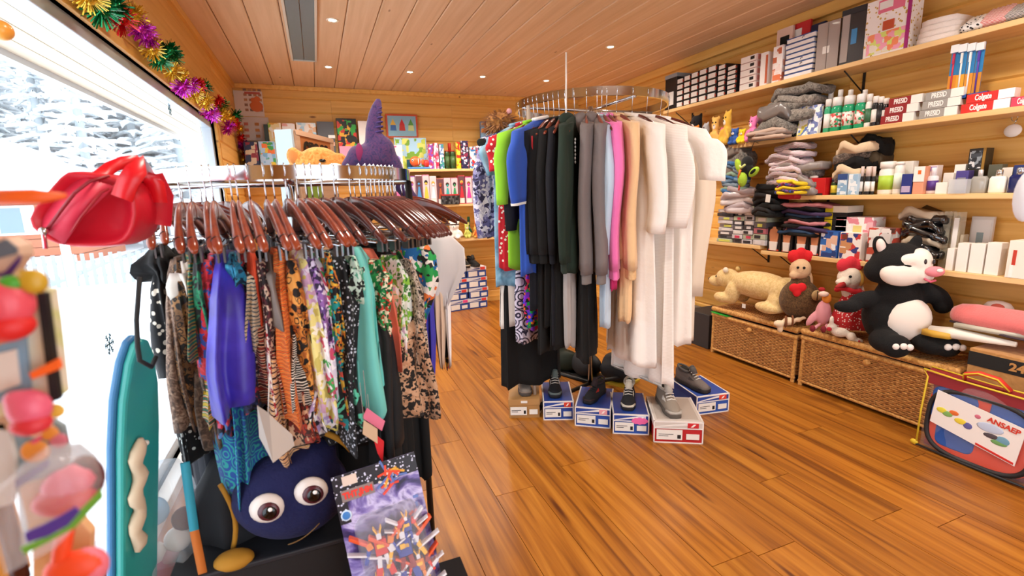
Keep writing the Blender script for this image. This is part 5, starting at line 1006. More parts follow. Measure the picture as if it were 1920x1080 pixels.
# calendar poster in the corner
a0, a1 = P(437, 172, 1, YB-.02), P(495, 172, 1, YB-.02); b0 = P(500, 264, 1, YB-.02); mid = P(497, 219, 1, YB-.02)
t = thing('wall_calendar', 'white printed calendar with an orange bear hanging in the back left corner', 'calendar', (max(a0.x, XL+.02), YB-.022, 0)); W_ = a1.x-a0.x-.02; zt, zm, zb = a1.z, mid.z, b0.z
obj('upper_page', MB().box(0, W_, -.002, 0, zm, zt), plain('d8ccc4', .6), t); obj('lower_page', MB().box(.02, W_+.03, -.004, -.001, zb, zm-.006), plain('d0c4bc', .6), t)
obj('header_print', MB().box(.1, W_-.02, -.0032, 0, zt-.03, zt-.008), plain('b8584a', .6), t)
obj('bear_print', MB().ell((W_*.75, -.003, zm+.1), (.06, .002, .055)).ell((W_*.8, -.003, zm+.17), (.03, .002, .03)).ell((W_*.66, -.003, zm+.16), (.025, .002, .025)), plain('d0682a', .6), t)
for r_ in range(5):
    for c_ in range(4): obj('figures_print', MB().box(.09+c_*.045, .12+c_*.045, -.003, 0, zm+.05+r_*.05, zm+.075+r_*.05), plain(['a8785a', '8a6a5a', 'b8865a'][(r_+c_) % 3], .6), t)
for i in range(8): obj('small_print', MB().box(.06+.1*(i % 3), .1+.1*(i % 3), -.0052, 0, zb+.03+.06*(i//3), zb+.06+.06*(i//3)), plain(['c8705a', 'c8803a', '8a9a7a'][i % 3], .6), t)
# hanging picture bag at the right
carton('blue picture bag with white handle hanging by the fur hat', 'b', 903, 925, 228, 1.80, plain('4a7aa8', .5), art(['5a90c0', 'd8c8a0', '7aa8c8', 'e08a30', 'b8c8d0'], 22, 25), off=.15, depth=.03, name='gift_bag', cat='bag')
for i in range(4): carton('flat white wrapped box, %s of the pile behind the rack end' % ['lowest', 'second', 'third', 'top'][i], 'b', 914, 948, 312-9*i, ZB1+.0, plain('d8ccc8', .5), off=.03, depth=.1, name='flat_box', dz=.0+.035*i, gap=.9)
# ---- back wall middle shelf: boxed dolls
rd = random.Random(4)
for i in range(13):
    a = 742+i*13.2; lab = ['with a black haired doll', 'with a pink dress', 'with a violet edge', 'with a blue dress', 'with a yellow haired doll', 'with a white label below', 'with a brown box side', 'with a turquoise dress', 'with a green dress', 'with a red dress', 'with a magenta edge', 'with a peach background', 'with a dark haired doll'][i]
    c1 = ['e08aa8', 'd8a8b8', '8a4aa8', 'e0c8d0', 'd87a98', 'e8d8d8', 'b8706a', 'd8b0c0', 'c87a98', 'c8404a', 'c02a80', 'e0b8a0', '8a5a58'][i]; cl = ['e86a9a', 'f0a0c0', 'a050c0', '4a90c8', 'e0c040', 'f0f0f0', 'b05030', '30a8a0', '3a9a60', 'c82a3a', 'e040a0', 'f0c0a0', '5a3a8a'][i]
    def doll(t, w_, h, cl=cl, i=i):
        obj('doll', MB().ell((0, -.004, h*.72), (.014, .006, .018)).prism([(-.008, h*.62), (.008, h*.62), (.026, h*.22), (-.026, h*.22)], -.006, .0), plain(cl, .6), t)
        obj('doll_hair', MB().ell((0, -.003, h*.76), (.02, .006, .022)), plain(['1a1210', 'c89a3a', '8a4a20', '3a2018'][i % 4], .6), t)
    carton('boxed doll '+lab+' on the middle back shelf', 'b', a, a+12.6, 330+rd.uniform(-3, 5), ZB2, plain(c1, .3), plain('d8c4c8' if i % 3 else '6a4a50', .2), off=.02, depth=.07, name='doll_box', cat='doll', parts=(('label', .15, .85, .03, .22, LB),), extra=doll)
carton('low black and red toy box in front of the dolls', 'b', 828, 862, 364, ZB2, plain('1c1a1c', .3), art(['1c1a1c', '3a3a40', '1c1a1c', '5a5a5a'], 40, 26), off=-.01, depth=.03, name='toy_box', parts=(('red_edge', 0, 1, .86, 1, plain('b82a28', .5)),))
# ---- lower back shelf plushes
for i, (a, b, tp, c_, lab, er) in enumerate([(812, 838, 390, 'e8d8c0', 'cream plush rabbit with long ears', 'l'), (836, 870, 412, 'ede4da', 'fluffy white plush dog in the middle', 'round'), (806, 824, 412, 'd888a0', 'pink plush animal', 'round'), (798, 812, 424, 'c83a80', 'magenta plush at the left', 'round'), (812, 826, 428, '6a3a2c', 'brown plush monkey low at the left', 'round'), (868, 884, 415, 'c8cc60', 'yellow green plush', 'round'),
   (874, 886, 402, '2a6a48', 'dark green plush at the back', 'round'), (886, 904, 410, 'd8702a', 'orange plush', 'round'), (884, 902, 422, 'd8a848', 'spotted yellow plush giraffe', 'l'), (790, 806, 402, '2a1c18', 'black plush behind the hangers', 'round'), (902, 920, 418, 'e0b090', 'peach plush beside the blouse', 'round')]):
    small_plush(lab+' on the lower back shelf', 'b', a, b, tp, ZB3, c_, off=.14 if 'back' in lab[:26] or i in (0, 6) else .03, seed=30+i, ears=er)
# ------------------------------------------------------------------ wicker trunks
RAT = fab('mottle', ['8a5420', 'b87c36', 'd8a058'], 60, .6, 12); RAT2 = fab('mottle', ['a8702e', 'cf9548', 'e6b46a'], 45, .55, 13); RATD = plain('3a210c', .9)
def weave(w_, h, rows, wave=.028, amp=.0035):
    """rows of woven strands on a face w_ x h in the local xz plane, standing proud towards -y"""
    mb = MB(); nx = max(8, int(w_/wave*4)); rh = h/rows
    for r_ in range(rows):
        z = (r_+.5)*rh; vs = []; fs = []
        for i in range(nx+1):
            x = -w_/2+w_*i/nx; y = -amp*(1+sin(x/wave*pi+pi*r_)); dz = rh*.1*sin(x/wave*pi*2+r_)
            vs += [(x, y+.003, z+dz-rh*.5), (x, y-.002, z+dz), (x, y+.003, z+dz+rh*.5)]
            if i: o_ = (i-1)*3; fs += [(o_, o_+3, o_+4, o_+1), (o_+1, o_+4, o_+5, o_+2)]
        mb.add(vs, fs, True)
    return mb
def wrapped(p0, p1, r, pitch=.011):
    p0, p1 = Vector(p0), Vector(p1); n = max(6, int((p1-p0).length/pitch*2)); pts = [p0.lerp(p1, i/n) for i in range(n+1)]
    return MB().tube(pts, [r*(1 if i % 2 else .9) for i in range(n+1)], 10)
def trunk(label, y0, y1, zt, x0=2.98, x1=3.325, lift=0):
    t = thing('wicker_trunk', label, 'basket', ((x0+x1)/2, (y0+y1)/2, 0), -pi/2); w_ = y1-y0-.012; d = x1-x0; hb = zt-.075
    obj('body', MB().box(-w_/2+.012, w_/2-.012, -d/2+.012, d/2, .02, hb-.004), RATD, t)
    pz = obj('front_weave', weave(w_-.05, hb-.065, 24), RAT, t, (0, -d/2+.009, .045))
    for s in (-1, 1):
        obj('side_weave', weave(d-.05, hb-.065, 24), RAT, t, (s*(w_/2-.009), 0, .045), (0, 0, s*pi/2))
        obj('corner_post', wrapped((s*(w_/2-.014), -d/2+.012, .0), (s*(w_/2-.014), -d/2+.012, hb), .014), RAT2, t)
        obj('corner_post', wrapped((s*(w_/2-.014), d/2-.014, .0), (s*(w_/2-.014), d/2-.014, hb), .014), RAT2, t)
        obj('side_rim', wrapped((s*(w_/2-.014), -d/2, hb-.012), (s*(w_/2-.014), d/2, hb-.012), .016), RAT2, t)
    obj('front_rim', wrapped((-w_/2, -d/2+.012, hb-.014), (w_/2, -d/2+.012, hb-.014), .018), RAT2, t); obj('bottom_rim', wrapped((-w_/2, -d/2+.012, .032), (w_/2, -d/2+.012, .032), .011), RAT2, t)
    ld = obj('lid', MB().box(-w_/2+.015, w_/2-.015, -d/2+.015, d/2-.004, 0, .022), RATD, t, (0, 0, hb+.016+lift), (0, lift*.0, 0))
    tw_ = obj('lid_weave', weave(w_-.05, d-.03, 24), RAT, ld, (0, -d/2+.015, .026), (-pi/2, 0, 0)); tw_.rotation_euler = (pi/2, 0, 0); tw_.scale = (1, 1, -1) if 0 else (1, 1, 1); tw_.location = (0, -d/2+.02, .024); tw_.rotation_euler = (-pi/2, 0, 0); tw_.location = (0, -d/2+.02, .024)
    obj('lid_rim', wrapped((-w_/2, -d/2+.012, .014), (w_/2, -d/2+.012, .014), .021), RAT2, ld)
    for s in (-1, 1): obj('lid_rim', wrapped((s*(w_/2-.014), -d/2, .014), (s*(w_/2-.014), d/2, .014), .021), RAT2, ld)
    obj('knob', MB().ell((0, 0, 0), (.022, .016, .02)), RAT2, t, (0, -d/2-.006, hb-.055))
    return t
ZT1, ZT2 = .415, .43
trunk('woven rattan trunk under the cream bear, lid slightly ajar', 2.25, 3.04, ZT1, lift=.006); trunk('woven rattan trunk under the black cat plush', 1.34, 2.23, ZT2)
tag(obj('green_bag_corner', MB().loft([[(2.965, 3.03-.0*i, .345+.006*i), (3.1, 3.03, .345+.006*i), (3.1, 2.84, .345), (2.966, 2.86, .343+.004*i)] for i in (0, 1)], smooth=False), plain('28b83c', .5)), 'bright green bag corner pinched under the lid of the rattan trunk', 'bag')
for i in range(3):
    tag(obj('storage_box', MB().box(3.0+.02*i, 3.3, 3.08+.3*i, 3.36+.3*i, 0, .3-.04*i), [plain('2c2a2c', .6), plain('6a6058', .6), plain('1c1c20', .6)][i], bevel=.004), ['dark box on the floor between the rack and the rattan trunk', 'brown grey box behind the dark box by the trunk', 'black box furthest along the right wall'][i], 'box')
# carton beside the trunks
KRAFT = fab('mottle', ['a8743c', 'b98448', 'c49254'], 20, .8, 14)
t = thing('cardboard_carton', 'brown cardboard carton with a black printed band, right of the trunks', 'carton', (2.98, .98, 0), -pi/2)
obj('carton', MB().box(-.335, .335, 0, .33, 0, .53), KRAFT, t, bevel=.003); obj('band_print', MB().box(-.335, .335, -.0015, .001, .445, .515), plain('15120f', .7), t)
text('24 x NIGHT', .052, plain('b98448', .8), t, (-.03, -.003, .48), TX_BACK, sx=1.1, bold=.002); text('TL', .04, plain('2a1c10', .8), t, (-.02, -.003, .31), TX_BACK, shear=.3)
obj('label_print', MB().box(-.22, -.12, -.002, .001, .28, .34), plain('8a4a20', .8), t)
# pink bolster, hat, folded papers on the carton
t = thing('pink_bolster', 'long coral pink rounded plush cushion lying on the carton', 'cushion', P(1915, 600, 0, 3.1)+Vector((0, 0, -.0)), -pi/2)
obj('cushion', MB().loft([[(x, .075*s*cos(q), .062*s*sin(q)) for q in [2*pi*j/20 for j in range(20)]] for x, s in [(-.27, .25), (-.262, .6), (-.235, .88), (-.18, 1), (.0, 1.04), (.3, 1.02), (.45, .7), (.47, .2)]]), plain('e0716f', .95, sheen=.5, bump=.6, bscale=120), t, (0, 0, -.02))
obj('edge_band', MB().tube([(-.25, -.06, -.055), (0, -.08, -.075), (.4, -.08, -.075)], .006, 8), plain('3a2a34', .6), t)
t = thing('sun_hat', 'white and red cap lying behind the pink cushion', 'cap', P(1872, 575, 0, 3.22), -pi/2)
obj('crown', MB().loft([[(.06*s*cos(q), .05*s*sin(q), z) for q in [2*pi*j/18 for j in range(18)]] for z, s in ((-.03, 1), (0, .98), (.02, .75), (.03, .3))]), plain('ece2da', .9), t); obj('brim', MB().ell((0, 0, -.03), (.075, .065, .006)), BLK, t); obj('red_patch', MB().ell((.01, -.03, .0), (.03, .025, .022)), plain('d86a5a', .9), t)
for i, (px, py, w_, h, c_, lab, nm, ry) in enumerate([(1820, 632, .34, .03, 'e8e0d4', 'white rolled magazine lying before the pink cushion', 'rolled_magazine', .08), (1870, 618, .3, .02, 'bdb8a8', 'grey green plastic packet under the pink cushion', 'plastic_packet', .12), (1765, 624, .12, .03, 'd8a83a', 'small yellow packet beside the cat foot', 'yellow_packet', 0), (1672, 622, .14, .02, 'd8c4c4', 'pale pink papers under the cat leg', 'pink_papers', -.05)]):
    q = P(px, py, 0, 3.03 if i != 1 else 3.08); mb = MB()
    if i == 0: mb.tube([(-w_/2, 0, 0), (-w_*.2, 0, .004), (w_/2, 0, .006)], [.022, .03, .012], 12, flat=1.3)
    else: mb.loft([[(x*w_/2, y, z+.006*sin(3*x)) for x, y in ((-1, -.06), (0, -.07), (1, -.05), (1, .06), (0, .07), (-1, .06))] for z in (-h/2, h/2)])
    tag(obj(nm, mb, plain(c_, .5), None, q, (0, 0, -pi/2+ry)), lab, 'paper' if i in (0, 3) else 'packet')
# ------------------------------------------------------------------ plush animals on the trunks
CRM = fab('mottle', ['cdab6c', 'dfc186', 'ead09a'], 60, .95, 15)
def zat(p): return Vector(p)
b0 = Vector((3.12, 2.68, ZT1+.035))
t = plush('large cream plush bear lying on the rattan trunk, head to the left', 'plush_bear', b0, 0, [((0, .02, .15), (.11, .27, .10)), ((0, -.2, .13), (.11, .12, .11)), ((-.02, .3, .165), (.075, .1, .075)), ((-.03, .4, .13), (.05, .07, .045)),
    ((-.07, .2, .07), (.05, .06, .09), (.2, 0, 0)), ((.06, .22, .06), (.05, .06, .08)), ((-.1, .26, .03), (.05, .08, .04)), ((-.08, -.2, .07), (.055, .08, .07)), ((-.12, -.16, .035), (.055, .1, .04)), ((.07, -.22, .05), (.05, .08, .06))], 'e0c288', mat=CRM, voxel=.008, cat='plush bear')
t.scale = (1.07,)*3; obj('ear', MB().ell((-.075, .27, .235), (.018, .022, .022)), plain('e8dcc8', .95), t); obj('ear', MB().ell((.05, .27, .235), (.018, .02, .022)), plain('d8b878', .95), t); obj('eye', MB().ell((-.075, .36, .175), .008), plain('0c0a08', .15), t); obj('nose', MB().ell((-.03, .47, .135), (.018, .012, .014)), plain('1c120e', .3), t)
obj('tag', MB().box(-.15, -.148, .0, .03, .0, .03), LB, t)
def comb(t, x, y, z, s, c_='d81c24'):
    obj('comb', MB().ell((x-.035*s, y, z), (.032*s, .028*s, .038*s)).ell((x, y, z+.014*s), (.03*s, .028*s, .038*s)).ell((x+.034*s, y, z+.002), (.028*s, .026*s, .034*s)), plain(c_, .9, bump=1, bscale=200), t, remesh=.005)
BUR = fab('mottle', ['3c2a18', '5e4528', '7a5c38'], 90, .95, 16); DOGW = plain('e6d8c8', .95, bump=1, bscale=150)
d0 = P(1507, 588, 0, 3.06); d0.z = ZT1+.02
t = plush('plush hen in a brown burlap body with red comb and heart beak', 'plush_hen', (3.07, d0.y+.05, d0.z+.01), -.75, [((0, 0, .11), (.105, .085, .115)), ((.05, 0, .08), (.06, .07, .08)), ((0, .0, .22), (.05, .045, .06))], '5e4528', mat=BUR, voxel=.007)
obj('head', MB().ell((-.01, -.015, .285), (.055, .052, .06)).ell((.035, .0, .23), (.024, .02, .055), (0, -.2, 0)).ell((-.045, -.05, .255), (.026, .02, .022)), plain('d8b48c', .95, bump=1, bscale=150), t, remesh=.006)
t.scale = (1.22,)*3; comb(t, -.01, 0, .355, 1.0); obj('eye', MB().ell((-.03, -.062, .30), .007), BLK, t); obj('eye', MB().ell((.0, -.066, .30), .007), BLK, t)
obj('heart', MB().ell((-.045, -.09, .19), (.026, .014, .026)).ell((-.01, -.09, .195), (.026, .014, .026)).ell((-.03, -.09, .165), (.022, .012, .026)), plain('d81c24', .9), t, remesh=.005)
obj('patch', MB().ell((.07, -.075, .15), (.032, .012, .03), (0, 0, .5)), plain('b89a6a', .95), t); obj('stitch', MB().tube([(.045, -.088, .15), (.097, -.07, .15)], .003, 5).tube([(.07, -.088, .125), (.07, -.088, .175)], .003, 5), plain('4a3420', .9), t)
d1 = P(1598, 615, 0, 3.04)
t = plush('white plush hen in a red dotted dress with red comb', 'plush_hen', (3.07, d1.y+.07, ZT2+.03), -.6, [((0, 0, .26), (.055, .05, .06)), ((-.045, -.045, .245), (.035, .026, .022)), ((.05, .01, .21), (.022, .022, .05), (0, -.5, 0)), ((0, 0, .2), (.03, .03, .06))], 'e8dccc', mat=DOGW, voxel=.006)
DR = fab('dots', ['f0e6e0', 'b8141c'], 90, seed=5)
obj('dress', MB().loft([[(r_*cos(q)*(1+.08*cos(6*q)), r_*.8*sin(q)*(1+.08*cos(6*q)), z) for q in [2*pi*j/30 for j in range(30)]] for z, r_ in ((.0, .1), (.06, .09), (.13, .065), (.19, .04), (.205, .03))]), DR, t, (.03, .0, -.0))
t.scale = (1.22,)*3; comb(t, -.0, 0, .325, .95, 'd83040'); obj('ear', MB().ell((.045, -.01, .26), (.016, .022, .042), (0, -.2, 0)), plain('d8a84a', .95), t)
obj('eye', MB().ell((-.018, -.055, .275), .007), BLK, t); obj('beak', MB().tube([(-.05, -.06, .235), (-.09, -.085, .225)], [.018, .006], 10), plain('a82020', .8), t); obj('scarf', MB().tube([(.05*cos(q), .045*sin(q), .2+.01*sin(2*q)) for q in [i*.45 for i in range(15)]], .012, 8), plain('c8202a', .9), t)
obj('sleeve', MB().tube([(.05, -.01, .17), (.1, -.03, .16), (.13, -.04, .15)], [.03, .025, .02], 10), DR, t)
t = plush('pink plush rooster sitting in front of the white hen', 'plush_rooster', (2.99, d1.y+.16, ZT2+.02), -.7, [((0, 0, .09), (.045, .04, .085)), ((-.06, 0, .05), (.022, .02, .06), (0, .5, 0)), ((.05, .01, .06), (.02, .02, .05), (0, -.4, 0))], 'd8929a', voxel=.006)
obj('head', MB().ell((.01, -.01, .19), (.028, .026, .035)), plain('e0882a', .9), t, remesh=.005); obj('face', MB().ell((-.015, -.03, .22), (.03, .02, .018)), plain('e8c8b8', .9), t); obj('comb', MB().ell((-.02, 0, .245), (.02, .016, .014)), plain('a01820', .9), t)
for s in (-1, 1): obj('leg', MB().tube([(s*.02, -.03, .02), (s*.03-.03, -.09, .012), (s*.03-.05, -.12, .012)], .01, 8), plain('d8929a', .9), t); obj('foot', MB().ell((s*.03-.055, -.13, .015), (.016, .02, .022)), plain('7a1c28', .9), t)
t = plush('small white plush rabbit with red foot pads hanging over the trunk edge', 'plush_rabbit', (2.975, d1.y+.03, ZT2+.015), -.9, [((0, 0, .0), (.05, .035, .03)), ((-.045, 0, .03), (.028, .026, .026)), ((.06, -.01, -.02), (.026, .025, .03)), ((.09, 0, -.045), (.035, .022, .02)), ((-.05, -.01, .07), (.014, .012, .035))], 'ece2d8', mat=DOGW, voxel=.006)
obj('foot_pad', MB().ell((-.06, -.026, .02), (.014, .006, .013)), plain('c0283a', .9), t); obj('nose', MB().ell((.1, -.022, -.04), .006), plain('c0283a', .9), t)
s0 = P(1478, 605, 0, 2.96)
t = plush('small cream plush dog with a striped collar draped over the trunk corner', 'plush_dog', (2.965, s0.y, s0.z-.01), -.8, [((0, 0, .02), (.04, .035, .028)), ((-.06, -.01, -.0), (.035, .03, .025)), ((-.05, -.01, -.035), (.02, .018, .03)), ((.055, 0, .035), (.022, .02, .018)), ((.085, 0, .05), (.018, .014, .012))], 'e8d0b0', voxel=.006)
obj('collar', MB().tube([(-.02, .035*cos(q), .015+.035*sin(q)) for q in [i*.45 for i in range(15)]], .008, 6), plain('7a4a2a', .8), t); obj('band', MB().tube([(.02, .035*cos(q), .025+.033*sin(q)) for q in [i*.45 for i in range(15)]], .006, 6), plain('7a4a2a', .8), t)
# the cat
K = plain('070709', .95, bump=1, bscale=180); KW = plain('f0e4da', .95, sheen=.3)
cp = P(1690, 640, 0, 3.1)
t = plush('big black plush cat with white face and belly sitting on the right trunk', 'plush_cat', (3.02, 1.69, ZT2-.005), -.66, [((0, .02, .17), (.15, .13, .17)), ((0, .0, .28), (.11, .1, .1)), ((-.02, -.01, .45), (.13, .12, .12)), ((-.1, 0, .42), (.07, .08, .07)),
    ((-.16, -.02, .26), (.09, .045, .045), (0, -.35, 0)), ((-.25, -.05, .225), (.07, .04, .035)), ((.15, 0, .3), (.1, .05, .05), (0, .45, 0)), ((.21, 0, .24), (.045, .045, .05)), ((-.08, -.12, .06), (.075, .1, .06)), ((.12, -.12, .06), (.08, .1, .055)),
    ((-.11, .0, .55), (.035, .025, .06), (0, -.25, 0)), ((.06, .02, .56), (.03, .025, .05), (0, .25, 0)), ((-.06, -.19, .055), (.068, .055, .062)), ((.17, -.17, .06), (.06, .05, .055))], '070709', mat=K, voxel=.01, cat='plush cat')
obj('belly', MB().ell((.03, -.075, .17), (.105, .055, .115), (0, .2, 0)), KW, t); obj('face', MB().ell((-.03, -.085, .415), (.1, .056, .066)).ell((.045, -.078, .47), (.056, .06, .078)).ell((-.01, -.078, .485), (.062, .056, .042)).ell((.055, -.1, .42), (.055, .045, .052)), KW, t, remesh=.007)
obj('nose', MB().ell((.085, -.146, .437), (.042, .026, .027)), plain('e88a94', .8), t); obj('nose_highlight', MB().ell((.094, -.172, .446), (.014, .006, .009)), plain('f6ece6', .5), t); obj('mouth', MB().tube([(.045, -.145, .40), (.07, -.152, .386), (.095, -.142, .392)], .006, 6), plain('d8607a', .8), t)  # the pale spot on the nose is a painted highlight
t.scale = (1.04, 1.04, 1.06)
for s in (-1, 1): obj('eye', MB().ell((.064+s*.018, -.134, .484), (.007, .005, .014)), plain('2a1c20', .2), t)
obj('inner_ear', MB().ell((-.112, -.022, .55), (.022, .018, .042), (0, -.25, 0)), plain('f0dcd6', .9), t)
for cx, cz, cy in ((-.06, .055, -.19), (.17, .06, -.17)):
    for k in (-1, 0, 1): obj('toe_pad', MB().ell((cx+.03*k+.012, cy-.05+abs(k)*.006, cz+.014-abs(k)*.005), (.017, .012, .017), n=12, m=8), plain('ece4de', .9), t)
# ------------------------------------------------------------------ toy bag at the right
t = thing('toy_bag', 'clear vinyl bag of red and blue play fabric on the floor at right', 'bag', (2.80, 1.165, 0), (-.06, 0, -pi/2))
W2, H2 = .45, .40; OR = plain('d83c0c', .6); BLU = plain('1f50a0', .6)
obj('back_panel', MB().box(-W2/2, W2/2, .055, .06, 0, H2), plain('8a1c1c', .6), t)
def pill(x0, x1, z0, z1, y0, y1, mt, nm, n=20, p=.45):
    cx, cz, a, b = (x0+x1)/2, (z0+z1)/2, (x1-x0)/2, (z1-z0)/2
    pr = [(cx+a*(abs(cos(q))**p)*(1 if cos(q) > 0 else -1), cz+b*(abs(sin(q))**p)*(1 if sin(q) > 0 else -1)) for q in [2*pi*j/n for j in range(n)]]
    return obj(nm, MB().prism(pr, y0, y1), mt, t, bevel=.006)
pill(-.21, .21, .015, .36, .0, .05, OR, 'red_cloth'); pill(-.2, -.01, .17, .35, -.004, .03, BLU, 'blue_cloth'); pill(-.16, .0, .05, .2, -.006, .03, BLU, 'blue_cloth'); pill(.03, .21, .22, .36, -.004, .03, BLU, 'blue_cloth')
rim = [( .2*(abs(cos(q))**.6)*(1 if cos(q) > 0 else -1), -.004, .18+.165*(abs(sin(q))**.6)*(1 if sin(q) > 0 else -1)) for q in [2*pi*j/40 for j in range(41)]]
obj('black_tube', MB().tube(rim, .011, 8), plain('1a1618', .6), t)
ins = thing('x', 'x', 'x'); bpy.data.objects.remove(ins)
sh = obj('leaflet', MB().add([(-.17, -.02, .33), (.17, -.02, .27), (.155, -.02, .09), (-.18, -.02, .16), (-.17, -.016, .33), (.17, -.016, .27), (.155, -.016, .09), (-.18, -.016, .16)], [(0, 1, 2, 3), (4, 7, 6, 5), (0, 4, 5, 1), (1, 5, 6, 2), (2, 6, 7, 3), (3, 7, 4, 0)]), plain('e6dfdb', .5), t)
text('ANSAEP', .033, plain('c8321e', .5), t, (.095, -.0215, .255), (pi/2, .16, 0), bold=.001)
for i, (x, z, rx, rz_, c_) in enumerate([(-.14, .235, .022, .014, 'd8cc3a'), (-.115, .225, .022, .014, '7aa85a'), (-.09, .24, .02, .012, 'd86a2a'), (-.06, .21, .025, .014, 'e0c83a'), (-.03, .2, .018, .016, '5a5a98'), (.06, .19, .03, .012, '4a4048'), (.1, .185, .026, .02, '6a98b0'), (.09, .17, .03, .012, '6a9a5a'), (.0, .26, .012, .01, 'c86a80'), (.05, .225, .05, .022, 'b8c4dc')]):
    obj('picture_print', MB().ell((x, -.0205, z), (rx, .0012, rz_), n=14, m=6), plain(c_, .5), t)
obj('red_strip_print', MB().prism([(.01, .135), (.15, .105), (.15, .095), (.01, .125)], -.022, -.0195), plain('c8281e', .5), t)
CL = plain('f4f6fa', .06, alpha=.07)
obj('clear_front', cloth([(.385, .225, .032), (.3, .22, .036), (.1, .225, .034), (.01, .22, .03)], 9, .12, 60, 3), CL, t, (0, .02, 0))
PIP = plain('d8b82a', .6)
obj('piping', MB().tube([(-W2/2, -.012, .012), (-W2/2-.004, -.012, .2), (-W2/2, -.012, .38), (-W2/2-.02, -.012, .415), (-.1, -.014, .405), (W2/2, -.012, .4)], .0045, 8), PIP, t); obj('piping', MB().tube([(-W2/2-.02, .05, .42), (0, .05, .41), (W2/2, .05, .41)], .004, 8), PIP, t)
obj('top_band', MB().loft([[(-W2/2-.015, -.012, .4), (-W2/2-.015, .05, .415), (-W2/2, .05, .35), (-W2/2, -.012, .35)], [(W2/2, -.012, .395), (W2/2, .05, .405), (W2/2, .05, .35), (W2/2, -.012, .35)]], smooth=False), plain('8a1a22', .6, alpha=.9), t)
obj('bottom_seam', MB().tube([(-W2/2, -.012, .012), (0, -.014, .008), (W2/2, -.012, .012)], .006, 8), plain('1c1a1c', .6), t); obj('corner_tab', MB().ell((-W2/2-.01, -.012, .02), (.018, .008, .014)), PIP, t)
hd = [(-.09, .02, .41), (-.085, .0, .44), (-.03, -.005, .462), (.04, 0, .455), (.08, .02, .41)]
obj('handle', MB().tube(hd, .014, 8, flat=.45), plain('d0301e', .6), t); obj('handle_piping', MB().tube([(x, y-.014, z) for x, y, z in hd], .004, 6), PIP, t)
# ------------------------------------------------------------------ shoes and shoe boxes
def sneaker(label, name, loc, rz, up, acc, sole, high=0, lace='d8d2c8', logo=None, group=None, sc=1.0):
    t = thing(name, label, 'shoe', loc, rz, group); t.scale = (sc,)*3
    out = [(0, -.135), (.028, -.128), (.042, -.09), (.044, -.05), (.036, 0), (.034, .06), (.036, .1), (.028, .128), (0, .135)]; pr = out+[(-x, y) for x, y in out[-2:0:-1]]
    obj('sole', MB().loft([[(x*s, y*s2, z) for x, y in pr] for z, s, s2 in ((0, .92, .97), (.006, 1, 1), (.022, 1.0, 1.0), (.03, .93, .98))]), plain(sole, .6), t)
    hs = [(-.13, .3, .036), (-.115, .75, .05), (-.085, .98, .058), (-.05, 1, .07), (-.02, .95, .085), (.01, .9, .088+high), (.05, .88, .092+high), (.09, .88, .092+high), (.118, .75, .094+high), (.13, .4, .08+high)]
    rings = []
    for y, w_, h in hs:
        a = .04*w_; r = []
        for j in range(16):
            q = 2*pi*j/16; x = a*cos(q)*(1-.35*max(0, sin(q))*(h > .08)); z = .026+(h-.026)*max(0, sin(q))**.7 if sin(q) > 0 else .026
            r.append((x, y+(.02*max(0, sin(q)) if y > 0 else 0), z))
        rings.append(r)
    obj('upper', MB().loft(rings), plain(up, .85, bump=.5, bscale=200), t, subsurf=1)
    obj('opening', MB().ell((0, .075, .095+high), (.024, .045, .012)), plain('18140f', .9), t); obj('tongue', MB().tube([(0, -.02, .088), (0, .0, .11+high*.8), (0, .008, .128+high)], [.018, .022, .018], 8, flat=1).ell((0, .008, .128+high), (.02, .008, .012)), plain(acc, .85), t)
    obj('collar', MB().tube([(.027*cos(q), .075+.048*sin(q), .1+high+.01*sin(q)) for q in [2*pi*j/18 for j in range(19)]], .008, 8), plain(acc, .9), t)
    obj('toe_cap', MB().loft([[(x*1.02, y*1.0-.001, z) for x, y in pr if y < -.08] for z in (.024, .034)]), plain(acc, .8), t)
    for i in range(5+int(high*40)):
        z = .066+.011*i; y = -.05+.0135*i; obj('lace', MB().tube([(-.022, y, z), (0, y-.004, z+.008), (.022, y+.004, z)], .0028, 6), plain(lace, .8), t)
    for s in (-1, 1): obj('side_patch', MB().box(s*.0345-.002, s*.0345+.002, -.03, .02, .045, .066), plain(logo or acc, .7), t, rot=(.3, s*-.12, 0))
    return t
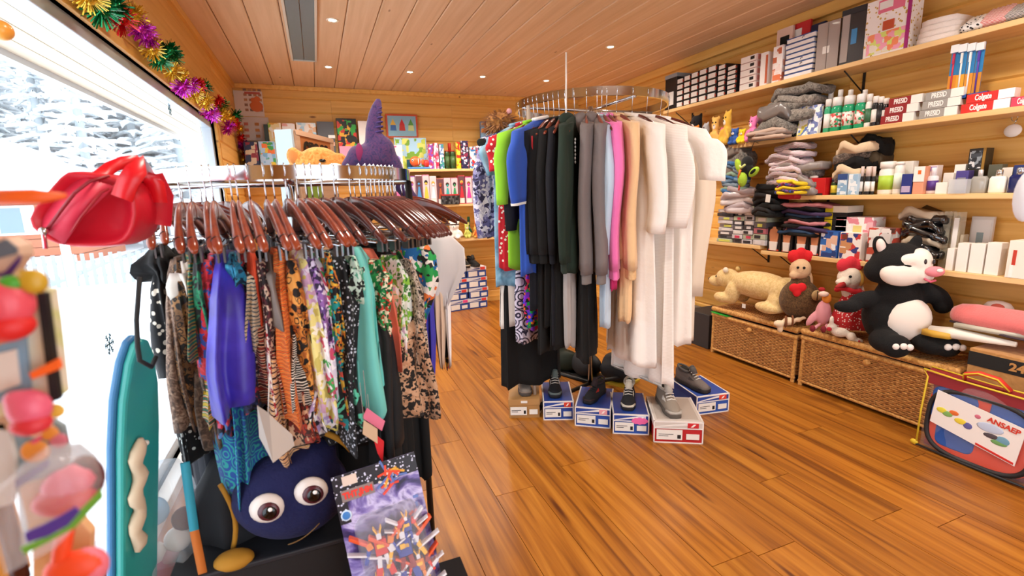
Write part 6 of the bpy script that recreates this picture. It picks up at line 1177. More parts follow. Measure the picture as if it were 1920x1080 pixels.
def shoebox(label, a, b, lidc, bodc, L=.31, h=.12, kraft=False, patch='d8402a', sticker=None, txt=None, lidtop=None, edge='e8e4e2', ylab=0):
    A, B_ = P(a[0], a[1], 2, 0), P(b[0], b[1], 2, 0); c = (A+B_)/2; w_ = (B_-A).length; rz = atan2(B_.y-A.y, B_.x-A.x)
    t = thing('shoe_box', label, 'shoe box', c, rz); bc, lc, ec = plain(bodc, .55), plain(lidc, .55), plain(edge, .55)
    obj('tray', MB().box(-w_/2+.003, w_/2-.003, .003, L-.003, 0, h-.03), bc, t); ld = obj('lid', MB().box(-w_/2, w_/2, 0, L, h-.036, h), lc, t, bevel=.001)
    if not kraft:
        e = MB(); 
        for x in (-w_/2, w_/2-.006): e.box(x-.0008, x+.0068, -.001, L, h-.002, h+.0012).box(x-.0006, x+.006, -.0012, .002, 0, h)
        e.box(-w_/2, w_/2, -.0014, .006, h-.006, h+.0012).box(-w_/2, w_/2, -.0014, .002, h-.042, h-.036).box(-w_/2, w_/2, -.0012, .002, 0, .006)
        obj('white_edge', e, ec, t)
        obj('lid_swoosh', MB().prism([(-w_/2+.008, h-.032), (w_*.18, h-.008), (w_*.18, h-.02), (-w_/2+.02, h-.034)], -.0022, .001), ec, t)
        obj('logo_patch', MB().box(w_*.18, w_*.4, -.003, .001, h-.034, h-.006), plain(patch, .5), t); obj('logo_mark', MB().prism([(w_*.24, h-.028), (w_*.29, h-.028), (w_*.35, h-.012), (w_*.3, h-.012)], -.0036, -.0025), plain('f2ece8', .5), t)
    obj('size_label', MB().box(-w_*.44, w_*.08, -.0024, .001, .02, h-.048), LB, t); obj('size_figures', MB().box(-w_*.02, w_*.05, -.003, .001, .028, .05).box(-w_*.4, -w_*.1, -.003, .001, .05, .053).box(-w_*.4, -w_*.2, -.003, .001, .04, .043), TXB, t)
    obj('price_label', MB().box(w_*.16, w_*.42, -.0024, .001, .024+ylab, .055+ylab), LB, t)
    if sticker: obj('price_sticker', MB().prism([(w_*.16+.05*cos(q)*.9+.015, .085+.022*sin(q)*(1 if j % 2 else .8)) for j, q in enumerate([2*pi*k/20 for k in range(20)])], -.005, -.003), plain(sticker, .6), t)
    if lidtop: obj('lid_print', MB().box(-w_/2+.02, w_/2-.02, .03, L-.02, h, h+.001), plain(lidtop, .6), t)
    return t, c, rz, w_, h
def on_box(bx, label, dx=0, dy=.17, drz=0, **k):
    t, c, rz, w_, h = bx; v = Matrix.Rotation(rz, 3, 'Z') @ Vector((dx, dy, 0)); return sneaker(label, 'sneaker', c+v+Vector((0, 0, h+.001)), rz+drz, **k)
bx1 = shoebox('plain brown cardboard shoe box at the left of the row under the rack', (954, 784), (1013, 783), 'b08450', 'a87c48', kraft=True); on_box(bx1, 'grey high-topped sneaker on the brown shoe box', .0, .17, .1, up='8f857c', acc='857a70', sole='4a4440', high=.045, lace='c8c0b8')
bx2 = shoebox('blue and white shoe box, first right of the brown one', (1019, 788), (1076, 787), '1f4296', '22459a'); on_box(bx2, 'black sneaker with grey tongue on the first blue box', -.01, .17, -.05, up='15161a', acc='5f6c6a', sole='101014', logo='d8d8dc')
bx3 = shoebox('blue and white shoe box, second right of the brown one', (1078, 798), (1145, 804), '1f4296', '264ea6', patch='e8a0a8'); on_box(bx3, 'black sneaker with red collar turned sideways on the second blue box', .0, .15, -.35, up='121216', acc='2a1a1c', sole='0e0e12', lace='1c1c20', logo='a02018', sc=.9)
bx4 = shoebox('blue and white shoe box with a pink star sticker, third blue box', (1149, 813), (1217, 816), '1f4296', '2450a8', sticker='e868a8', patch='c8d0e0'); on_box(bx4, 'black sneaker with cream side logo and brown insole on the third blue box', -.0, .17, -.12, up='18181c', acc='c8bfae', sole='1c1a1a', logo='e8dcc8')
bx5 = shoebox('large red and white shoe box nearest the camera', (1225, 829), (1318, 833), 'cfc8c2', 'b8161e', L=.33, h=.125, patch='c8202a', lidtop='b8aea6'); on_box(bx5, 'grey and white running sneaker on the red shoe box', -.03, .17, .15, up='8f8478', acc='b0aaa2', sole='57504a', lace='ece8e2', logo='d8d4ce', sc=1.08)
bx6 = shoebox('blue and white shoe box at the right end, behind the red one', (1305, 779), (1366, 771), '1f4296', '2450a8'); on_box(bx6, 'brown grey sneaker on the blue box behind the red one', -.05, .15, .2, up='6e6460', acc='55504e', sole='241f1e')
obj('foot_label', MB().box(-.02, .02, -.003, 0, .098, .112), LB, bx1[0])
lump_o = lump
for i, (px, py, lab, c1) in enumerate([(1100, 690, 'black boots standing in the dark under the middle rack', '0d0d10'), (1160, 700, 'black shoe pile with a yellow sole edge under the middle rack', '101014'), (1060, 680, 'dark green and black bag lying under the middle rack', '1a2414')]):
    q = P(px, py, 2, .06); t = thing('dark_shoes' if i != 2 else 'dark_bag', lab, 'shoes' if i != 2 else 'bag', (q.x, q.y, 0), .5*i)
    obj('upper', MB().ell((-.05, 0, .09), (.05, .13, .08)).ell((.06, .03, .08), (.05, .13, .075)).ell((0, .05, .12), (.07, .08, .09)), plain(c1, .7), t, remesh=.012); obj('sole', MB().box(-.1, .1, -.12, .13, 0, .015), plain('c8a82a' if i == 1 else '1c1c1c', .6), t)
# stacked shoe boxes by the back wall
A0, B0 = P(842, 586, 2, 0), P(915, 575, 2, 0)
for ci, (pa, pb) in enumerate((((842, 586), (879, 580)), ((880, 580), (916, 575)))):
    A, B_ = P(*pa, 2, 0), P(*pb, 2, 0); w_ = (B_-A).length; rz = atan2(B_.y-A.y, B_.x-A.x)
    for k in range(4):
        t = thing('shoe_box', 'blue and white shoe box, %s of the %s stack by the back wall' % (['bottom', 'second', 'third', 'top'][k], ['left', 'right'][ci]), 'shoe box', (A+B_)/2+Vector((RNG.uniform(-.012, .012), 0, k*.128)), rz, 'shoe boxes stacked by the back wall')
        h = .127; obj('tray', MB().box(-w_/2+.006, w_/2-.006, .003, .27, .001, h-.03), plain('2a4a94', .55), t); obj('lid', MB().box(-w_/2+.003, w_/2-.003, 0, .275, h-.04, h), plain('d8d8dc', .55), t)
        obj('size_label', MB().box(-w_*.42, w_*.02, -.001, .004, .016, h-.05), LB, t); obj('price_label', MB().box(w_*.12, w_*.4, -.001, .004, .02, .06), LB, t); obj('lid_stripe', MB().prism([(-w_*.4, h-.034), (w_*.15, h-.012), (w_*.15, h-.026)], -.0015, .001), plain('2a4a9a', .5), t)
        obj('logo_patch', MB().box(w_*.18, w_*.42, -.002, .002, h-.036, h-.004), plain('e84a90' if (ci, k) in ((0, 0), (0, 3)) else 'd8403a', .5), t)
for i, (px, a_) in enumerate(((845, '8a8078'), (872, 'b8a890'), (888, '2a2622'))):
    q = P(px, 500, 1, A0.y+.12); sneaker('dark sneaker, %s on the shoe box stacks by the back wall' % ['left one', 'middle one with pale tongue', 'right one'][i], 'sneaker', (q.x, A0.y+.14, .514), .15*i-.1, up='14120f', acc=a_, sole='2a2420', lace='4a4440', sc=1.0)
# ------------------------------------------------------------------ things around the left rack
def pix(px, py, y): return P(px, py, 1, y)
# red duffel bag hung by its handles on the left end of the rail
RY = 1.14
rc_ = pix(165, 392, RY)
t = thing('duffel_bag', 'bright red duffel bag hanging at the left end of the left rack', 'bag', rc_)
RDB = plain('c8142a', .42, bump=.25, bscale=25); RDL = plain('d8304c', .5, bump=.2, bscale=25); RDS = plain('d81020', .35)
def rel(px, py, dy=0): return pix(px, py, RY+dy)-rc_
out = [(60, 414), (100, 366), (136, 322), (150, 318), (215, 326), (252, 334), (272, 352), (282, 400), (268, 445), (250, 461), (190, 464), (122, 462), (90, 440)]
front, rings = [rel(*p) for p in out], []
ctr = sum(front, Vector())/len(front)
for dy, s in ((-.02, .72), (-.055, .86), (-.045, .95), (-.0, 1.0), (.07, 1.0), (.12, .93), (.13, .7)):
    rings.append([(ctr+(p-ctr)*s+Vector((0, dy, 0))) for p in front])
obj('body', MB().loft(rings), RDB, t, subsurf=1)
obj('top_gusset', MB().loft([[rel(x, y, d) for x, y, d in q] for q in ([(66, 414, -.03), (86, 436, -.052), (120, 458, -.058), (72, 420, -.02)], [(104, 364, -.03), (128, 385, -.058), (158, 405, -.068), (110, 372, -.02)], [(140, 324, -.02), (170, 338, -.052), (215, 350, -.064), (146, 330, -.01)])], smooth=True), RDL, t)
obj('zip', MB().tube([rel(84, 436, -.054), rel(112, 398, -.064), rel(140, 362, -.066), (rel(168, 340, -.06)), rel(205, 330, -.045)], .0028, 6), plain('8a0f20', .4), t); obj('seam', MB().tube([rel(118, 458, -.05), rel(150, 410, -.07), rel(190, 360, -.07), rel(240, 338, -.04)], .0022, 6), plain('a00f1e', .5), t)
obj('zip_pull', MB().ell(rel(82, 433, -.06), .007).tube([rel(82, 436, -.06), rel(85, 466, -.06)], .0035, 6), plain('c8ccd0', .2, 1), t); obj('pull_tag', MB().tube([rel(83, 440, -.06), rel(87, 466, -.06)], .005, 6, flat=.4), RDL, t)
def strap(pts, w_=.014): 
    mb = MB(); vs = []; fs = []; n = len(pts)
    for i, p in enumerate(pts):
        d = (pts[min(i+1, n-1)]-pts[max(i-1, 0)]).normalized(); s = d.cross(Vector((0, 1, 0))).normalized()*w_
        vs += [p-s, p+s, p+s+Vector((0, .004, 0)), p-s+Vector((0, .004, 0))]
        if i: o_ = 4*i-4; fs += [(o_+k, o_+(k+1) % 4, o_+4+(k+1) % 4, o_+4+k) for k in range(4)]
    return mb.add(vs, fs, True)
obj('handle', strap([rel(228, 372, -.08), rel(240, 340, -.085), rel(256, 318, -.08), rel(268, 308, -.05), rel(272, 322, .02), rel(290, 345, .03), rel(296, 380, .04)], .016), RDS, t)
obj('handle', strap([rel(185, 330, -.03), rel(210, 312, .0), rel(235, 303, .01), rel(252, 300, .02), rel(262, 312, .03), rel(266, 330, .05)], .011), RDS, t)
obj('side_flap', strap([rel(272, 330, .03), rel(292, 365, .05), rel(288, 420, .06)], .03), RDB, t)
# teal sledge
TE = plain('2f9a94', .35); TE2 = plain('3a78a8', .35)
sc_ = pix(268, 850, 1.2); st = thing('plastic_sledge', 'teal rounded foam board with a cream twisted rope, leaning by the window', 'sledge', (sc_.x-.135, 1.24, 0), (.17, 0, 1.28))
zt_, zb_ = pix(250, 617, 1.22).z, .0
def board_pts(w_, z1):
    return [(-w_, .02), (-w_, z1-.22), (-w_*.9, z1-.12), (-w_*.62, z1-.045), (-w_*.3, z1-.008), (0, z1), (w_*.3, z1-.008), (w_*.62, z1-.045), (w_*.9, z1-.12), (w_, z1-.22), (w_, .02)]
Wd = .06
obj('board', MB().prism(board_pts(Wd, zt_), 0, .018), TE, st, bevel=.006); obj('rim', MB().prism(board_pts(Wd+.006, zt_+.006), .018, .032), TE2, st, bevel=.005)
rp_ = [(-.035+.008*sin(i*1.1), -.012, .62+i*.014) for i in range(20)]
obj('rope', MB().tube(rp_, [.005]+[.013*(1+.15*sin(i*1.7)) for i in range(18)]+[.005], 10), plain('c8b498', .9), st)
obj('pin', MB().ell((-.0, -.006, .86), .006), plain('e8e0d0', .4), st)
# clear bag with toys, teal strap bag, dark filler clothes added for the rack's dark inside
cbg = pix(305, 980, 1.30)
t = thing('clear_toy_bag', 'clear plastic bag of white and pink toys between the sledge and dark clothes', 'bag', (cbg.x, 1.32, cbg.z-.16), .1)
obj('clear_film', cloth([(.30, .05, .03), (.24, .07, .05), (.05, .08, .06), (0, .075, .05)], 6, .2, 40, 8), plain('dfe8ee', .12, alpha=.3), t)
obj('base_card', MB().box(-.07, .07, -.04, .04, 0, .05), plain('c86a84', .6), t)
for i, (x, z, r_, c_) in enumerate([(-.03, .08, .025, 'ece4dc'), (.02, .1, .03, 'ece4dc'), (.04, .15, .028, '5a2a2a'), (-.04, .13, .02, 'f0ece8'), (.0, .06, .02, 'd8a8b0'), (-.02, .19, .035, 'b8d4e8')]): obj('toy', MB().ell((x, -.01, z), (r_, .02, r_*1.1)), plain(c_, .7), t)
q = thing('strap_bag', 'dark bag with a teal and orange strap left under the rack', 'bag', (cbg.x+.16, 1.36, 0), .1)
obj('bag', cloth([(cbg.z+.12, .05, .05), (cbg.z+.02, .11, .08), (.2, .13, .1), (.0, .12, .1)], 5, .25, 40, 9), plain('15161c', .8), q)
s0, s1, s2 = pix(332, 868, 1.2)-q.location, pix(350, 995, 1.2)-q.location, pix(366, 1075, 1.2)-q.location
obj('teal_strap', strap([s0, (s0+s1)/2, s1], .009), plain('1f8aa0', .6), q); obj('orange_strap', strap([s1, s2, s2*2-s1], .009), plain('b8641c', .7), q)
# navy round plush backpack with plain button eyes
NV = plain('0a0e40', .95, bump=.6, bscale=120); YT = plain('a87414', .8)
nb = pix(546, 922, 1.22)
t = thing('plush_backpack', 'navy blue round plush backpack with two big eyes and mustard trim', 'backpack', (nb.x, 1.24, nb.z), (0, 0, -.12))
mb = MB().ell((0, 0, -.01), (.14, .1, .115)).ell((.035, .02, .07), (.08, .07, .045)); obj('body', mb, NV, t, remesh=.01)
for (x, z, rr_) in ((-.036, .012, .039), (.062, .036, .038)):
    e = obj('eye', MB().ell((x, -.092, z), (rr_, .02, rr_*.92)), plain('d8ccc4', .3), t)
    obj('iris', MB().ell((x+.006, -.108, z), (.024, .008, .023)), plain('4a1420', .3), t); obj('pupil', MB().ell((x+.009, -.113, z), (.016, .006, .016)), plain('080608', .1), t); obj('glint', MB().ell((x+.013, -.119, z+.011), (.005, .002, .005)), plain('f0ece8', .2), t)
obj('trim', MB().tube([(.155*cos(a)*1.0+.01, .0, .135*sin(a)+.02) for a in [radians(25+i*8) for i in range(11)]], .008, 8), YT, t)
obj('trim', MB().tube([(-.15+.02*sin(i*.4), -.02, .05-.025*i) for i in range(8)], .006, 8), YT, t)
obj('smile', MB().tube([(.0+.012*i, -.103+.0015*i, -.085+.0016*i*i*.6) for i in range(7)], .0015, 5), plain('6a4a1c', .6), t)
obj('yellow_pad', MB().ell((-.135, -.05, -.135), (.045, .03, .022)), YT, t)
lo = thing('dark_storage_tub', 'black storage tub under the left rack carrying the navy backpack', 'tub', (nb.x, 1.36, 0))
obj('tub', MB().box(-.26, .24, -.16, .2, 0, nb.z-.142, None, -.01), plain('101114', .6), lo, bevel=.01); obj('rim', MB().box(-.275, .255, -.175, .215, nb.z-.155, nb.z-.14), plain('1c1e24', .5), lo, bevel=.004)
for i, (px, yb, lab, w_) in enumerate([(425, 1.5, 'added black filler dress for the dark back of the left rack', .12), (470, 1.5, 'added black filler dress for the dark gaps behind the patterned ones', .13), (560, 1.5, 'added black filler skirt hanging low behind the sparkling swimsuit', .13), (660, 1.5, 'added black filler trousers hanging low behind the aqua wrap', .13), (392, 1.62, 'added black filler coat hanging low at the left of the left rack', .12), (720, 1.55, 'added dark navy filler dress hanging low behind the lace dress', .09)]):
    q_ = pix(px, 500, yb); tag(obj('dark_filler_garment', cloth([(AZ-.2, w_*.4, .03), (AZ-.3, w_, .05), (.75, w_*1.1, .06), (.42, w_*1.1, .07)], 6, .35, 40, 60+i), BLK if i % 2 else NAVY, None, (q_.x, yb, 0)), lab, 'dress' if i < 3 else 'garment')  # dark fillers added so the inside of the rack reads as shade
# folded white card bag and hang tags
wc = pix(512, 815, 1.08); t = thing('white_card_bag', 'white folded card bag hanging below the tiger print dress', 'bag', wc)
r2 = lambda px, py, dy: pix(px, py, 1.08+dy)-wc
obj('left_flap', MB().add([r2(482, 760, .0), r2(505, 775, .01), r2(512, 868, -.01), r2(486, 820, .0), r2(482, 760, .004), r2(505, 775, .014), r2(512, 868, -.004), r2(486, 820, .004)], [(0, 1, 2, 3), (7, 6, 5, 4), (0, 4, 5, 1), (1, 5, 6, 2), (2, 6, 7, 3), (3, 7, 4, 0)]), plain('a8a19c', .6), t)
obj('right_flap', MB().add([r2(503, 775, .01), r2(548, 815, .03), r2(552, 836, .03), r2(512, 868, -.01), r2(503, 775, .014), r2(548, 815, .034), r2(552, 836, .034), r2(512, 868, -.006)], [(0, 1, 2, 3), (7, 6, 5, 4), (0, 4, 5, 1), (1, 5, 6, 2), (2, 6, 7, 3), (3, 7, 4, 0)]), plain('bdb6b0', .6), t)
obj('string', MB().tube([r2(503, 775, .012), r2(505, 700, .03)], .0012, 5), plain('d8d0c8', .6), t)
for (pts, c_, nm, lab, dy) in [([(688, 765), (722, 790), (716, 808), (680, 784)], 'd8708c', 'pink_hang_tag', 'pink hang tag dangling below the aqua wrap', 0), ([(682, 788), (708, 805), (708, 832), (680, 814)], 'c8a888', 'beige_hang_tag', 'beige diamond hang tag below the pink one', -.006), ([(696, 808), (720, 828), (718, 868), (708, 850)], 'c8141c', 'red_pennant', 'red pointed fabric tail under the hang tags', .01), ([(770, 600), (796, 603), (795, 640), (769, 636)], 'b8b6b4', 'grey_hang_tag', 'grey hang tag with gold band at the right end of the left rack', .3)]:
    y_ = 1.12+dy; f_ = [pix(*p, y_) for p in pts]; b_ = [v+Vector((0, .0025, 0)) for v in f_]; c0 = f_[0].copy()
    o = obj(nm, MB().add([v-c0 for v in f_+b_], [(0, 1, 2, 3), (7, 6, 5, 4), (0, 4, 5, 1), (1, 5, 6, 2), (2, 6, 7, 3), (3, 7, 4, 0)]), plain(c_, .6), None, c0); tag(o, lab, 'tag')
    obj('cord', MB().tube([(0, 0, 0), (0, .01, .09)], .0009, 5), plain('8a8480', .6), o)
# blister card with toy robots
CY = 1.0
A_, B_, D_ = pix(620, 897, CY+.1), pix(776, 847, CY+.1), pix(668, 1090, CY)
cw = (B_-A_).length; t = thing('toy_robot_card', 'purple space-print blister card holding red and blue toy robots', 'toy', A_, (-.32, .0, 0))
ang = atan2(B_.z-A_.z, B_.x-A_.x); t.rotation_euler = (-.28, -ang, 0)
SPC = fab('mottle', ['1c1438', '3a2c6a', '7a6ab0', 'c8c0e8', '4a3a80'], 16, .35, 21)
ch_ = .36
obj('card', MB().box(0, cw, 0, .003, -ch_, 0), SPC, t); obj('starry_top', MB().box(0, cw, -.001, .001, -.045, 0), fab('dots', ['d8d8f0', '120e1c'], 130, .4, 22), t); obj('left_star_strip', MB().box(0, .024, -.0012, .001, -.11, -.045), fab('dots', ['d8d8f0', '120e1c'], 130, .4, 23), t)
obj('price_label', MB().box(.022, .055, -.003, 0, -.027, -.005), plain('d8c4b8', .6), t); obj('name_plate', MB().box(.014, .088, -.003, 0, -.062, -.036), plain('8a7a78', .5), t)
text('THT.JHM', .019, plain('e0382a', .4), t, (.051, -.0035, -.049), TX_BACK, bold=.0012, sx=.9)
obj('badge', MB().ell((.016, -.001, -.092), (.0125, .0015, .0125)), plain('c8dcf0', .4), t); obj('badge_centre', MB().ell((.016, -.0025, -.092), (.009, .001, .009)), plain('3a7ac0', .4), t)
bl = MB(); rr_ = []
def sl(x0, x1, z0, z1, y): return [(x0, y, z0+.02), (x0+.02, y, z0), (x1-.02, y, z0), (x1, y, z0+.02), (x1, y, z1-.02), (x1-.02, y, z1), (x0+.02, y, z1), (x0, y, z1-.02)]
obj('blister', MB().loft([sl(.025, cw-.012, -ch_+.01, -.10, 0), sl(.032, cw-.02, -ch_+.02, -.11, -.035), sl(.05, cw-.035, -ch_+.04, -.13, -.045)], smooth=False), plain('f4f4ff', .06, alpha=.13), t, bevel=.004)
rg = random.Random(9); RC = ['d0281c', 'd87a1c', '1c3a9a', 'd8d8e0', 'e8b020', '8a1a18']
def robot(cx, cz, s, seed):
    r_ = random.Random(seed); rb = obj('toy_robot', MB().box(cx-.014*s, cx+.014*s, -.028, -.008, cz-.016*s, cz+.018*s), plain(RC[seed % 3], .35), t, bevel=.002)
    def bit(nm, x, z, w_, h, c_, an=0): obj(nm, MB().box(-w_/2, w_/2, -.032, -.010, -h/2, h/2), plain(c_, .35), rb, (cx+x*s, 0, cz+z*s), (0, an, 0), bevel=.0015)
    bit('head', 0, .028, .011*s, .014*s, 'd8d8e0'); bit('horn', -.006, .04, .003*s, .016*s, 'e8b020', -.4); bit('horn', .006, .04, .003*s, .016*s, 'e8b020', .4); bit('chest', 0, .006, .018*s, .01*s, 'e8b020')
    for q in (-1, 1):
        bit('shoulder', q*.024, .012, .014*s, .016*s, RC[(seed+1) % 6], q*.3); bit('arm', q*.032, -.01, .008*s, .032*s, RC[(seed+2) % 6], -q*.4); bit('thigh', q*.009, -.028, .01*s, .026*s, RC[(seed+3) % 6], -q*.15); bit('foot', q*.014, -.052, .014*s, .024*s, RC[(seed) % 3], -q*.2); bit('wing', q*.045, .03, .007*s, .045*s, ['d8501c', 'd8d8e0'][seed % 2], q*.9); bit('blade', q*.05, .0, .004*s, .05*s, 'd8d8e0', q*1.2)
robot(.075, -.18, 1.0, 0); robot(.125, -.2, 1.15, 2); robot(.06, -.28, 1.0, 1); robot(.12, -.30, 1.15, 3); robot(.15, -.25, .8, 4); robot(.14, -.155, .7, 5)
for i in range(26):     # printed robot art at the upper right of the card
    a = rg.uniform(0, 6.28); l_ = rg.uniform(.012, .034); cx, cz = .13+rg.uniform(-.014, .014), -.035+rg.uniform(-.02, .014)
    obj('robot_print', MB().box(0, l_, -.0032-i*.00006, -.0008, -.0025, .0025), plain(rg.choice(['d8401c', 'e8d8c8', 'd8a030', 'b8c0d8', 'e04838', '5a70b0']), .5), t, (cx, 0, cz), (0, a, 0))
for i in range(12):
    obj('small_print', MB().box(0, .012, -.002, 0, -.003, .003), plain(rg.choice(['d85a4a', 'e8c060', '6a80c0', 'e0a8b8']), .5), t, (rg.uniform(cw-.035, cw-.016), 0, rg.uniform(-.3, -.09)), (0, rg.uniform(0, 3), 0))
cs = thing('low_display_box', 'dark display box under the toy robot card', 'box', (pix(770, 1080, 1.0).x, 1.05, 0)); obj('carton', MB().box(-.16, .16, -.1, .12, 0, .36), plain('17161a', .7), cs, bevel=.003)
# ------------------------------------------------------------------ behind the left rack
n0 = pix(545, 243, 2.9); f0 = pix(620, 262, 3.4)
lo_, hi_ = 2.9, 5.0
for _ in range(40):
    m_ = (lo_+hi_)/2
    if pix(620, 262, m_).z < n0.z: lo_ = m_
    else: hi_ = m_
f0 = pix(620, 262, m_); wy = (f0-n0); wl_ = Vector((wy.x, wy.y, 0)).length; az = atan2(wy.y, wy.x)
t = thing('display_stand', 'wooden fronted display stand with black lettering and pale blue side', 'display stand', (n0.x, n0.y, 0), az)
zt = n0.z; WP = wood('stand_wood', 'b89074', 'c8a284', 'd8b498', 0, .6, '8a6248', 1)
obj('cabinet', MB().box(0, wl_, .0, .07, 0, zt), plain('c8ab94', .6), t, bevel=.004)
obj('front_board', MB().box(.005, wl_-.005, -.012, 0, 0, zt-.003), WP, t); obj('inner_panel', MB().box(wl_*.1, wl_*.9, -.016, -.012, zt-.2, zt-.02), plain('b86f3c', .6), t)
for z in (zt-.012, zt-.21): obj('frame_rail', MB().box(.01, wl_-.01, -.022, -.012, z-.012, z+.014), WP, t)
for x in (.03, wl_-.03): obj('frame_post', MB().box(x-.02, x+.02, -.02, -.012, 0, zt-.005), WP, t)
text('crocs', .13, plain('120d0a', .6), t, (wl_*.47, -.024, zt-.075), TX_BACK, bold=.006, sx=wl_*.82/.38)
obj('side_panel', MB().box(-.02, 0, -.012, .08, 0, zt), plain('b4c8d4', .5), t); obj('green_card', MB().box(wl_*.15, wl_*.5, -.025, -.02, zt-.55, zt-.24), plain('7a9a3a', .6), t)
tb = pix(600, 312, 2.02)
OB = fab('mottle', ['c8762c', 'e09a4a', 'ecb468'], 60, .95, 24)
t = plush('golden brown teddy bear with white muzzle lying on the left rack', 'teddy_bear', (tb.x, 2.03, AZ+.018), 0, [((0, 0, .045), (.095, .06, .05)), ((-.0, .0, .07), (.07, .055, .045)), ((-.085, .0, .075), (.028, .02, .04), (0, -.2, 0)), ((.0, .06, .04), (.12, .07, .045)), ((.07, 0, .06), (.03, .02, .035), (0, .7, 0))], 'e09a4a', mat=OB, voxel=.007, cat='teddy bear')
obj('muzzle', MB().ell((.05, -.045, .03), (.035, .026, .022)), plain('ece0d4', .95), t); obj('eye', MB().ell((.01, -.058, .06), (.012, .006, .006)), plain('1c120c', .2), t); obj('inner_ear', MB().ell((-.088, -.014, .075), (.018, .01, .028), (0, -.2, 0)), plain('d88a4a', .95), t); obj('bow', MB().ell((.1, -.03, .05), (.02, .012, .012), (0, .6, 0)), plain('c8281c', .8), t)
PU = fab('mottle', ['241a3c', '3a2a5c', '54305c', '3a2a5c', '2a2850'], 70, .95, 25)
PY = 1.78
pc = pix(700, 320, PY)
def rp2(px, py): q = pix(px, py, PY)-pc; return (q.x, 0, q.z)
t = thing('knitted_plush', 'purple knitted plush with an upright trunk lying over the left rack', 'plush toy', pc)
mbp = MB().ell(rp2(695, 300), (.075, .06, .055)).ell(rp2(672, 300), (.04, .045, .05)).ell(rp2(712, 285), (.055, .05, .06))
mbp.tube([rp2(708, 290), rp2(701, 262), rp2(700, 240), rp2(703, 215), rp2(707, 200), rp2(709, 192)], [.036, .031, .026, .022, .018, .013], 14).ell(rp2(709, 192), .014)
mbp.tube([rp2(715, 285), rp2(735, 310), rp2(750, 345), rp2(768, 368), rp2(784, 380)], [.04, .036, .028, .024, .015], 14).tube([rp2(672, 295), rp2(655, 315), rp2(650, 335)], [.035, .03, .02], 12)
obj('body', mbp, PU, t, remesh=.007)
for i in range(9):
    u = i/8; a, b = Vector(rp2(703, 275)), Vector(rp2(707, 205)); c = a.lerp(b, u); r_ = .031-.016*u
    obj('knit_ring', MB().tube([c+Vector((r_*cos(q), r_*sin(q), .006*cos(q))) for q in [2*pi*j/16 for j in range(17)]], .0028, 6), plain('4a3a78', .95), t)
obj('pink_patch', MB().ell(Vector(rp2(672, 288))+Vector((0, -.045, 0)), (.012, .008, .03)), plain('8a2a5c', .9), t); obj('tail_tip', MB().ell(rp2(784, 381), (.018, .014, .012)), plain('3a3a78', .9), t)
# ------------------------------------------------------------------ blurred toy display at the left edge, close to the camera
TY = .45
def tp_(px, py, dy=0): return pix(px, py, TY+dy)
def slab(label, name, cat, pts, mat, y=TY, th=.006, extra=None, bevel=.001):
    f_ = [pix(*p, y) for p in pts]; c0 = sum(f_, Vector())/len(f_); n = len(f_); t = thing(name, label, cat, c0)
    vs = [v-c0 for v in f_]+[v-c0+Vector((0, th, 0)) for v in f_]
    obj('card', MB().add(vs, [tuple(range(n)), tuple(range(2*n-1, n-1, -1))]+[(i, i+n, (i+1) % n+n, (i+1) % n) for i in range(n)]), mat, t, bevel=bevel)
    if extra: extra(t, c0)
    return t
def lp(c0, px, py, dy=0, y=TY): return pix(px, py, y+dy)-c0
S_ = .0006
def poly(nm, t, c0, pts, mat, dy, y=TY, th=.002):
    f_ = [lp(c0, *p, dy, y) for p in pts]; n = len(f_); obj(nm, MB().add(f_+[v+Vector((0, th, 0)) for v in f_], [tuple(range(n)), tuple(range(2*n-1, n-1, -1))]+[(i, i+n, (i+1) % n+n, (i+1) % n) for i in range(n)]), mat, t)
def eA(t, c0):
    poly('blue_window_frame', t, c0, [(-20, 640), (48, 625), (58, 735), (-20, 760)], plain('7a9ab0', .5), -.004); poly('window_print', t, c0, [(-20, 668), (30, 655), (38, 720), (-20, 742)], plain('d8d0c8', .5), -.006)
    poly('orange_print', t, c0, [(-20, 612), (36, 612), (44, 634), (-20, 650)], plain('d8862c', .5), -.005); poly('strap', t, c0, [(68, 548), (86, 550), (112, 750), (94, 755)], plain('120c0c', .6), -.008, th=.006); poly('orange_clip', t, c0, [(54, 700), (106, 674), (112, 692), (60, 712)], plain('f0641c', .5), -.014, th=.006)
slab('tall cream and yellow-green toy pack with black strap and orange clip at left', 'toy_pack', 'toy', [(-30, 560), (20, 548), (72, 552), (82, 620), (98, 758), (-30, 790)], fab('mottle', ['d8d0b0', 'c8cc84', 'e0d8c4', 'd8c8a8'], 14, .5, 31), th=.03, extra=eA)
def eB(t, c0):
    poly('purple_band', t, c0, [(-20, 520), (10, 508), (38, 478), (36, 492), (16, 522), (-20, 536)], plain('4a2c78', .5), -.004); poly('grey_cap', t, c0, [(-20, 462), (10, 448), (32, 466), (30, 476), (-20, 490)], plain('5a6470', .5), -.006)
slab('peach and purple packed toy at the upper left edge of the display', 'toy_pack', 'toy', [(-30, 450), (8, 445), (34, 462), (38, 480), (12, 522), (-30, 535)], plain('d8b8a0', .5), th=.02, extra=eB)
def eC(t, c0):
    for i, (x, y, r_, c_) in enumerate([(104, 770, .006, 'e0b040'), (92, 812, .006, 'd8862c'), (72, 800, .009, 'e0c8a8'), (110, 826, .006, 'c86a78'), (66, 846, .009, 'e0903a')]): obj('spot_print', MB().ell(lp(c0, x, y, -.003), (r_, .0015, r_)), plain(c_, .5), t)
    poly('pink_print', t, c0, [(56, 830), (80, 812), (84, 818), (60, 838)], plain('d8486a', .5), -.004); poly('purple_print', t, c0, [(28, 900), (88, 862), (90, 876), (30, 918)], plain('4a3a80', .5), -.004)
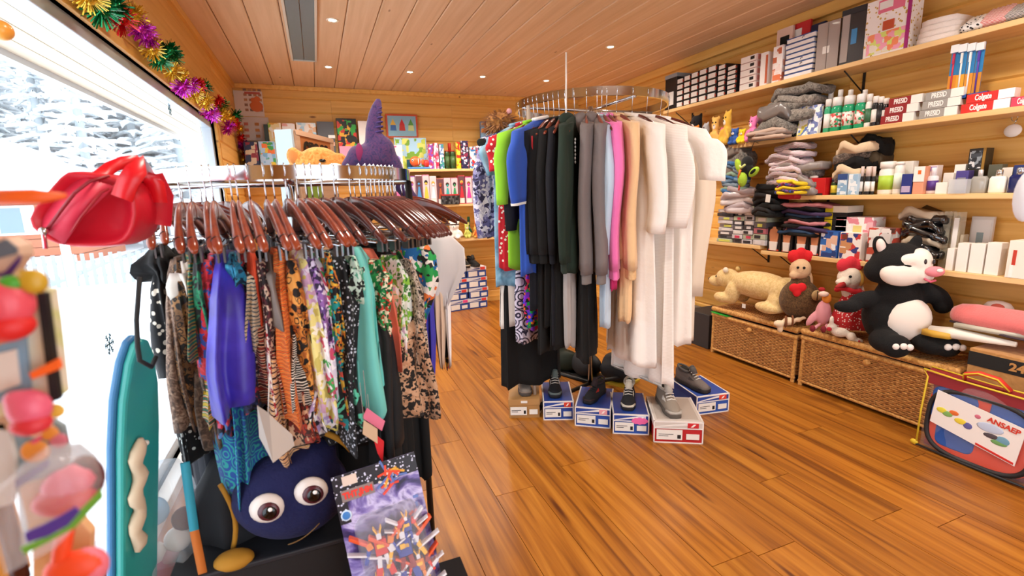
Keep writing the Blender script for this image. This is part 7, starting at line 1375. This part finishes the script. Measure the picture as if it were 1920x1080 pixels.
slab('grey blue round-cornered card with coloured spots behind the clear toy pack', 'toy_card', 'toy', [(10, 800), (70, 795), (100, 788), (120, 800), (130, 850), (120, 900), (20, 930)], plain('8a9aa0', .5), y=TY+.03, extra=eC)
def eD(t, c0):
    fr = [(40, 870), (90, 835), (150, 828), (180, 850), (192, 900), (186, 935), (140, 985), (50, 1030), (30, 960)]
    rings = []
    for dy, s in ((0, 1), (-.03, .96), (-.036, .85)): rings.append([(lp(c0, x, y, 0, TY-.01)*s+Vector((0, dy, 0))) for x, y in fr])
    obj('clear_blister', MB().loft(rings), plain('f0f6fc', .08, alpha=.22), t)
    poly('green_strip', t, c0, [(38, 1028), (110, 998), (188, 918), (192, 935), (140, 990), (46, 1040)], plain('6aa83a', .5), -.05, TY-.01); poly('purple_wave', t, c0, [(46, 1000), (80, 985), (110, 970), (140, 952), (148, 962), (128, 985), (90, 1006), (50, 1018)], plain('4c3290', .5), -.053, TY-.01)
    obj('pink_toy', MB().ell(lp(c0, 122, 912, -.012), (.015, .011, .014)).ell(lp(c0, 148, 900, -.012), (.011, .01, .011)).ell(lp(c0, 136, 888, -.012), (.007, .007, .008)), plain('e0607c', .4), t, remesh=.003); obj('red_dress', MB().ell(lp(c0, 122, 935, -.012), (.02, .014, .012)), plain('d02c38', .4), t); obj('dark_toy', MB().ell(lp(c0, 162, 895, -.005), (.012, .01, .018)), plain('5a3038', .5), t)
    obj('beige_print', MB().box(-.012, .012, 0, .002, -.02, .02), plain('d8b898', .5), t, lp(c0, 82, 945, -.002))
slab('clear rounded toy pack with a pink toy over a purple and green wave strip', 'toy_pack', 'toy', [(30, 880), (90, 840), (150, 832), (182, 860), (190, 930), (120, 1000), (40, 1038)], plain('b8c4cc', .5, alpha=.6), y=TY, th=.002, extra=eD, bevel=0)
def eE(t, c0):
    obj('orange_toy', MB().ell(lp(c0, 118, 1020, -.01), (.006, .006, .03), (0, .3, 0)).ell(lp(c0, 140, 1065, -.01), (.02, .01, .014)), plain('e8481c', .5), t); obj('pink_toy', MB().ell(lp(c0, 165, 1062, -.008), (.014, .01, .016)), plain('e07080', .5), t)
slab('round beige wooden toy with orange pieces at the bottom left', 'wooden_toy', 'toy', [(60, 1010), (100, 985), (150, 975), (172, 1000), (170, 1050), (150, 1090), (60, 1100)], plain('d8a878', .6), y=TY+.02, th=.01, extra=eE)
for i, (x, y, r_, c_, lab, c2) in enumerate([(55, 765, .0135, 'e0607c', 'small pink toy in a red dress below the cream pack', 'd02c38'), (5, 570, .018, 'e05060', 'coral pink toy with red base at the left edge', 'd82020'), (62, 528, .009, 'c8a02c', 'green and yellow toy bead on top of the cream pack', '4aa02c')]):
    c0 = tp_(x, y, -.02); t = thing('small_toy', lab, 'toy', c0); obj('body', MB().ell((0, 0, 0), (r_, r_*.8, r_*1.05)).ell((-r_*.5, 0, r_*.6), (r_*.5, r_*.5, r_*.5)), plain(c_, .4), t, remesh=.0025); obj('base', MB().ell((-.0 if i < 2 else -r_*1.2, -.002, -r_*.85 if i < 2 else 0), (r_*.9, r_*.7, r_*.6)), plain(c2, .5), t)
for i, (pts, c_, lab) in enumerate([([(-30, 800), (10, 790), (28, 860), (24, 945), (-30, 960)], 'd8d8d8', 'white wrapped pack at the lower left edge'), ([(-30, 730), (8, 735), (34, 790), (20, 812), (-30, 800)], 'c8a488', 'peach coloured pack between the toys at left')]): slab(lab, 'wrapped_pack', 'pack', pts, plain(c_, .5), y=TY+.015)
c0 = tp_(2, 606, .1); tag(obj('orange_marker', MB().tube([(-.02, 0, .0), (.02, 0, -.0), (.04, 0, -.0)], [.006, .006, .002], 8), plain('f0641c', .5), None, tp_(2, 370, .05)), 'orange tipped marker poking in at the left edge', 'marker')
db = thing('toy_display_rack', 'honey coloured wooden side of the toy display at the bottom left', 'display', (0, 0, 0)); 
a, b, c, d = pix(-60, 900, .62), pix(4, 948, .62), pix(40, 1085, .62), pix(-60, 1200, .62)
obj('side_board', MB().add([a, b, c, d]+[v+Vector((0, .02, 0)) for v in (a, b, c, d)], [(0, 1, 2, 3), (7, 6, 5, 4), (0, 4, 5, 1), (1, 5, 6, 2), (2, 6, 7, 3), (3, 7, 4, 0)]), plain('c8862c', .6), db); obj('edge_strip', MB().tube([b, c], .008, 8), plain('4a1c0c', .5), db)
obj('post', MB().tube([(-.36, .55, 0), (-.36, .55, 1.45)], .015, 10), plain('c8862c', .6), db); obj('peg', MB().tube([(-.36, .55, 1.4), (-.26, .46, 1.4)], .004, 6), CHROME, db); obj('peg', MB().tube([(-.36, .55, 1.2), (-.24, .47, 1.2)], .004, 6), CHROME, db)
# white tag blurred at the right picture edge and pink swimwear at the right of the robes
w0 = pix(1918, 365, .0) if 0 else P(1925, 368, 0, 1.35)
wt = thing('white_pompom', 'white out-of-focus pompom at the right picture edge', 'pompom', w0); obj('ball', MB().ell((0, 0, 0), (.02, .02, .052)), plain('e8eaf0', .7), wt); obj('cord', MB().tube([(0, 0, .05), (0, 0, .3)], .0015, 5), plain('d8d8d8', .6), wt)
ub = P(1332, 350, 0, 3.05); t = thing('hanging_bikini', 'black and coral pink bikini hanging behind the rightmost white robe', 'bikini', ub)
obj('strap', MB().tube([(0, 0, .02), (.01, 0, -.08), (.03, .0, -.16), (.02, 0, -.26)], .006, 6), plain('e0486a', .7), t); obj('cup', MB().ell((.0, .0, -.12), (.02, .03, .05)), plain('5a4038', .8), t); obj('cup', MB().ell((-.03, .02, -.17), (.018, .03, .05)), plain('6a5048', .8), t); obj('bow', MB().ell((0, 0, .03), (.02, .02, .016)), plain('d83858', .7), t); obj('hook', MB().tube([(0, 0, .04), (0, .0, 1.665-ub.z)], .002, 5), CHROME, t); t.rotation_euler = (0, 0, -1.2)
